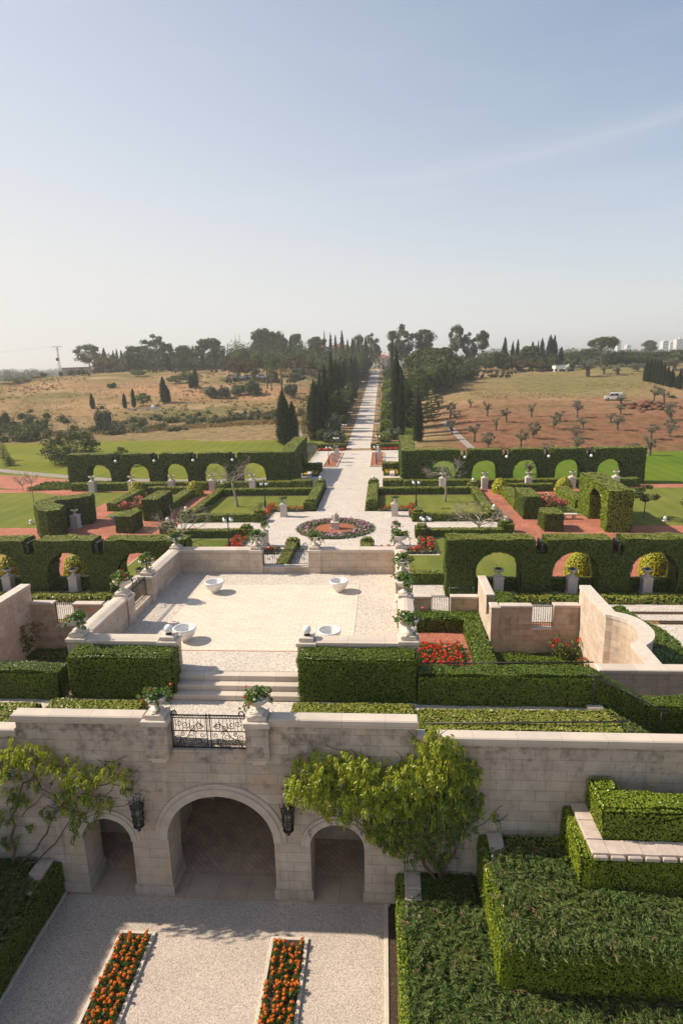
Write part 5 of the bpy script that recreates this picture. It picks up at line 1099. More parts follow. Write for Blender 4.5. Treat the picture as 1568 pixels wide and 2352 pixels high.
for i in range(760):
    r = math.sqrt(rng.uniform(2.2**2, 3.36**2)); a = rng.uniform(0, 6.283); c = (XC+r*math.cos(a), 56.45+r*math.sin(a), .16); P, D = blob_pts(5, c, (.12, .12, .08), .3); b.cards(P, D, .15, .11, M['geran'], .7)
    if rng.random() < .62: f.cards(np.array([[c[0], c[1], .26]]*2)+rng.normal(0, .05, (2, 3)), np.tile([0, -.2, 1.], (2, 1)), .16, .14, M['fl_pink'], 2.)
piece(e, 'foliage', b); o = piece(e, 'blossoms', f)
o = bpy.data.objects['flowers'] if False else None
b = MB(); b.box(XC-.42, XC+.42, 55.85, 56.69, .05, .20, M['pale'], .02); b.box(XC-.36, XC+.36, 55.91, 56.63, .2, .68, M['pale'], .015); b.box(XC-.40, XC+.40, 55.87, 56.67, .68, .76, M['pale'], .02); tag(b.build('pedestal'), 'square pale pedestal in the middle of the ring of flowers', 'pedestal')
b = MB(); ex, ey = XC+.02, 56.27
b.box(ex-.26, ex+.26, ey-.22, ey+.22, .765, .83, M['urn'], .02)
b.tube([(ex, ey+.10, .84), (ex, ey+.08, 1.0), (ex, ey, 1.18), (ex, ey-.03, 1.36), (ex+.04, ey-.06, 1.50), (ex+.10, ey-.10, 1.60)], [.10, .16, .20, .17, .11, .085], M['urn'], 12)
b.ball((ex+.11, ey-.12, 1.64), .095, M['urn'], 12); b.tube([(ex+.15, ey-.18, 1.65), (ex+.20, ey-.23, 1.63), (ex+.22, ey-.245, 1.58)], [.045, .03, .006], M['urn'], 7)
for sd in (-1, 1):
    b.tube([(ex+sd*.15, ey+.02, 1.46), (ex+sd*.25, ey+.04, 1.36), (ex+sd*.27, ey+.10, 1.12), (ex+sd*.22, ey+.17, .90), (ex+sd*.15, ey+.20, .84)], [.05, .11, .12, .08, .03], M['urn'], 9)
    b.tube([(ex+sd*.08, ey-.03, 1.06), (ex+sd*.09, ey-.06, .93), (ex+sd*.09, ey-.08, .83)], [.085, .06, .05], M['urn'], 8); b.box(ex+sd*.09-.05, ex+sd*.09+.05, ey-.20, ey-.04, .82, .86, M['urn'], .01)
b.tube([(ex, ey+.14, 1.0), (ex, ey+.24, .88), (ex, ey+.28, .83)], [.11, .09, .03], M['urn'], 8)
tag(b.build('eagle_statue'), 'pale stone eagle with folded wings on the central pedestal', 'statue')
# pedestals with urns
def pedestal(x, y, w, h, lab, grp, z0=0.0):
    b = MB(); b.box(x-w*.58, x+w*.58, y-w*.58, y+w*.58, z0, z0+.16, M['pale'], .015); b.box(x-w*.5, x+w*.5, y-w*.5, y+w*.5, z0+.15, z0+h-.14, M['pale'], .01); b.box(x-w*.57, x+w*.57, y-w*.57, y+w*.57, z0+h-.14, z0+h-.06, M['pale'], .015); b.box(x-w*.47, x+w*.47, y-w*.47, y+w*.47, z0+h-.06, z0+h, M['pale'], .01)
    return tag(b.build('pedestal'), lab, 'pedestal', grp)
URB = [urn_proto(300+i, nl=170, spread=.30, droop=.15, nfl=(3, 0)[i]) for i in range(2)]
for r_ in URB: KIDS[r_.name][1].scale = (.72, .72, .8)
order = ['innermost', 'second', 'third', 'fourth', 'fifth']
for s in (1, -1):
    n = SIDE[s]
    for y, w, lab in ((61.5, .64, 'far'), (50.9, .64, 'near')):
        x = U(s, 5.66); pedestal(x, y, w, 1.34, f'white square pedestal on the gravel, {n} and {lab} side of the eagle circle', 'pedestals round the eagle circle'); place(UR[0 if y > 55 else 3], (x, y, 1.34), f'bushy flower urn on the pedestal {n} and on the {lab} side of the eagle circle', 'urns round the eagle circle', rng.uniform(0, 6), 1.12)
    for k, u in enumerate((12.1, 16.85, 21.6, 26.4)):
        x = U(s, u); w_ = order[k]; pedestal(x, 39.6, .60, 1.22, f'square pedestal in the {w_} opening from the centre of the near {n} hedge arcade' if k else f'square pedestal in the innermost opening of the near {n} hedge arcade', 'pedestals of the near arcades'); place(URB[0 if k == 0 else 1], (x, 39.6, 1.22), f'urn in the {w_} opening from the centre of the near {n} arcade', 'urns of the near arcades', rng.uniform(0, 6), 1.1)
    for k, u in enumerate((11.7, 16.75, 21.95, 27.1, 32.2)):
        x = U(s, u); w_ = order[k]; pedestal(x, 75.2, .72, 1.42, f'white pedestal before the {w_} arch from the centre of the far {n} arcade', 'pedestals of the far arcades'); place(URB[(k+1) % 2], (x, 75.2, 1.42), f'white urn before the {w_} arch from the centre of the far {n} arcade', 'urns of the far arcades', rng.uniform(0, 6), 1.3)
    for y, lab in ((97.8, 'nearer'), (102.2, 'farther')):
        x = U(s, 3.72 if s > 0 else 3.2); pedestal(x, y, .8, 1.6, f'white pedestal in the terracotta bed {n} of the walk, the {lab} one', 'pedestals in the terracotta beds'); place(UR[1], (x, y, 1.6), f'leafy urn on the {lab} pedestal of the terracotta bed {n} of the walk', 'urns in the terracotta beds', rng.uniform(0, 6), 1.3)
pedestal(-30.1, 57.2, .72, 1.35, 'white pedestal standing inside the horseshoe hedge', None); place(URB[1], (-30.1, 57.2, 1.35), 'dark urn on the pedestal inside the horseshoe hedge', None, 1.0, 1.1)
# lamps
def lamp_proto():
    root = bpy.data.objects.new('street_lamp', None); COL.objects.link(root); root.empty_display_size = .3; root['category'] = 'street lamp'; im = M['iron']; P = []
    b = MB(); b.box(-.19, .19, -.19, .19, 0, .16, M['pale'], .02); P.append(b.build('plinth', root))
    b = MB(); b.lathe([(.15, .15), (.15, .24), (.10, .30), (.115, .75), (.075, .85), (.06, .9), (.055, 1.6), (.07, 1.63), (.07, 1.68), (.045, 1.72), (.04, 2.75), (.07, 2.78), (.05, 2.85), (.035, 3.12), (.06, 3.15), (.03, 3.22), (.001, 3.32)], 0, 0, 0, im, 12); P.append(b.build('post', root))
    b = MB()
    for k in range(4):
        a = math.pi/4+k*math.pi/2; c, s_ = math.cos(a), math.sin(a)
        b.tube([(0, 0, 2.80)]+[(c*(.20+.20*math.sin(t)), s_*(.20+.20*math.sin(t)), 3.02-.12*math.cos(t)+.06*math.sin(t)) for t in np.linspace(-.9, 1.9, 9)]+[(c*.38, s_*.38, 2.93)], .02, im, 5); b.lathe([(.03, 2.96), (.085, 2.92), (.09, 2.90), (.001, 2.90)], c*.38, s_*.38, 0, im, 8)
        b.tube(spiral(0, 0, .07, 1.2, 0, 0), .001, im, 3) if False else None
    P.append(b.build('arms', root))
    for k in range(4):
        a = math.pi/4+k*math.pi/2; b = MB(); b.ball((.38*math.cos(a), .38*math.sin(a), 2.76), .155, M['lampglass'], 14); P.append(b.build('globe', root))
    return kids(root, *P)
LP = lamp_proto()
def gz_path(y): return float(np.interp(y, [0, 110, 150, 186, 280, 375, 430], [0, 0, 1.2, 3.0, 7.0, 11.0, 12.5]))
for s in (1, -1):
    n = SIDE[s]
    place(LP, (U(s, 8.0 if s > 0 else 8.25), 65.1, 0), f'black four-globe lamp in the corner of the {n} far lawn', 'four-globe lamps'); place(LP, (U(s, 7.95 if s > 0 else 8.3), 49.2, 0), f'black four-globe lamp in the corner flower bed of the {n} near lawn', 'four-globe lamps', .3); place(LP, (U(s, 3.45 if s > 0 else 3.85), 94.5, 0), f'black four-globe lamp at the near end of the {n} terracotta bed', 'four-globe lamps', .1)
    for k, (y, w_) in enumerate(((107., 'first'), (126., 'second'), (150., 'third'), (180., 'fourth'), (212., 'fifth'), (250., 'sixth'), (295., 'seventh'))):
        place(LP, (U(s, 3.3 if y > 120 else 3.6), y+(2 if s > 0 else 0), gz_path(y)), f'{w_} lamp along the {n} edge of the avenue, counted from the garden', 'lamps along the avenue', rng.uniform(0, 1))
def garden_globe(x, y, z, lab, grp='small globe lamps in the garden'):
    b = MB(); b.box(x-.2, x+.2, y-.2, y+.2, z, z+.10, M['pale'], .01); b.lathe([(.09, z+.09), (.07, z+.16), (.001, z+.16)], x, y, 0, M['iron'], 10); b.ball((x, y, z+.31), .17, M['lampglass'], 14); tag(b.build('globe_light'), lab, 'lamp', grp)
for s in (1, -1):
    n = SIDE[s]
    for u, y, z, lab in ((3.3, 76.1, 1.12, f'white globe on the clipped block {n} of the gravel walk'), (15.2, 74.0, 1.08, f'white globe on the outer far block of the {n} far lawn'), (15.2, 59.6, 1.08, f'white globe on the block beside the far edge of the {n} cross path'), (15.5, 55.0, 1.08, f'white globe on the block at the outer end of the near {n} lawn hedge'), (31.0, 58.8, .0, f'white globe light at the edge of the {n} outer lawn by the red path')): garden_globe(U(s, u), y, z, lab)
    for (y, ht, un, w_) in ((78.0, 4.32, (14.65, 19.75, 24.85, 29.95), 'far'), (39.0, 3.82, (14.62, 19.42, 24.25), 'near')):
        for k, u in enumerate(un):
            x = U(s, u); b = MB(); b.box(x-.07, x+.07, y-.10, y+.9, ht-.75, ht-.05, M['iron'], .02); b.tube([(x, y-.05, ht-.2), (x, y-.28, ht-.15), (x, y-.34, ht-.62)], .025, M['iron'], 6); o = b.build('hedge_lamp')
            tag(o, f'lamp bracket in the {["first", "second", "third", "fourth"][k]} notch of the {w_} {n} hedge arcade from the centre', 'lamp', 'lamps in the hedge notches')
            if w_ == 'far': b = MB(); b.ball((x, y-.34, ht-.80), .19, M['lampglass'], 14); b.build('globe', o)
# bare trees on the lawns
G = 'bare pollarded trees on the lawns'
bare_tree((U(1, 11.4), 68.0, 0), 'leafless pale tree on the right far lawn', 5.3, 2.9, 2.7, 41, G)
bare_tree((U(-1, 11.5), 66.2, 0), 'leafless pale tree on the left far lawn in front of the hedge arcade', 5.9, 3.3, 2.8, 42, G, -.5, 5, .12)
bare_tree((U(1, 13.1), 55.0, 0), 'leafless spreading tree on the right near lawn behind the hedge arcade', 2.9, 3.2, .7, 43, G, 0., 5, .11)
bare_tree((U(-1, 13.2), 52.2, 0), 'leafless spreading tree on the left near lawn behind the terrace corner', 3.6, 3.4, .8, 44, G, 0., 5, .11)

for s in (1, -1):
    n = SIDE[s]; uhedge(s, 2.7, 3.55, 42.2, 49.9, .55, f'low narrow hedge leading from the terrace wall to the eagle circle on the {n}')
    a, q = ub(s, 2.62, 3.65); c = core_box(a, q, 49.9, 50.9, 0, .62); c.box(a+.2, q-.2, 50.05, 50.75, .6, .80, M['core'], .03); hedge('topiary_block', c, f'small two-tier block ending the narrow hedge {n} of the eagle circle', 'topiary', tm='boxtop')

# ================================================================== LAND BEYOND THE GARDEN
LY, LZ = [-50, 118, 135, 150, 170, 200, 230, 260, 290, 320, 420, 600, 1000, 2500, 5000, 9000], [0, 0, .8, 2, 4, 6.5, 9.5, 12.5, 14, 13, 7, 2, 2, 8, 40, 60]
RY, RZ = [-50, 106, 130, 161, 210, 260, 330, 600, 1500, 5000, 9000], [0, 0, 2.2, 5, 8, 10.5, 11.5, 11, 10, 38, 60]
CY, CZ = [-50, 110, 150, 186, 280, 375, 430, 600, 1500, 5000, 9000], [0, 0, 1.2, 3, 7, 11, 12.5, 12.5, 9, 39, 60]
def sm(x, a, b): t = np.clip((x-a)/(b-a), 0, 1); return t*t*(3-2*t)
def tz(X, Y):
    X, Y = np.asarray(X, float), np.asarray(Y, float)
    l = np.interp(Y, LY, LZ); l = np.where(Y < 500, l*(1-.55*sm(-X, 130, 230)), l); r = np.interp(Y, RY, RZ); c = np.interp(Y, CY, CZ)
    wl = sm(-(X-XC), 7, 30); wr = sm(X-XC, 7, 30)
    z = c*(1-wl-wr)+l*wl+r*wr
    bump_ = (np.sin(X*.09+Y*.05)*np.sin(Y*.07-X*.03)*.5+np.sin(X*.21+Y*.17)*.22)*np.clip((Y-125)/40, 0, 1)*np.clip((np.abs(X-XC)-8)/15, 0, 1)
    return z+bump_*np.where(X < XC, 1.0, .45)
def tzf(x, y): return float(tz(x, y))
xs = np.unique(np.concatenate([np.arange(-260, 260, 3.2), np.arange(-30, 26, 1.6), np.linspace(-4200, -260, 34), np.linspace(260, 4200, 34)]))
ys = np.unique(np.concatenate([np.arange(-60, 100, 10), np.arange(100, 340, 2.6), np.linspace(340, 800, 50), np.geomspace(800, 8500, 40)]))
GX, GY = np.meshgrid(xs, ys); GZ_ = tz(GX, GY)-.03
def vnoise(x, y, s, seed):
    r = np.random.default_rng(seed); v = 0
    for i in range(7):
        a = r.uniform(0, 6.28); k = s*r.uniform(.6, 2.2); v = v+np.sin((x*math.cos(a)+y*math.sin(a))*k+r.uniform(0, 6.28))
    return v/7**.5
base = np.array([.315, .205, .105]); C = np.ones(GX.shape+(3,))*base
n1, n2, n3 = vnoise(GX, GY, .07, 1), vnoise(GX, GY*1.9, .16, 2), vnoise(GX*.6, GY*2.2, .05, 3)
def blend(C, w, c): return C*(1-w[..., None])+np.array(c)*w[..., None]
C = blend(C, np.clip(n1*.6+.22, 0, .8), (.165, .150, .058)); C = blend(C, np.clip(n2*.7-.1, 0, .8), (.40, .28, .155)); C = blend(C, np.clip(n3*.9-.45, 0, .9), (.42, .235, .13))
right = sm(GX, 8, 16)
C = blend(C, right*sm(GY, 160, 170)*np.clip(.55+.4*n1, 0, .8), (.215, .185, .075)); C = blend(C, right*sm(GY, 163, 172)*np.clip(n3*.9-.2, 0, .8)*(1-sm(GY, 230, 250)), (.34, .23, .13))
red = right*(1-sm(GY+5*n2+3*n1+.03*(GX-30), 152, 172))*sm(GY, 103, 106); C = blend(C, red, (.245, .122, .070)); C = blend(C, red*np.clip(n3*.9-.15, 0, .75), (.30, .175, .10)); C = blend(C, red*np.clip(vnoise(GX*.3, GY*3.2, .16, 9)*.7-.35, 0, .6), (.17, .13, .055))
lp = sm(-GX, 12, 20)*sm(GY, 126, 130)*(1-sm(GY+.16*(GX+60)*1.0, 150, 156)); C = blend(C, lp*.85, (.285, .205, .108)); C = blend(C, lp*np.clip(vnoise(GX*.25, GY*2.5, .14, 5)*.8-.3, 0, .8), (.37, .25, .15))
C = blend(C, sm(GY, 420, 800), (.075, .085, .05)); C = blend(C, sm(GY, 380, 900)*np.clip(vnoise(GX*.2, GY, .012, 8)*.8-.1, 0, .6), (.20, .17, .10))
me = bpy.data.meshes.new('terrain'); ny, nx = GX.shape; V = np.stack([GX, GY, GZ_], -1).reshape(-1, 3).astype(np.float32)
ii = (np.arange(ny-1)[:, None]*nx+np.arange(nx-1)[None, :]).ravel(); F = np.stack([ii, ii+1, ii+nx+1, ii+nx], 1).astype(np.int32)
me.vertices.add(len(V)); me.vertices.foreach_set('co', V.ravel()); me.loops.add(F.size); me.loops.foreach_set('vertex_index', F.ravel()); me.polygons.add(len(F)); me.polygons.foreach_set('loop_start', np.arange(len(F), dtype=np.int32)*4); me.polygons.foreach_set('loop_total', np.full(len(F), 4, np.int32)); me.polygons.foreach_set('use_smooth', np.ones(len(F), bool)); me.update(calc_edges=True)
ca = me.color_attributes.new('earth', 'FLOAT_COLOR', 'POINT'); ca.data.foreach_set('color', np.concatenate([C.reshape(-1, 3), np.ones((len(V), 1))], 1).astype(np.float32).ravel())
m, t, p = mat('dry_earth'); at = nd(t, 'ShaderNodeVertexColor', layer_name='earth'); P_ = pos(t)
r1 = ramp(t, [(.30, (.50, .52, .46)), (.52, (1, 1, 1)), (.72, (1.3, 1.24, 1.15))]); t.links.new(noise(t, P_, .55, 7, .68), r1.inputs['Fac']); col = mixc(t, 1., at.outputs['Color'], r1.outputs['Color'], 'MULTIPLY')
r2 = ramp(t, [(.56, (0, 0, 0)), (.70, (.7, .7, .7))]); t.links.new(noise(t, P_, .21, 8, .7), r2.inputs['Fac']); col = mixc(t, r2.outputs['Color'], col, mixc(t, .5, at.outputs['Color'], (.10, .11, .035)))
t.links.new(col, p.inputs['Base Color']); p.inputs['Roughness'].default_value = 1.; p.inputs['Specular IOR Level'].default_value = 0.; bump(t, p, noise(t, P_, 1.6, 6, .7), 1., .35)
me.materials.append(m); tag(link('terrain', me), kind='structure')
def terr_sheet(name, poly_fn, x0, x1, y0, y1, step, dz, m):
    X, Y = np.arange(x0, x1+step, step), np.arange(y0, y1+step, step); b = MB(); V, F, idx = [], [], {}
    for i, y in enumerate(Y):
        for j, x in enumerate(X): V.append((x, y if poly_fn is None else y, tzf(x, y)+dz))
    n = len(X)
    for i in range(len(Y)-1):
        for j in range(n-1):
            if poly_fn is None or poly_fn((X[j]+X[j+1])/2, (Y[i]+Y[i+1])/2): F.append((i*n+j, i*n+j+1, (i+1)*n+j+1, (i+1)*n+j))
    b.add(V, F, m, True); return tag(b.build(name), kind='structure')
terr_sheet('outer_lawn', lambda x, y: y < 126.5+1.2*math.sin(x*.08)+.03*(x+40) and not (x > -16 and y < 80), -150, -13.2, 77.5, 130, 2., .010, M['lawn2'])
terr_sheet('outer_lawn', lambda x, y: y < 105.5+.5*math.sin(x*.15), 4, 140, 77.5, 108, 2., .010, M['lawn3'])
def rect_strip(name, pts, w, m, z):
    b = MB(); L = []; Rr_ = []
    for i, (x, y) in enumerate(pts):
        d = Vector((pts[min(i+1, len(pts)-1)][0]-pts[max(i-1, 0)][0], pts[min(i+1, len(pts)-1)][1]-pts[max(i-1, 0)][1])).normalized(); q = Vector((-d.y, d.x))*w/2
        L.append((x+q.x, y+q.y, tzf(x+q.x, y+q.y)+z)); Rr_.append((x-q.x, y-q.y, tzf(x-q.x, y-q.y)+z))
    n = len(pts); b.add(L+Rr_, [(n+i, n+i+1, i+1, i) for i in range(n-1)], m); return tag(b.build(name), kind='structure')
M['tarmac'] = simple('pale_worn_path', (.30, .255, .22), .9, .1, .1, 1.)
rect_strip('outer_path', [(-66, 96), (-56, 91), (-47, 87), (-39, 84), (-30, 82.6), (-20, 82.3), (-14, 84), (-13.5, 95), (-15.5, 110), (-17.5, 125), (-19, 140)], 2.0, M['tarmac'], .02)
rect_strip('outer_path', [(15.6, 106), (14.8, 118), (14., 132), (13.4, 142)], 1.3, M['tarmac'], .05)
rect_strip('avenue_path', [(XC, y) for y in list(range(113, 400, 6))]+[(XC, 402)], 4.5, M['gravel_far'], .03)
b = MB(); b.sheet([(-62, 90), (-50, 86.5), (-41, 82.5), (-37.5, 77.5), (-38, 72), (-44, 75), (-52, 79), (-66, 80)], .016, M['red']); tag(b.build('red_gravel_ground'), kind='structure')

# ------------------------------------------------------------------ plant kinds
def FL(x, y): return x*.36617, 717.7+y*.36617
def CM(x, y): return 516.7+x*.3296, 717.7+y*.3296
def FR(x, y): return 976.1+x*.3775, 717.7+y*.3775
K = {}
K['cyp'] = [(cypress_proto('cypress', 12., 1.15, 2600, .26, 51), 12., 1.15), (cypress_proto('cypress', 12., 1.25, 2600, .26, 52, 1, 1), 12., 1.25), (cypress_proto('cypress', 12., 1.1, 2400, .26, 53), 12., 1.1)]
K['cypn'] = [(cypress_proto('cypress', 11., 1.55, 5200, .20, 54, 1, 2), 11., 1.55), (cypress_proto('cypress', 11., 1.45, 5200, .20, 55, 1, 1), 11., 1.45)]
K['norf'] = [(tiered_pine_proto('tiered_pine', 14., 3.8, 19, .26, 61), 14., 3.8), (tiered_pine_proto('tiered_pine', 12., 3.2, 15, .26, 62), 12., 3.2)]
K['tree'] = [(tree_proto('broadleaf_tree', 'tree', 10., 4.6, 1.8, 60, 95, .56, 'tree', seed=71), 10., 4.6), (tree_proto('broadleaf_tree', 'tree', 10., 4.2, 2.0, 54, 95, .56, 'tree', seed=72, cl=.36), 10., 4.2), (tree_proto('broadleaf_tree', 'tree', 9., 5.0, 2.2, 60, 90, .56, 'tree', seed=73, flat=.6, cl=.34), 9., 5.0)]
K['green'] = [(tree_proto('broadleaf_tree', 'tree', 6., 3.4, .8, 40, 60, .36, 'tree_g', seed=74), 6., 3.4)]
K['gum'] = [(tree_proto('gum_tree', 'tree', 16., 5.0, 6.5, 46, 90, .52, 'tree_e', 'bark_white', .7, .30, .30, 75, 1.0), 16., 5.0), (tree_proto('gum_tree', 'tree', 16., 4.4, 5.0, 46, 90, .52, 'tree_e', 'bark_white', .75, .31, .28, 76, 1.0), 16., 4.4), (tree_proto('gum_tree', 'tree', 16., 4.0, 8.0, 42, 90, .52, 'tree_e', 'bark', .7, .34, .26, 77, 1.0), 16., 4.0)]
K['russet'] = [(tree_proto('russet_tree', 'tree', 9., 3.6, 2.6, 34, 70, .44, 'tree_b', 'bark_white', seed=78, open_=1.), 9., 3.6), (tree_proto('russet_tree', 'tree', 9., 3.2, 2.4, 30, 70, .44, 'tree_b', 'bark_pale', seed=79, open_=1.), 9., 3.2)]
K['umb'] = [(tree_proto('umbrella_pine', 'tree', 12., 6., 6.5, 40, 70, .46, 'tree', 'bark', .7, .26, .28, 80, 1.0, low=.5), 12., 6.)]
K['olive'] = [(tree_proto('olive_tree', 'olive tree', 4., 1.7, 1.5, 15, 70, .17, 'olive', 'bark', .8, .34, .34, 81, 1.0, low=.3), 4., 1.7), (tree_proto('olive_tree', 'olive tree', 4., 1.5, 1.7, 12, 70, .17, 'olive', 'bark', .8, .33, .32, 82, 1.0, .35, low=.3), 4., 1.5), (tree_proto('olive_tree', 'olive tree', 4., 1.6, 1.4, 9, 50, .17, 'olive', 'bark', .8, .28, .34, 83, 1.0, -.3), 4., 1.6), (tree_proto('olive_tree', 'olive tree', 4.4, 1.9, 1.0, 22, 80, .18, 'olive', 'bark', .8, .36, .22, 84, .0), 4.4, 1.9)]
K['std'] = [(tree_proto('standard_tree', 'tree', 3.2, 1.15, 1.7, 16, 60, .17, 'tree', 'bark', .8, .36, .06, 85), 3.2, 1.15)]
K['round'] = [(tree_proto('round_tree', 'tree', 6.6, 4.6, .6, 70, 80, .30, 'tree', 'bark_pale', .85, .26, .18, 86), 6.6, 4.6)]
K['shrub'] = [(shrub_proto('shrub', 2., 2.6, 900, .26, 'tree', 91), 2.6, 2.), (shrub_proto('shrub', 2., 2.6, 900, .26, 'tree_g', 92), 2.6, 2.), (shrub_proto('shrub', 2., 2.6, 900, .26, 'olive', 93), 2.6, 2.), (shrub_proto('shrub', 2., 2.6, 700, .26, 'redleaf', 94), 2.6, 2.), (shrub_proto('shrub', 2., 2.6, 700, .26, 'scrub', 95), 2.6, 2.), (shrub_proto('shrub', 2., 2.6, 900, .26, 'ivy', 96), 2.6, 2.), (shrub_proto('shrub', 2., 2.6, 700, .26, 'pinkflower', 97), 2.6, 2.)]
def palm_proto():
    root = bpy.data.objects.new('palm_tree', None); COL.objects.link(root); root['category'] = 'palm tree'; t = MB(); b = MB(); limb(t, (0, 0, -.3), (0, 0, 8.), .32, .26, M['bark'], 6, .01)
    for i in range(34):
        a = rng.uniform(0, 6.28); el = rng.uniform(-.7, 1.2); d = np.array([math.cos(a)*math.cos(el), math.sin(a)*math.cos(el), math.sin(el)]); tt = np.linspace(.1, 1, 9); P = np.array([0, 0, 8.])+d*(tt*1.9)[:, None]-np.array([0, 0, .75])*(tt**2)[:, None]; b.cards(P, np.tile([0, 0, 1.], (9, 1)), .75, .22, M['tree_g'], .6, along=np.tile(d, (9, 1)), jit=.4)
    return kids(root, t.build('trunk', root), b.build('crown', root))
K['palm'] = [(palm_proto(), 9.3, 1.8)]
def T(kind, v, pt, Y, lab, grp, wpx=None, base=None, dx=0.0):
    """pt: where the photo shows the plant's top; Y: how far away it stands"""
    pr, h0, r0 = K[kind][v % len(K[kind])]; q = at_y(pt[0], pt[1], Y); x = q.x+dx; z = tzf(x, Y) if base is None else base
    sh = max(.15, (q.z-z)/h0); sw = (wpx/1430*math.hypot(Y, x)/r0) if wpx else sh
    return place(pr, (x, Y, z), lab, grp, rng.uniform(0, 6.28), (sw, sw, sh))
# ---- cypresses and tiered pines of the avenue
G = 'cypresses lining the avenue'
T('cypn', 0, CM(395, 550), 119, 'dark double cypress standing at the near left end of the avenue, beside the lawn', G, 17); T('cypn', 1, CM(462, 630), 119.5, 'shorter cypress leaning against the double cypress at the lawn edge', G, 15)
for k, (x, y, Y, w) in enumerate(((612, 475, 125, 9), (655, 425, 129, 10), (690, 380, 138, 12), (735, 290, 156, 10), (768, 335, 166, 9), (792, 350, 178, 7), (822, 350, 190, 9), (880, 300, 216, 8), (905, 305, 232, 8))):
    T('cypn' if k < 2 else 'cyp', k, CM(x, y), Y, f'{["first", "second", "third", "fourth", "fifth", "sixth", "seventh", "eighth", "ninth"][k]} tall dark cypress of the row left of the avenue, counted from the garden', G, w)
for k, (x, y, Y, w, lab) in enumerate(((1195, 265, 131, 12, 'tallest dark cypress right of the avenue, ragged top'), (1228, 400, 127, 9, 'cypress close beside the tallest one, right of the avenue'), (1346, 580, 120, 12, 'cypress behind the right hedge arcade next to the tiered pines'), (1163, 150, 262, 5, 'slender far cypress rising above the right edge of the avenue'), (1180, 330, 175, 8, 'middle cypress half hidden behind the tallest one, right of the avenue'), (1365, 165, 300, 4, 'slim cypress before the grey-crowned gum trees'))):
    T('cypn' if k < 3 else 'cyp', k, CM(x, y), Y, lab, G, w)
G = 'tiered pines by the avenue'
for k, (x, y, Y, w, lab) in enumerate(((548, 632, 131, 12, 'bright tiered pine between the two groups of left cypresses'), (1362, 325, 138, 33, 'large tiered pine right of the avenue, the nearest of three'), (1285, 300, 156, 24, 'tiered pine behind the tall right cypress'), (1440, 480, 146, 22, 'tiered pine at the edge of the red field'), (1150, 190, 300, 9, 'small far tiered pine beside the end house'), (1250, 215, 290, 9, 'small far tiered pine below the big gum trees'), (70, 150, 330, 8, 'open tiered pine on the skyline, left one of a pair'), (97, 147, 334, 8, 'open tiered pine on the skyline, right one of a pair'))):
    T('norf', k, CM(x, y), Y, lab, G, w)
G = 'cypress files behind the avenue shrubs'
ordw = ['first', 'second', 'third', 'fourth', 'fifth', 'sixth', 'seventh', 'eighth', 'ninth', 'tenth', 'eleventh', 'twelfth', 'thirteenth', 'fourteenth', 'fifteenth', 'sixteenth', 'seventeenth', 'eighteenth', 'nineteenth', 'twentieth', 'twenty-first', 'twenty-second', 'twenty-third', 'twenty-fourth', 'twenty-fifth', 'twenty-sixth']
for s in (-1, 1):
    for k in range(24):
        y = (128 if s < 0 else 141)+k*7.6+rng.uniform(-1.2, 1.2); x = U(s, (9.4 if s < 0 else 10.2)+rng.uniform(-.5, .5)); h = rng.uniform(8.5, 11.5) if s < 0 else rng.uniform(7.0, 9.5); pr, h0, r0 = K['cyp'][k % 3]
        place(pr, (x, y, tzf(x, y)-.1), f'{ordw[k]} cypress of the close file behind the shrubs {SIDE[s]} of the avenue', G, rng.uniform(0, 6.28), (1.25, 1.25, h/h0))
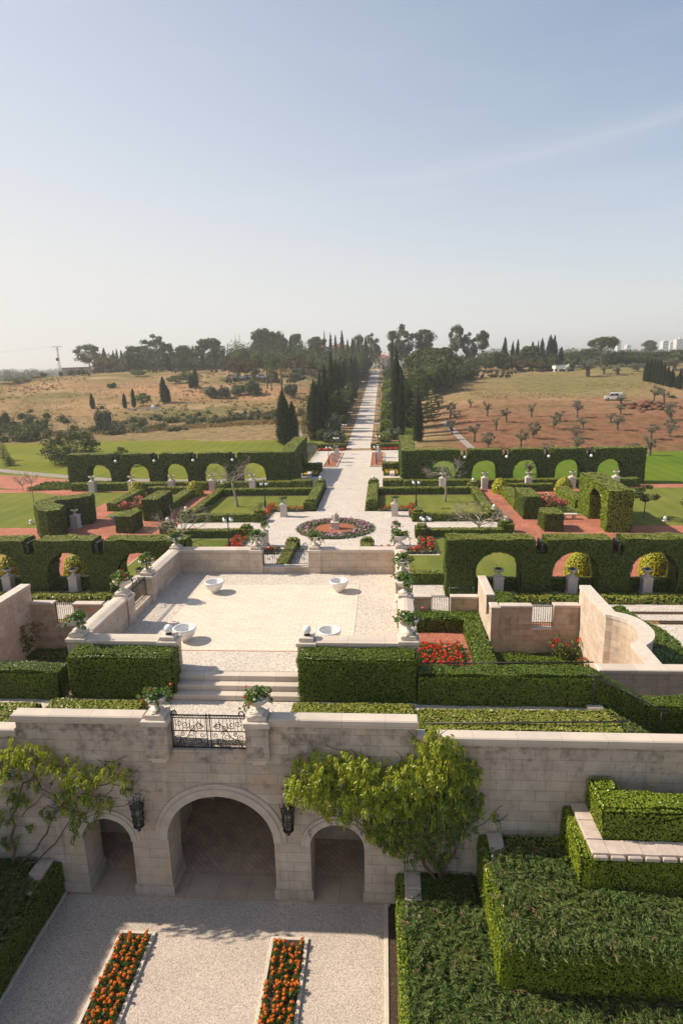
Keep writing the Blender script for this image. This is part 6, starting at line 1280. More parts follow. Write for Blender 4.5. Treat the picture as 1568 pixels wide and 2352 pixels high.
# ---- trees of the belt along the horizon
def many(kind, rows, grp):
    for k, (f, x, y, Y, w, lab) in enumerate(rows): T(kind, k, f(x, y), Y, lab, grp, w)
many('cyp', ((FL, 648, 225, 318, 6, 'broad dark cypress beside the pale gum at the left end of the belt'), (FL, 708, 240, 322, 4, 'slender cypress, left one of a pair on the left skyline'), (FL, 729, 230, 324, 4, 'slender cypress, right one of a pair on the left skyline'), (FL, 758, 240, 322, 5, 'low cypress right of the slender pair on the left'), (FL, 1122, 268, 300, 5, 'thin cypress below the left domed trees'), (FL, 1052, 275, 285, 6, 'short cypress at the foot of the tall gum'),
    (FL, 1206, 208, 330, 4, 'needle-thin cypress against the sky left of the big dome'), (FL, 1226, 230, 320, 5, 'dark cypress right of the needle-thin one'), (FL, 1265, 262, 300, 5, 'low cypress below the big domed tree'), (FL, 1342, 235, 315, 5, 'cypress in the wood right of the big domed tree'),
    (CM, 455, 170, 340, 6, 'cypress before the pale dead tree'), (CM, 640, 235, 300, 6, 'cypress left of the white house wall'), (CM, 592, 235, 318, 5, 'thin cypress covering the white house corner'), (CM, 690, 132, 400, 3, 'small distant cypress tip above the red roof'), (CM, 733, 150, 345, 5, 'first of three pointed cypresses right of the red roof'), (CM, 768, 163, 345, 5, 'second of three pointed cypresses right of the red roof'), (CM, 812, 130, 345, 6, 'third and tallest of three pointed cypresses right of the red roof'), (CM, 853, 192, 340, 5, 'short cypress beside the tallest pointed one'), (CM, 888, 185, 320, 8, 'stout cypress left of the end of the avenue'), (CM, 925, 165, 345, 7, 'grey-green cypress behind the stout one'), (CM, 978, 172, 315, 7, 'tall cypress close to the far end of the avenue'),
    (FR, 488, 155, 300, 7, 'dark cypress standing alone on the right skyline'), (FR, 535, 175, 305, 4, 'thin cypress right of the lone dark one'), (FR, 565, 165, 305, 5, 'second thin cypress right of the lone dark one'), (FR, 655, 180, 300, 6, 'cypress left of the twin tall ones'), (FR, 690, 172, 310, 3, 'needle cypress between right skyline cypresses'), (FR, 714, 160, 300, 7, 'cypress just left of the double-topped one'), (FR, 765, 142, 290, 9, 'double-topped cypress, left half, above the white shed'), (FR, 790, 142, 291, 7, 'double-topped cypress, right half, above the white shed'), (FR, 830, 210, 290, 7, 'short stout cypress right of the double-topped one')), 'cypresses of the tree belt')
G = 'dense cypress row at the right field edge'
for k, (x, y) in enumerate(((1352, 300), (1375, 285), (1398, 290), (1418, 300), (1438, 290), (1460, 305), (1482, 330), (1508, 345), (1535, 385), (1556, 350))):
    T('cyp', k, FR(x, y), 205-k*2.5, f'{["first", "second", "third", "fourth", "fifth", "sixth", "seventh", "eighth", "ninth", "tenth"][k]} cypress of the dense row at the right field edge, from the left', G, 5.5)
many('gum', ((FL, 545, 197, 322, 28, 'airy pale gum tree at the left end of the belt'), (FL, 950, 135, 315, 25, 'tallest gum tree on the left, flat open crown above the belt'), (CM, 640, 165, 320, 20, 'gum tree with white trunks in front of the white house'), (CM, 515, 385, 215, 18, 'gum tree with a bright white trunk above the olive shrubs'), (CM, 1225, 78, 305, 28, 'big gum tree on the skyline right of the avenue'), (CM, 1382, 113, 310, 24, 'rounded gum tree right of the big one'), (FR, 195, 70, 300, 18, 'tall pale gum tree on the right, left of a group of three'), (FR, 272, 118, 300, 17, 'middle tree of the three tall gums on the right'), (FR, 350, 105, 290, 13, 'tall gum with a long bare trunk, right of the group of three'), (CM, 930, 150, 380, 14, 'grey gum behind the cypresses left of the avenue end'), (CM, 1025, 140, 370, 15, 'domed gum nearest the avenue end on the left'), (FR, 1370, 165, 480, 13, 'bare hazy tree before the far apartment blocks')), 'gum trees of the belt')
many('tree', ((FL, 850, 208, 325, 28, 'dark rounded tree left of the tallest gum'), (FL, 1035, 190, 325, 18, 'dark tree just right of the tallest gum'), (FL, 1150, 200, 330, 22, 'domed tree between gum and big dome on the left'), (FL, 1310, 160, 335, 32, 'big domed dark tree on the left skyline'), (CM, 250, 112, 330, 26, 'highest dark tree left of the white house'), (CM, 340, 122, 330, 30, 'broad dark tree beside the highest one, left of the white house'), (CM, 490, 145, 350, 16, 'domed dark tree behind the pale dead tree'), (FL, 830, 250, 295, 22, 'dark bushy tree at the foot of the belt, left of the white gum trunk'), (CM, 1390, 245, 220, 42, 'dense dark tree mass right of the tiered pines'), (CM, 1500, 240, 235, 40, 'second dense dark tree right of the tiered pines'), (FR, 40, 215, 225, 34, 'third dense dark tree towards the mauve shrub'), (FR, 445, 235, 265, 26, 'round dark tree with visible trunk at the edge of the tan field'), (FR, 640, 200, 290, 22, 'brownish pine left of the double-topped cypress'), (FR, 905, 240, 320, 22, 'dark tree right of the white shed'), (FR, 1000, 215, 340, 24, 'dark tree below the umbrella pine'), (FR, 1130, 245, 320, 24, 'round dark tree below the far white tower'), (FR, 1210, 235, 325, 28, 'broad dark tree in the middle of the right belt'), (FR, 1320, 235, 325, 28, 'broad dark tree left of the dense cypress row'), (FR, 1430, 235, 320, 24, 'dark tree behind the dense cypress row'), (FR, 1540, 225, 340, 24, 'dark tree at the right edge below the apartment blocks'), (CM, 1350, 420, 165, 22, 'dark bushy tree between the tiered pines')), 'dark trees of the belt')
many('umb', ((FR, 1078, 152, 300, 30, 'umbrella pine with a flat crown beside the far tower'), (FR, 1148, 148, 320, 10, 'small side crown beside the umbrella pine')), 'umbrella pines')
many('russet', tuple((CM, x, y, Y, w, lab) for x, y, Y, w, lab in ((20, 300, 245, 20, 'russet tree, leftmost of the row above the parked cars'), (75, 320, 240, 18, 'russet tree, second of the row above the parked cars'), (135, 315, 240, 20, 'russet tree, third of the row above the parked cars'), (205, 325, 236, 20, 'russet tree, fourth of the row, nearest the palms'), (330, 390, 212, 12, 'thin russet tree behind the palms'), (480, 290, 260, 22, 'brownish loose tree right of the palms'), (560, 330, 255, 18, 'brownish loose tree below the white house'), (1045, 215, 380, 13, 'bare brown tree left of the end house')))+((FL, 650, 280, 296, 20, 'orange-brown tree behind the concrete ruin'), (FL, 770, 320, 290, 12, 'reddish bare bush-like tree right of the ruin'), (FR, 590, 290, 268, 18, 'bare grey tree left of the white shed'), (FR, 700, 298, 265, 22, 'wide bare grey-brown tree beside the white shed')), 'russet and bare trees')
many('palm', ((CM, 388, 335, 205, None, 'tallest palm beside the olive shrubs'), (CM, 287, 362, 212, None, 'left palm of three, by the russet trees'), (CM, 318, 395, 205, None, 'shortest palm of three, below the other two'), (CM, 700, 315, 300, None, 'small palm below the white house')), 'palms left of the avenue')
many('green', ((FL, 865, 358, 262, 17, 'round green tree on the hill crest'), (FL, 1100, 395, 232, 22, 'wide green bush tree beside the twin cypresses'), (FL, 1165, 365, 236, 18, 'green tree behind the twin cypresses on the slope'), (FL, 893, 505, 178, 16, 'small green tree with a thin trunk on the dry slope'), (FL, 110, 408, 250, 26, 'green round bush on the far left slope'), (FL, 235, 415, 262, 16, 'small round bush casting shade on the left hill')), 'green trees of the dry slope')
many('cyp', ((FL, 570, 511, 172, 5.5, 'lone small cypress behind the grey round bush'), (FL, 775, 506, 170, 5, 'small cypress, left one of the middle pair on the dry slope'), (FL, 829, 479, 172, 5.5, 'small cypress, right one of the middle pair on the dry slope'), (FL, 1016, 407, 186, 9, 'stout cypress on the dry slope'), (FL, 1041, 458, 187, 7, 'shorter cypress leaning on the stout one'), (FL, 1195, 395, 215, 7, 'twin cypress on the slope, left and shorter'), (FL, 1221, 350, 216, 7, 'twin cypress on the slope, right and taller')), 'cypresses of the dry slope')
def shrubs(rows, grp):
    for v, f, x, y, Y, w, lab in rows: T('shrub', v, f(x, y), Y, lab, grp, w)
shrubs(((2, FL, 637, 588, 141, 23, 'big grey-green round bush at the edge of the tan field'), (2, FL, 1310, 452, 195, 22, 'grey olive shrub, left one of the row below the russet trees'), (2, FL, 1400, 455, 195, 20, 'grey olive shrub, second in the row below the russet trees'), (2, FL, 1500, 440, 200, 22, 'grey olive shrub, third in the row below the russet trees'), (2, CM, 180, 452, 198, 26, 'grey olive shrub next to the palms'), (2, CM, 455, 480, 190, 18, 'grey shrub below the white trunked gum'), (0, FL, 20, 610, 150, 14, 'dark bush at the left picture edge'), (0, FL, 265, 370, 290, 9, 'small dark bush on the far left crest'), (0, FL, 380, 365, 288, 8, 'bush at the foot of the pylon'), (0, FL, 30, 440, 250, 12, 'dark bush at the left picture edge on the hill'), (4, FL, 1025, 340, 280, 12, 'dry bush on the crest under the belt'), (0, FL, 700, 435, 225, 12, 'flat dark bush on the open hill'), (6, FR, 205, 322, 250, 12, 'mauve flowering shrub at the edge of the tan field'), (1, FR, 275, 385, 225, 14, 'bright green shrub below the mauve one'), (4, FR, 400, 372, 240, 16, 'dry grey shrub at the far edge of the tan field'), (2, FR, 1505, 500, 165, 12, 'green-grey shrub by the soil mound'), (4, CM, 750, 340, 270, 14, 'low brown shrub left of the avenue far end')), 'shrubs of the slopes')
G = 'shrubs along the avenue'
for s, seq in ((-1, ((2, 3.3, 118, 2.6, 3.0), (5, 2.5, 121, 1.7, 1.9), (0, 6.8, 124, 2.4, 2.6), (2, 4.4, 129, 2.3, 4.4), (1, 5.8, 138, 2.3, 3.7), (0, 4.6, 147, 2.2, 3.6), (1, 4.4, 158, 2.2, 3.8), (0, 4.6, 170, 2.3, 3.5), (4, 5.0, 182, 2.4, 3.9), (3, 4.9, 196, 2.3, 3.6), (0, 4.4, 210, 2.3, 3.5), (0, 4.9, 228, 2.6, 4.2), (4, 4.9, 248, 2.6, 3.8), (0, 4.9, 272, 2.8, 4.4), (0, 5.2, 300, 3.0, 4.8), (4, 5.4, 335, 3.2, 5.2))),
               (1, ((4, 3.6, 117, 1.5, 1.9), (5, 3.9, 121, 1.5, 2.2), (2, 5.2, 124, 2.0, 2.6), (1, 4.0, 129, 1.7, 3.2), (5, 3.9, 136, 1.7, 3.0), (4, 4.2, 145, 1.9, 3.4), (1, 4.1, 156, 1.9, 3.6), (5, 4.2, 168, 2.0, 3.8), (1, 4.3, 180, 2.1, 3.7), (2, 4.4, 193, 2.1, 3.5), (5, 4.4, 208, 2.2, 3.7), (1, 4.5, 226, 2.3, 3.8), (5, 4.6, 247, 2.4, 4.0), (0, 4.8, 272, 2.6, 4.2), (4, 4.9, 300, 2.8, 4.6), (0, 5.1, 335, 3.0, 5.0)))):
    look = ('dark green', 'fresh green', 'grey-leaved', 'dark red', 'dry olive', 'bright yellow-green', 'mauve')
    nth = ('first', 'second', 'third', 'fourth', 'fifth', 'sixth', 'seventh', 'eighth', 'ninth', 'tenth', 'eleventh', 'twelfth', 'thirteenth', 'fourteenth', 'fifteenth', 'sixteenth')
    for k, (v, u, y, r_, h) in enumerate(seq):
        pr, h0, r0 = K['shrub'][v]; x = U(s, max(u, 2.75)+r_*.62); place(pr, (x, y, tzf(x, y)-.1), f'{look[v]} shrub, {nth[k]} along the {SIDE[s]} edge of the avenue from the garden', G, rng.uniform(0, 6.28), (r_/r0, r_/r0, h/h0))
hedge('hedge', core_box(U(1, 8.8), U(1, 11.5), 121, 140, 0, 1.1), 'bright clipped hedge rows right of the avenue behind the tall cypress', lm='ivy', cover=1.2)
b = MB(); x0, x1, y0, y1 = U(-1, 10.8), U(-1, 7.6), 99., 116.
for i in range(230):
    c = np.array([rng.uniform(x0, x1), rng.uniform(y0, y1), rng.uniform(.2, .7)]); P = c+rng.normal(0, .28, (16, 3)); P[:, 2] = np.abs(P[:, 2]); b.cards(P, rng.normal(0, 1, (16, 3)), .42, .10, M['lavender'], .3, along=np.tile([0, 0, 1.], (16, 1)), jit=.4)
tag(b.build('lavender_bed'), 'grey-purple lavender bed left of the gravel plaza behind the sweeping hedge', 'lavender', None, 'stuff')
# ---- single small trees near the lawns
T('round', 0, FL(425, 765), 100, 'big round dark tree on the left lawn behind the hedge arcade', None, 62); T('green', 0, FL(757, 845), 96, 'small young tree on the lawn behind the left arcade', None, 15)
T('norf', 1, FL(50, 885), 98, 'small tiered conifer on the lawn at the left edge', None, 15); T('norf', 1, FL(8, 800), 104, 'dark conifer cut by the left picture edge', None, 14)
for x, y, lab in ((24.9, 59.9, 'small standard tree on the right lawn, nearer the niche hedge'), (28.0, 56.6, 'small standard tree at the right picture edge'), (31.5, 62.5, 'standard tree half out of the picture on the right lawn')): place(K['std'][0][0], (x, y, 0), lab, 'standard trees on the right lawn', rng.uniform(0, 6), 1.)
bare_tree((-41.2, 69.2, 0), 'thin young bare tree with a stake on the left lawn', 4.0, 1.2, 2.4, 46, 'young bare trees', 0, 3, .04); bare_tree((-35.0, 79.2, 0), 'slender bare young tree between the red path and the left arcade', 4.4, 1.6, 2.0, 47, 'young bare trees', -.5, 3, .05); bare_tree((-46.5, 76.0, 0), 'low bare sapling in the red bed at the left edge', 2.6, 1.2, .8, 48, 'young bare trees', 0, 3, .04)
for u, y, k in ((-38.0, 78.5, 0), (-41., 80., 1)): garden_globe(u-1, y, 0, ('small globe light on the red path left of the arcade', 'small globe light farther along the red path on the left')[k])
P = np.stack([rng.uniform(-46, -33.5, 5200), rng.uniform(74, 81, 5200), rng.uniform(.02, .4, 5200)], 1); kq = (P[:, 1] > 76+(P[:, 0]+46)*.10) & (P[:, 1] < 83.5+(P[:, 0]+40)*-.15); P = P[kq]; b = MB(); b.cards(P, np.tile([0, 0, 1.], (len(P), 1)), .3, .2, M['tree_g'], .6); tag(b.build('ground_cover'), 'green ground cover between the left arcade and the curved path', 'ground cover', None, 'stuff')
# ---- olive trees in the red field
G = 'pruned olive trees in the red field'
OL = ((85, 505, 585), (275, 520, 578), (380, 525, 632), (155, 548, 640), (190, 590, 650), (165, 648, 738), (495, 583, 666), (432, 627, 718), (300, 675, 788), (385, 722, 822), (585, 718, 824), (650, 540, 634), (660, 660, 766), (785, 618, 710), (820, 598, 662), (930, 535, 640), (962, 640, 712), (922, 690, 770), (920, 755, 830), (1133, 600, 670), (1175, 628, 716), (1190, 560, 620), (1195, 500, 570), (1498, 640, 757), (1505, 548, 655), (1380, 680, 770), (1376, 738, 872), (1278, 790, 850), (738, 800, 860), (1400, 445, 552), (1460, 465, 545), (640, 890, 985))
def oname(x, yb):
    d = 'nearest row' if yb > 800 else 'second row' if yb > 690 else 'middle row' if yb > 620 else 'far row'
    return d
byrow = {}
for x, yt, yb in sorted(OL): byrow.setdefault(oname(x, yb), []).append((x, yt, yb))
for d, L in byrow.items():
    for k, (x, yt, yb) in enumerate(L):
        px, py = FR(x, yb); Y = 80.
        for _ in range(400):                                        # where the line of sight meets the field
            q = at_y(px, py, Y)
            if q.z <= tzf(q.x, Y): break
            Y += .5
        top = FR(x, yt); T('olive', (int(x)*7+k) % 4 if x != 385 and x != 920 else 3, (px, top[1]), Y, f'olive tree, {nth[k]} from the left in the {d} of the red field', G, max(11, 15*115/Y))
many('olive', ((FR, 995, 288, 235, 26, 'large grey olive tree right of the white shed'), (FR, 1090, 318, 240, 16, 'grey olive tree, second right of the white shed'), (FR, 1170, 302, 235, 24, 'grey olive tree, third right of the white shed'), (FR, 1295, 305, 250, 18, 'grey olive tree left of the dense cypress row'), (FR, 1520, 278, 255, 22, 'grey olive tree behind the right end of the dense cypress row'), (FR, 1560, 330, 235, 16, 'grey olive tree at the right edge under the apartment blocks'), (FR, 870, 325, 262, 10, 'low olive beside the white shed stair')), 'grey olive trees beyond the tan field')
# ---- masses: wood behind the named trees, scrub, dry grass
def wood(name, cat, spans, lab, lm, leafs, per):
    b = MB()
    for (f, x0, x1, y0, y1, Y0, Y1, n) in spans:
        for i in range(n):
            Y = rng.uniform(Y0, Y1); px, py = f(rng.uniform(x0, x1), rng.uniform(y0, y1)); q = at_y(px, py, Y); z = tzf(q.x, Y); h = max(1.2, q.z-z); r = h*rng.uniform(.30, .5)
            for j in range(3): P, D = blob_pts(per, (q.x+rng.normal(0, r*.4), Y+rng.normal(0, r*.3), z+h*rng.uniform(.35, .72)), (r*.75, r*.75, h*.32), .5); k = P[:, 2] > z; b.cards(P[k], D[k]+np.array([0, 0, .3]), leafs*1.3, leafs*.85, M[lm], .8)
            b.ball((q.x, Y, z+h*.45), r*.62, M['core'], 8, .9)
    o = b.build(name); tag(o, lab, cat, None, 'stuff')
wood('woodland', 'wood', ((FL, 600, 1568, 222, 300, 300, 350, 130), (CM, 0, 560, 165, 280, 300, 350, 90), (CM, 250, 960, 230, 340, 255, 330, 84), (CM, 560, 985, 195, 290, 300, 370, 64), (CM, 620, 850, 440, 560, 150, 205, 30)), 'dark wood filling the belt left of the avenue', 'tree', .62, 60)
wood('woodland', 'wood', ((FR, 0, 900, 225, 300, 270, 340, 110), (CM, 1330, 1568, 250, 380, 190, 240, 50), (FR, 0, 300, 270, 380, 215, 245, 36), (FR, 860, 1568, 228, 280, 300, 380, 110)), 'dark wood filling the belt right of the avenue', 'tree', .62, 60)
wood('woodland', 'wood', ((FR, 300, 1568, 205, 226, 600, 1100, 90), (FL, -300, 640, 345, 362, 900, 1600, 110), (FL, -200, 300, 352, 372, 500, 800, 40)), 'low hazy far woods along the horizon', 'tree', 1.6, 40)
wood('undergrowth', 'scrub', ((FL, 380, 1500, 340, 380, 268, 300, 60), (CM, 0, 500, 440, 480, 225, 245, 30), (FR, 20, 560, 380, 420, 232, 258, 40), (FR, 560, 900, 365, 385, 258, 275, 26)), 'dry undergrowth along the foot of the tree belt', 'scrub', .5, 40)
b = MB()
for i in range(640):
    t_ = rng.random()**1.3; x = -160+t_*138; yb = 142+6*math.sin(x*.09)+ (x+60)*.10+rng.normal(0, 5.5+(6 if x < -75 else 0)); y = np.clip(yb+(4 if x < -75 else 0), 128.5, 182)
    if x > -45: y = 150+(x+45)*.5+rng.normal(0, 3)
    r = rng.uniform(.6, 1.9)*(1.25 if x < -75 else .75); z = tzf(x, y); P, D = blob_pts(70, (x, y, z+r*.40), (r*1.2, r, r*.72), .5); k = P[:, 2] > z; b.cards(P[k], D[k]+np.array([0, 0, .4]), .42, .26, M[('scrub', 'tree', 'scrub', 'olive')[i % 4] if x > -75 else ('tree', 'scrub', 'tree')[i % 3]], .8); b.ball((x, y, z+r*.25), r*.5, M['core'], 7, .8)
for i in range(1100):
    x = rng.uniform(-185, -22); y = rng.uniform(158, 288)
    if vnoise(x, y, .05, 31) < -.1: continue
    z = tzf(x, y); r = rng.uniform(.25, .8)*rng.uniform(.6, 1.3); P, D = blob_pts(26, (x, y, z+r*.3), (r*1.3, r, r*.6), .5); k = P[:, 2] > z; b.cards(P[k], D[k]+np.array([0, 0, .4]), .42, .26, M[('scrub', 'dry', 'tree_g', 'olive', 'scrub', 'dry')[i % 6]], .8)
tag(b.build('scrub'), 'band of dark scrub between the left tan field and the dry hill', 'scrub', None, 'stuff')
b = MB(); n = 16000; x = rng.uniform(-190, -16, n); y = rng.uniform(150, 292, n); w = vnoise(x, y, .11, 21)+vnoise(x, y, .3, 22)*.6; k = (w > .15) & (rng.random(n) < .9); x, y = x[k], y[k]; z = tz(x, y); b.cards(np.stack([x, y, z+.18], 1), np.tile([0, -1., .3], (len(x), 1)), .55, .25, M['dry'], .5, along=np.tile([0, 0, 1.], (len(x), 1)), jit=.5)
n = 5000; x = rng.uniform(14, 110, n); y = rng.uniform(166, 245, n); w = vnoise(x, y, .09, 23); k = w > .5; x, y = x[k], y[k]; z = tz(x, y); b.cards(np.stack([x, y, z+.12], 1), np.tile([0, -1., .3], (len(x), 1)), .5, .25, M['dry'], .5, along=np.tile([0, 0, 1.], (len(x), 1)), jit=.5)
n = 2600; t_ = rng.random(n); x = -75+t_*58; y = 137+t_*13+rng.normal(0, 1.1, n); z = tz(x, y); b.cards(np.stack([x, y, z+.25], 1), np.tile([0, -1., .3], (n, 1)), .9, .34, M['dry'], .5, along=np.tile([0, 0, 1.], (n, 1)), jit=.4)
tag(b.build('dry_grass'), 'pale dry grass tufts over the hill and field edges', 'dry grass', None, 'stuff')
# ------------------------------------------------------------------ far buildings, pylon, van
def house(e, x0, x1, y0, y1, z0, z1, wins, roofh, door=None, wallm='plaster', over=.5):
    b = MB(); b.box(x0, x1, y0, y1, z0-1, z1, M[wallm]); piece(e, 'wall', b)
    if roofh:
        b = MB(); xm, ym = (x0+x1)/2, (y0+y1)/2; rd = max(.3, (x1-x0)/2-(y1-y0)/2); V = [(x0-over, y0-over, z1+.01), (x1+over, y0-over, z1+.01), (x1+over, y1+over, z1+.01), (x0-over, y1+over, z1+.01), (xm-rd, ym, z1+roofh), (xm+rd, ym, z1+roofh)]; b.add(V, [(0, 1, 5, 4), (1, 2, 5), (2, 3, 4, 5), (3, 0, 4), (3, 2, 1, 0)], M['roof']); piece(e, 'roof', b)
    for (wx, wz, ww, wh) in wins:
        b = MB(); b.box(wx-ww/2, wx+ww/2, y0-.06, y0+.05, wz-wh/2, wz+wh/2, M['darkglass']); o = piece(e, 'window', b); b = MB(); b.box(wx-ww/2-.1, wx+ww/2+.1, y0-.16, y0+.04, wz-wh/2-.14, wz-wh/2-.01, M['stone']); b.build('sill', o)
a = at_y(*CM(1103, 360), 404); gx, gzv = a.x, tzf(a.x, 404); e = empty('end_house', (gx, 404, gzv), 'small house with red roof and white balcony closing the far end of the avenue', 'house')
house(e, gx-4.2, gx+4.2, 404, 411, gzv, gzv+7.0, ((gx-2.8, gzv+1.8, 1.0, 1.8), (gx+2.8, gzv+1.8, 1.0, 1.8), (gx-2.6, gzv+5.2, 1.0, 1.9), (gx+2.6, gzv+5.2, 1.0, 1.9), (gx, gzv+5.2, 1.2, 2.1)), 2.2)
b = MB(); b.box(gx-3.9, gx+3.9, 401.4, 404, gzv+3.7, gzv+4.0, M['stone']); [b.box(gx-3.8+k*1.26-.1, gx-3.8+k*1.26+.1, 401.5, 401.7, gzv+4, gzv+6.9, M['plaster']) for k in range(7)]; b.box(gx-3.9, gx+3.9, 401.45, 401.6, gzv+4.7, gzv+4.85, M['plaster']); b.box(gx-4.0, gx+4.0, 401.3, 404, gzv+6.8, gzv+7.0, M['plaster']); [b.box(gx+q-.22, gx+q+.22, 401.5, 401.9, gzv-.5, gzv+3.7, M['stone']) for q in (-3.6, -1.3, 1.3, 3.6)]; piece(e, 'balcony', b)
b = MB(); b.prism(arch_pts(gx, .8, gzv+2.0, gzv+2.9, gzv-.2), 403.93, 404.05, M['darkglass']); piece(e, 'door', b)
a = at_y(*CM(650, 280), 372); gx = a.x; gzv = tzf(gx, 372); zt = at_y(*CM(650, 240), 372).z; e = empty('white_house', (gx, 372, gzv), 'white house with red tiled roof half hidden by cypresses left of the avenue', 'house')
house(e, gx-5.5, gx+5.0, 372, 382, gzv, zt, ((gx-3.6, zt-2.0, 1.1, 1.8), (gx+.2, zt-2.0, 1.1, 1.8), (gx+3.2, zt-2.0, 1.1, 1.8), (gx-3.6, zt-6.0, 1.1, 1.9), (gx+1, zt-6.0, 1.1, 1.9)), 2.4); house(e, gx+5.02, gx+19., 374, 383, gzv, zt-.6, ((gx+8, zt-2.6, 1.1, 1.8), (gx+12, zt-2.6, 1.1, 1.8), (gx+16, zt-2.6, 1.1, 1.8)), 2.2)
a, q = at_y(*FR(793, 380), 272), at_y(*FR(868, 318), 272); zb = tzf(a.x, 272); e = empty('white_shed', (a.x, 272, zb), 'white shed with an outside stair at the far edge of the tan field', 'shed'); b = MB(); b.prism([(a.x, zb-1), (q.x, zb-1), (q.x+.2, q.z), (a.x-.1, q.z-.25)], 272, 278, M['plaster']); piece(e, 'wall', b)
b = MB(); [b.box(q.x-2.6+.32*k, q.x-2.28+.32*k, 270.7, 271.98, zb-.5, zb+.3+.34*k, M['plaster']) for k in range(9)]; piece(e, 'stair', b); b = MB(); b.tube([(q.x-2.6, 270.7, zb+1.3), (q.x+.3, 270.7, zb+4.3), (q.x+1.2, 270.7, zb+4.3)], .05, M['green_rail'], 5); b.tube([(q.x+1.1, 270.7, zb-.2), (q.x+1.1, 270.7, zb+4.3)], .06, M['green_rail'], 5); piece(e, 'stair_railing', b)
b = MB(); b.box(a.x-.1, q.x+.3, 271.85, 278.1, q.z-.02, q.z+.16, M['concrete']); piece(e, 'roof', b)
a, q = at_y(*FL(393, 392), 287), at_y(*FL(598, 338), 287); zb = min(tzf(a.x, 287), tzf(q.x, 287)); e = empty('concrete_ruin', (a.x, 287, zb), 'long grey concrete ruin on the left hill crest with a pale end wall', 'ruin'); xk = a.x+(q.x-a.x)*.86
b = MB(); b.box(a.x, xk, 287, 287.4, zb-1, q.z-.35, M['concrete']); b.box(a.x, a.x+.4, 287.4, 293, zb-1, q.z-.6, M['concrete']); b.box(xk+.3, q.x, 286.8, 287.3, zb-.5, q.z-.3, M['plaster']); piece(e, 'wall', b); b = MB(); b.prism([(a.x-.3, q.z-.5), (q.x-.2, q.z-.25), (q.x-.2, q.z), (a.x-.3, q.z-.24)], 286.6, 293.2, M['concrete']); piece(e, 'roof', b)
a = at_y(*FL(376, 365), 298); zt = at_y(*FL(366, 213), 298).z; zb = tzf(a.x, 298); H = zt-zb; b = MB(); sm_ = M['steel']
for sx in (-1, 1):
    for sy in (-1, 1): b.tube([(a.x+sx*.55, 298+sy*.55, zb-.3), (a.x+sx*.18, 298+sy*.18, zt-.2)], .06, sm_, 4)
for k in range(12):
    z0, z1 = zb+H*k/12, zb+H*(k+1)/12; w0, w1 = .55-.37*k/12, .55-.37*(k+1)/12; sd = 1 if k % 2 else -1; b.tube([(a.x-sd*w0, 298-w0, z0), (a.x+sd*w1, 298-w1, z1)], .035, sm_, 4); b.tube([(a.x-sd*w0, 298+w0, z0), (a.x+sd*w1, 298+w1, z1)], .035, sm_, 4)
for z, w in ((zt-.15, 2.3), (zt-1.2, 1.2)): b.box(a.x-w, a.x+w, 297.93, 298.07, z-.07, z+.07, sm_)
e = empty('power_pylon', (a.x, 298, zb), 'lattice power pylon with a transformer on the left hill crest', 'pylon'); piece(e, 'lattice', b); b = MB(); b.box(a.x-.9, a.x+.25, 297.2, 297.95, zt-6.6, zt-5.2, M['iron'], .08); piece(e, 'transformer', b)
b = MB()
for w in (-2.2, -1.0, 0., 1.1, 2.2): b.lathe([(.06, -.02), (.13, .08), (.06, .18), (.13, .28), (.04, .4)], a.x+w, 298, zt-.08, M['iron'], 6)
piece(e, 'insulators', b); b = MB()
for w in (-2.2, 2.2): b.tube([(a.x+w-t_*120, 298-t_*60, zt+.3-9*math.sin(t_*math.pi)*.5-1.5*t_) for t_ in np.linspace(0, 1, 14)], .014, M['iron'], 3)
piece(e, 'wires', b)
def flats(px0, px1, pyt, pyb, Y, lab, nx_, nz_, shade):
    a, q = at_y(px0, pyb, Y), at_y(px1, pyt, Y); zb = tzf(a.x, Y); e = empty('apartment_block', ((a.x+q.x)/2, Y, zb), lab, 'building', 'far apartment blocks'); W_ = q.x-a.x; h = q.z-zb; b = MB(); b.box(a.x, q.x, Y, Y+18, zb-2, q.z, M['plaster']); b.box(a.x+W_*.3, a.x+W_*.5, Y+3, Y+9, q.z, q.z+3.2, M['plaster']); piece(e, 'wall', b)
    for i in range(nz_):
        for j in range(nx_):
            b = MB(); xx = a.x+W_*(j+.5)/nx_; zz = zb+h*(i+.6)/nz_; b.box(xx-W_/nx_*.26, xx+W_/nx_*.26, Y-.15, Y+.1, zz-h/nz_*.24, zz+h/nz_*.24, M['darkglass']); piece(e, 'window', b)
flats(*[FR(1525, 0)[0], FR(1590, 0)[0]], FR(0, 160)[1], FR(0, 232)[1], 1500, 'largest far white apartment block at the right edge', 4, 8, 0); flats(FR(1444, 0)[0], FR(1483, 0)[0], FR(0, 172)[1], FR(0, 222)[1], 1480, 'far white apartment block left of the largest one', 3, 7, 0); flats(FR(1486, 0)[0], FR(1522, 0)[0], FR(0, 180)[1], FR(0, 228)[1], 1520, 'lower far apartment block between two taller ones', 3, 6, 0); flats(FR(1168, 0)[0], FR(1194, 0)[0], FR(0, 168)[1], FR(0, 222)[1], 1600, 'single far white tower beside the umbrella pine', 3, 9, 0); flats(FR(1226, 0)[0], FR(1252, 0)[0], FR(0, 196)[1], FR(0, 220)[1], 1700, 'small far block right of the white tower', 3, 3, 0)
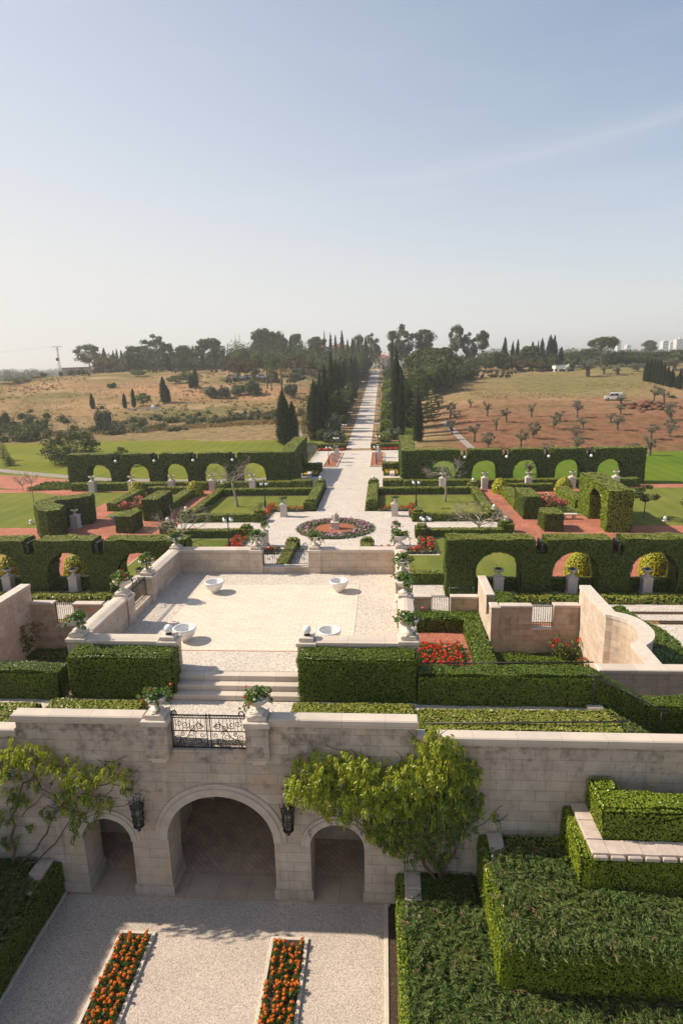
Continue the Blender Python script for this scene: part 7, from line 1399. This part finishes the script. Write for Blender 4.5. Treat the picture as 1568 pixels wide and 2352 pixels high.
# white van
def van(loc, rz, lab, name='white_van', cat='van', sc=1.0, paint='white_paint', grp=None):
    e = empty(name, loc, lab, cat, grp, rz, sc); b = MB(); out = [(-2.1, .35), (2.05, .35), (2.12, .62), (2.02, .92), (1.35, 1.08), (.72, 1.72), (.45, 1.83), (-1.95, 1.86), (-2.12, 1.5), (-2.15, .7)]
    b.prism(out, -.84, .84, M[paint]); b.prism([(-2.0, .30), (2.0, .30), (2.0, .36), (-2.0, .36)], -.80, .80, M['iron']); piece_local(e, 'body', b)
    for sy in (-1, 1):
        b = MB(); b.prism([(.95, 1.12), (.60, 1.58), (-.05, 1.62), (-.05, 1.10)], sy*.842, sy*.852, M['darkglass']); b.prism([(-.18, 1.10), (-.18, 1.62), (-1.1, 1.64), (-1.1, 1.10)], sy*.842, sy*.852, M['darkglass']); piece_local(e, 'window', b)
        for x in (-1.38, 1.32):
            w = MB(); w.tube([(x, sy*.62, .33), (x, sy*.86, .33)], .33, M['rubber'], 16); o = piece_local(e, 'wheel', w); w = MB(); w.tube([(x, sy*.85, .33), (x, sy*.872, .33)], .19, M['hub'], 12); w.build('rim', o)
        b = MB(); b.box(1.98, 2.10, sy*.62-.16, sy*.62+.16, .68, .86, M['lens'], .03); piece_local(e, 'headlight', b)
        b = MB(); b.box(.80, .95, sy*.98-.09, sy*.98+.09, 1.06, 1.2, M['iron'], .03); piece_local(e, 'mirror', b)
    b = MB(); b.add([(1.36, -.74, 1.095), (1.36, .74, 1.095), (.74, .70, 1.735), (.74, -.70, 1.735)], [(0, 1, 2, 3)], M['darkglass']); o = piece_local(e, 'windscreen', b)
    return e
def piece_local(e, name, b): return b.build(name, e)
q = at_y(*FR(1142, 541), 161); van((q.x, 161, tzf(q.x, 161)), math.pi-.25, 'white van parked at the edge of the red field')
G = 'cars parked behind the russet trees'
for k, (x, y, pt, lab) in enumerate(((40, 462, 'steel', 'dark car parked at the left end behind the russet trees'), (95, 466, 'white_paint', 'white car parked behind the russet trees, left one of two'), (150, 468, 'white_paint', 'white car parked behind the russet trees, right one of two'), (255, 432, 'white_paint', 'pale car glimpsed beside the palms'))):
    q = at_y(*CM(x, y), 243); van((q.x, 243, tzf(q.x, 243)), rng.uniform(-.4, .4)+(0 if k % 2 else 3.1), lab, 'parked_car', 'car', .95, pt, G)
# little structure on the slope, mound of soil
q = at_y(*FL(960, 592), 172); z = tzf(q.x, 172); b = MB(); b.lathe([(.9, -.4), (.9, .35), (.7, .5), (.5, .75), (.25, .95), (.2, 1.1), (.001, 1.1)], q.x, 172, z, M['plaster'], 14); tag(b.build('well_dome'), 'small white domed well on the dry slope', 'well')
for k, (x, y) in enumerate(((910, 606), (833, 628), (990, 600))):
    q = at_y(*FL(x, y), 168); z = tzf(q.x, 168); b = MB(); b.box(q.x-1.0, q.x+1.0, 167.4, 168.4, z-.3, z+.2, M['concrete'], .06); tag(b.build('concrete_slab'), ('grey slab just left of the white domed well', 'grey slab below the middle pair of small cypresses', 'grey slab just right of the white domed well')[k], 'slab', 'slabs on the slope')
M['mound'] = gravel('turned_red_earth', (.185, .085, .045), .5, .35)
b = MB(); q = at_y(*FR(1350, 590), 150)
for i in range(90):
    x, y = q.x+rng.normal(0, 2.8), 150+rng.normal(0, 2.2); h = 1.7*math.exp(-((x-q.x)/4.5)**2-((y-150)/3)**2); r = rng.uniform(.35, .95); b.ball((x, y, tzf(x, y)+h*.7-r*.2), r, M['mound'], 9, .6)
tag(b.build('soil_mound'), 'heap of turned red earth beside the olive field on the right', 'mound', None, 'structure')

# ------------------------------------------------------------------ the hazy air
b = MB(); b.box(-4350, 4350, -120, 8700, -3, 78, None)
def _air():
    m = bpy.data.materials.new('hazy_air'); m.use_nodes = True; t = m.node_tree; t.nodes.remove(t.nodes['Principled BSDF']); v = t.nodes.new('ShaderNodeVolumePrincipled')
    v.inputs['Color'].default_value = (.96, .95, .93, 1); v.inputs['Density'].default_value = .00042; v.inputs['Anisotropy'].default_value = .3; t.links.new(v.outputs[0], t.nodes['Material Output'].inputs['Volume']); return m
b.mats = [_air()]; tag(b.build('haze'), kind='stuff')
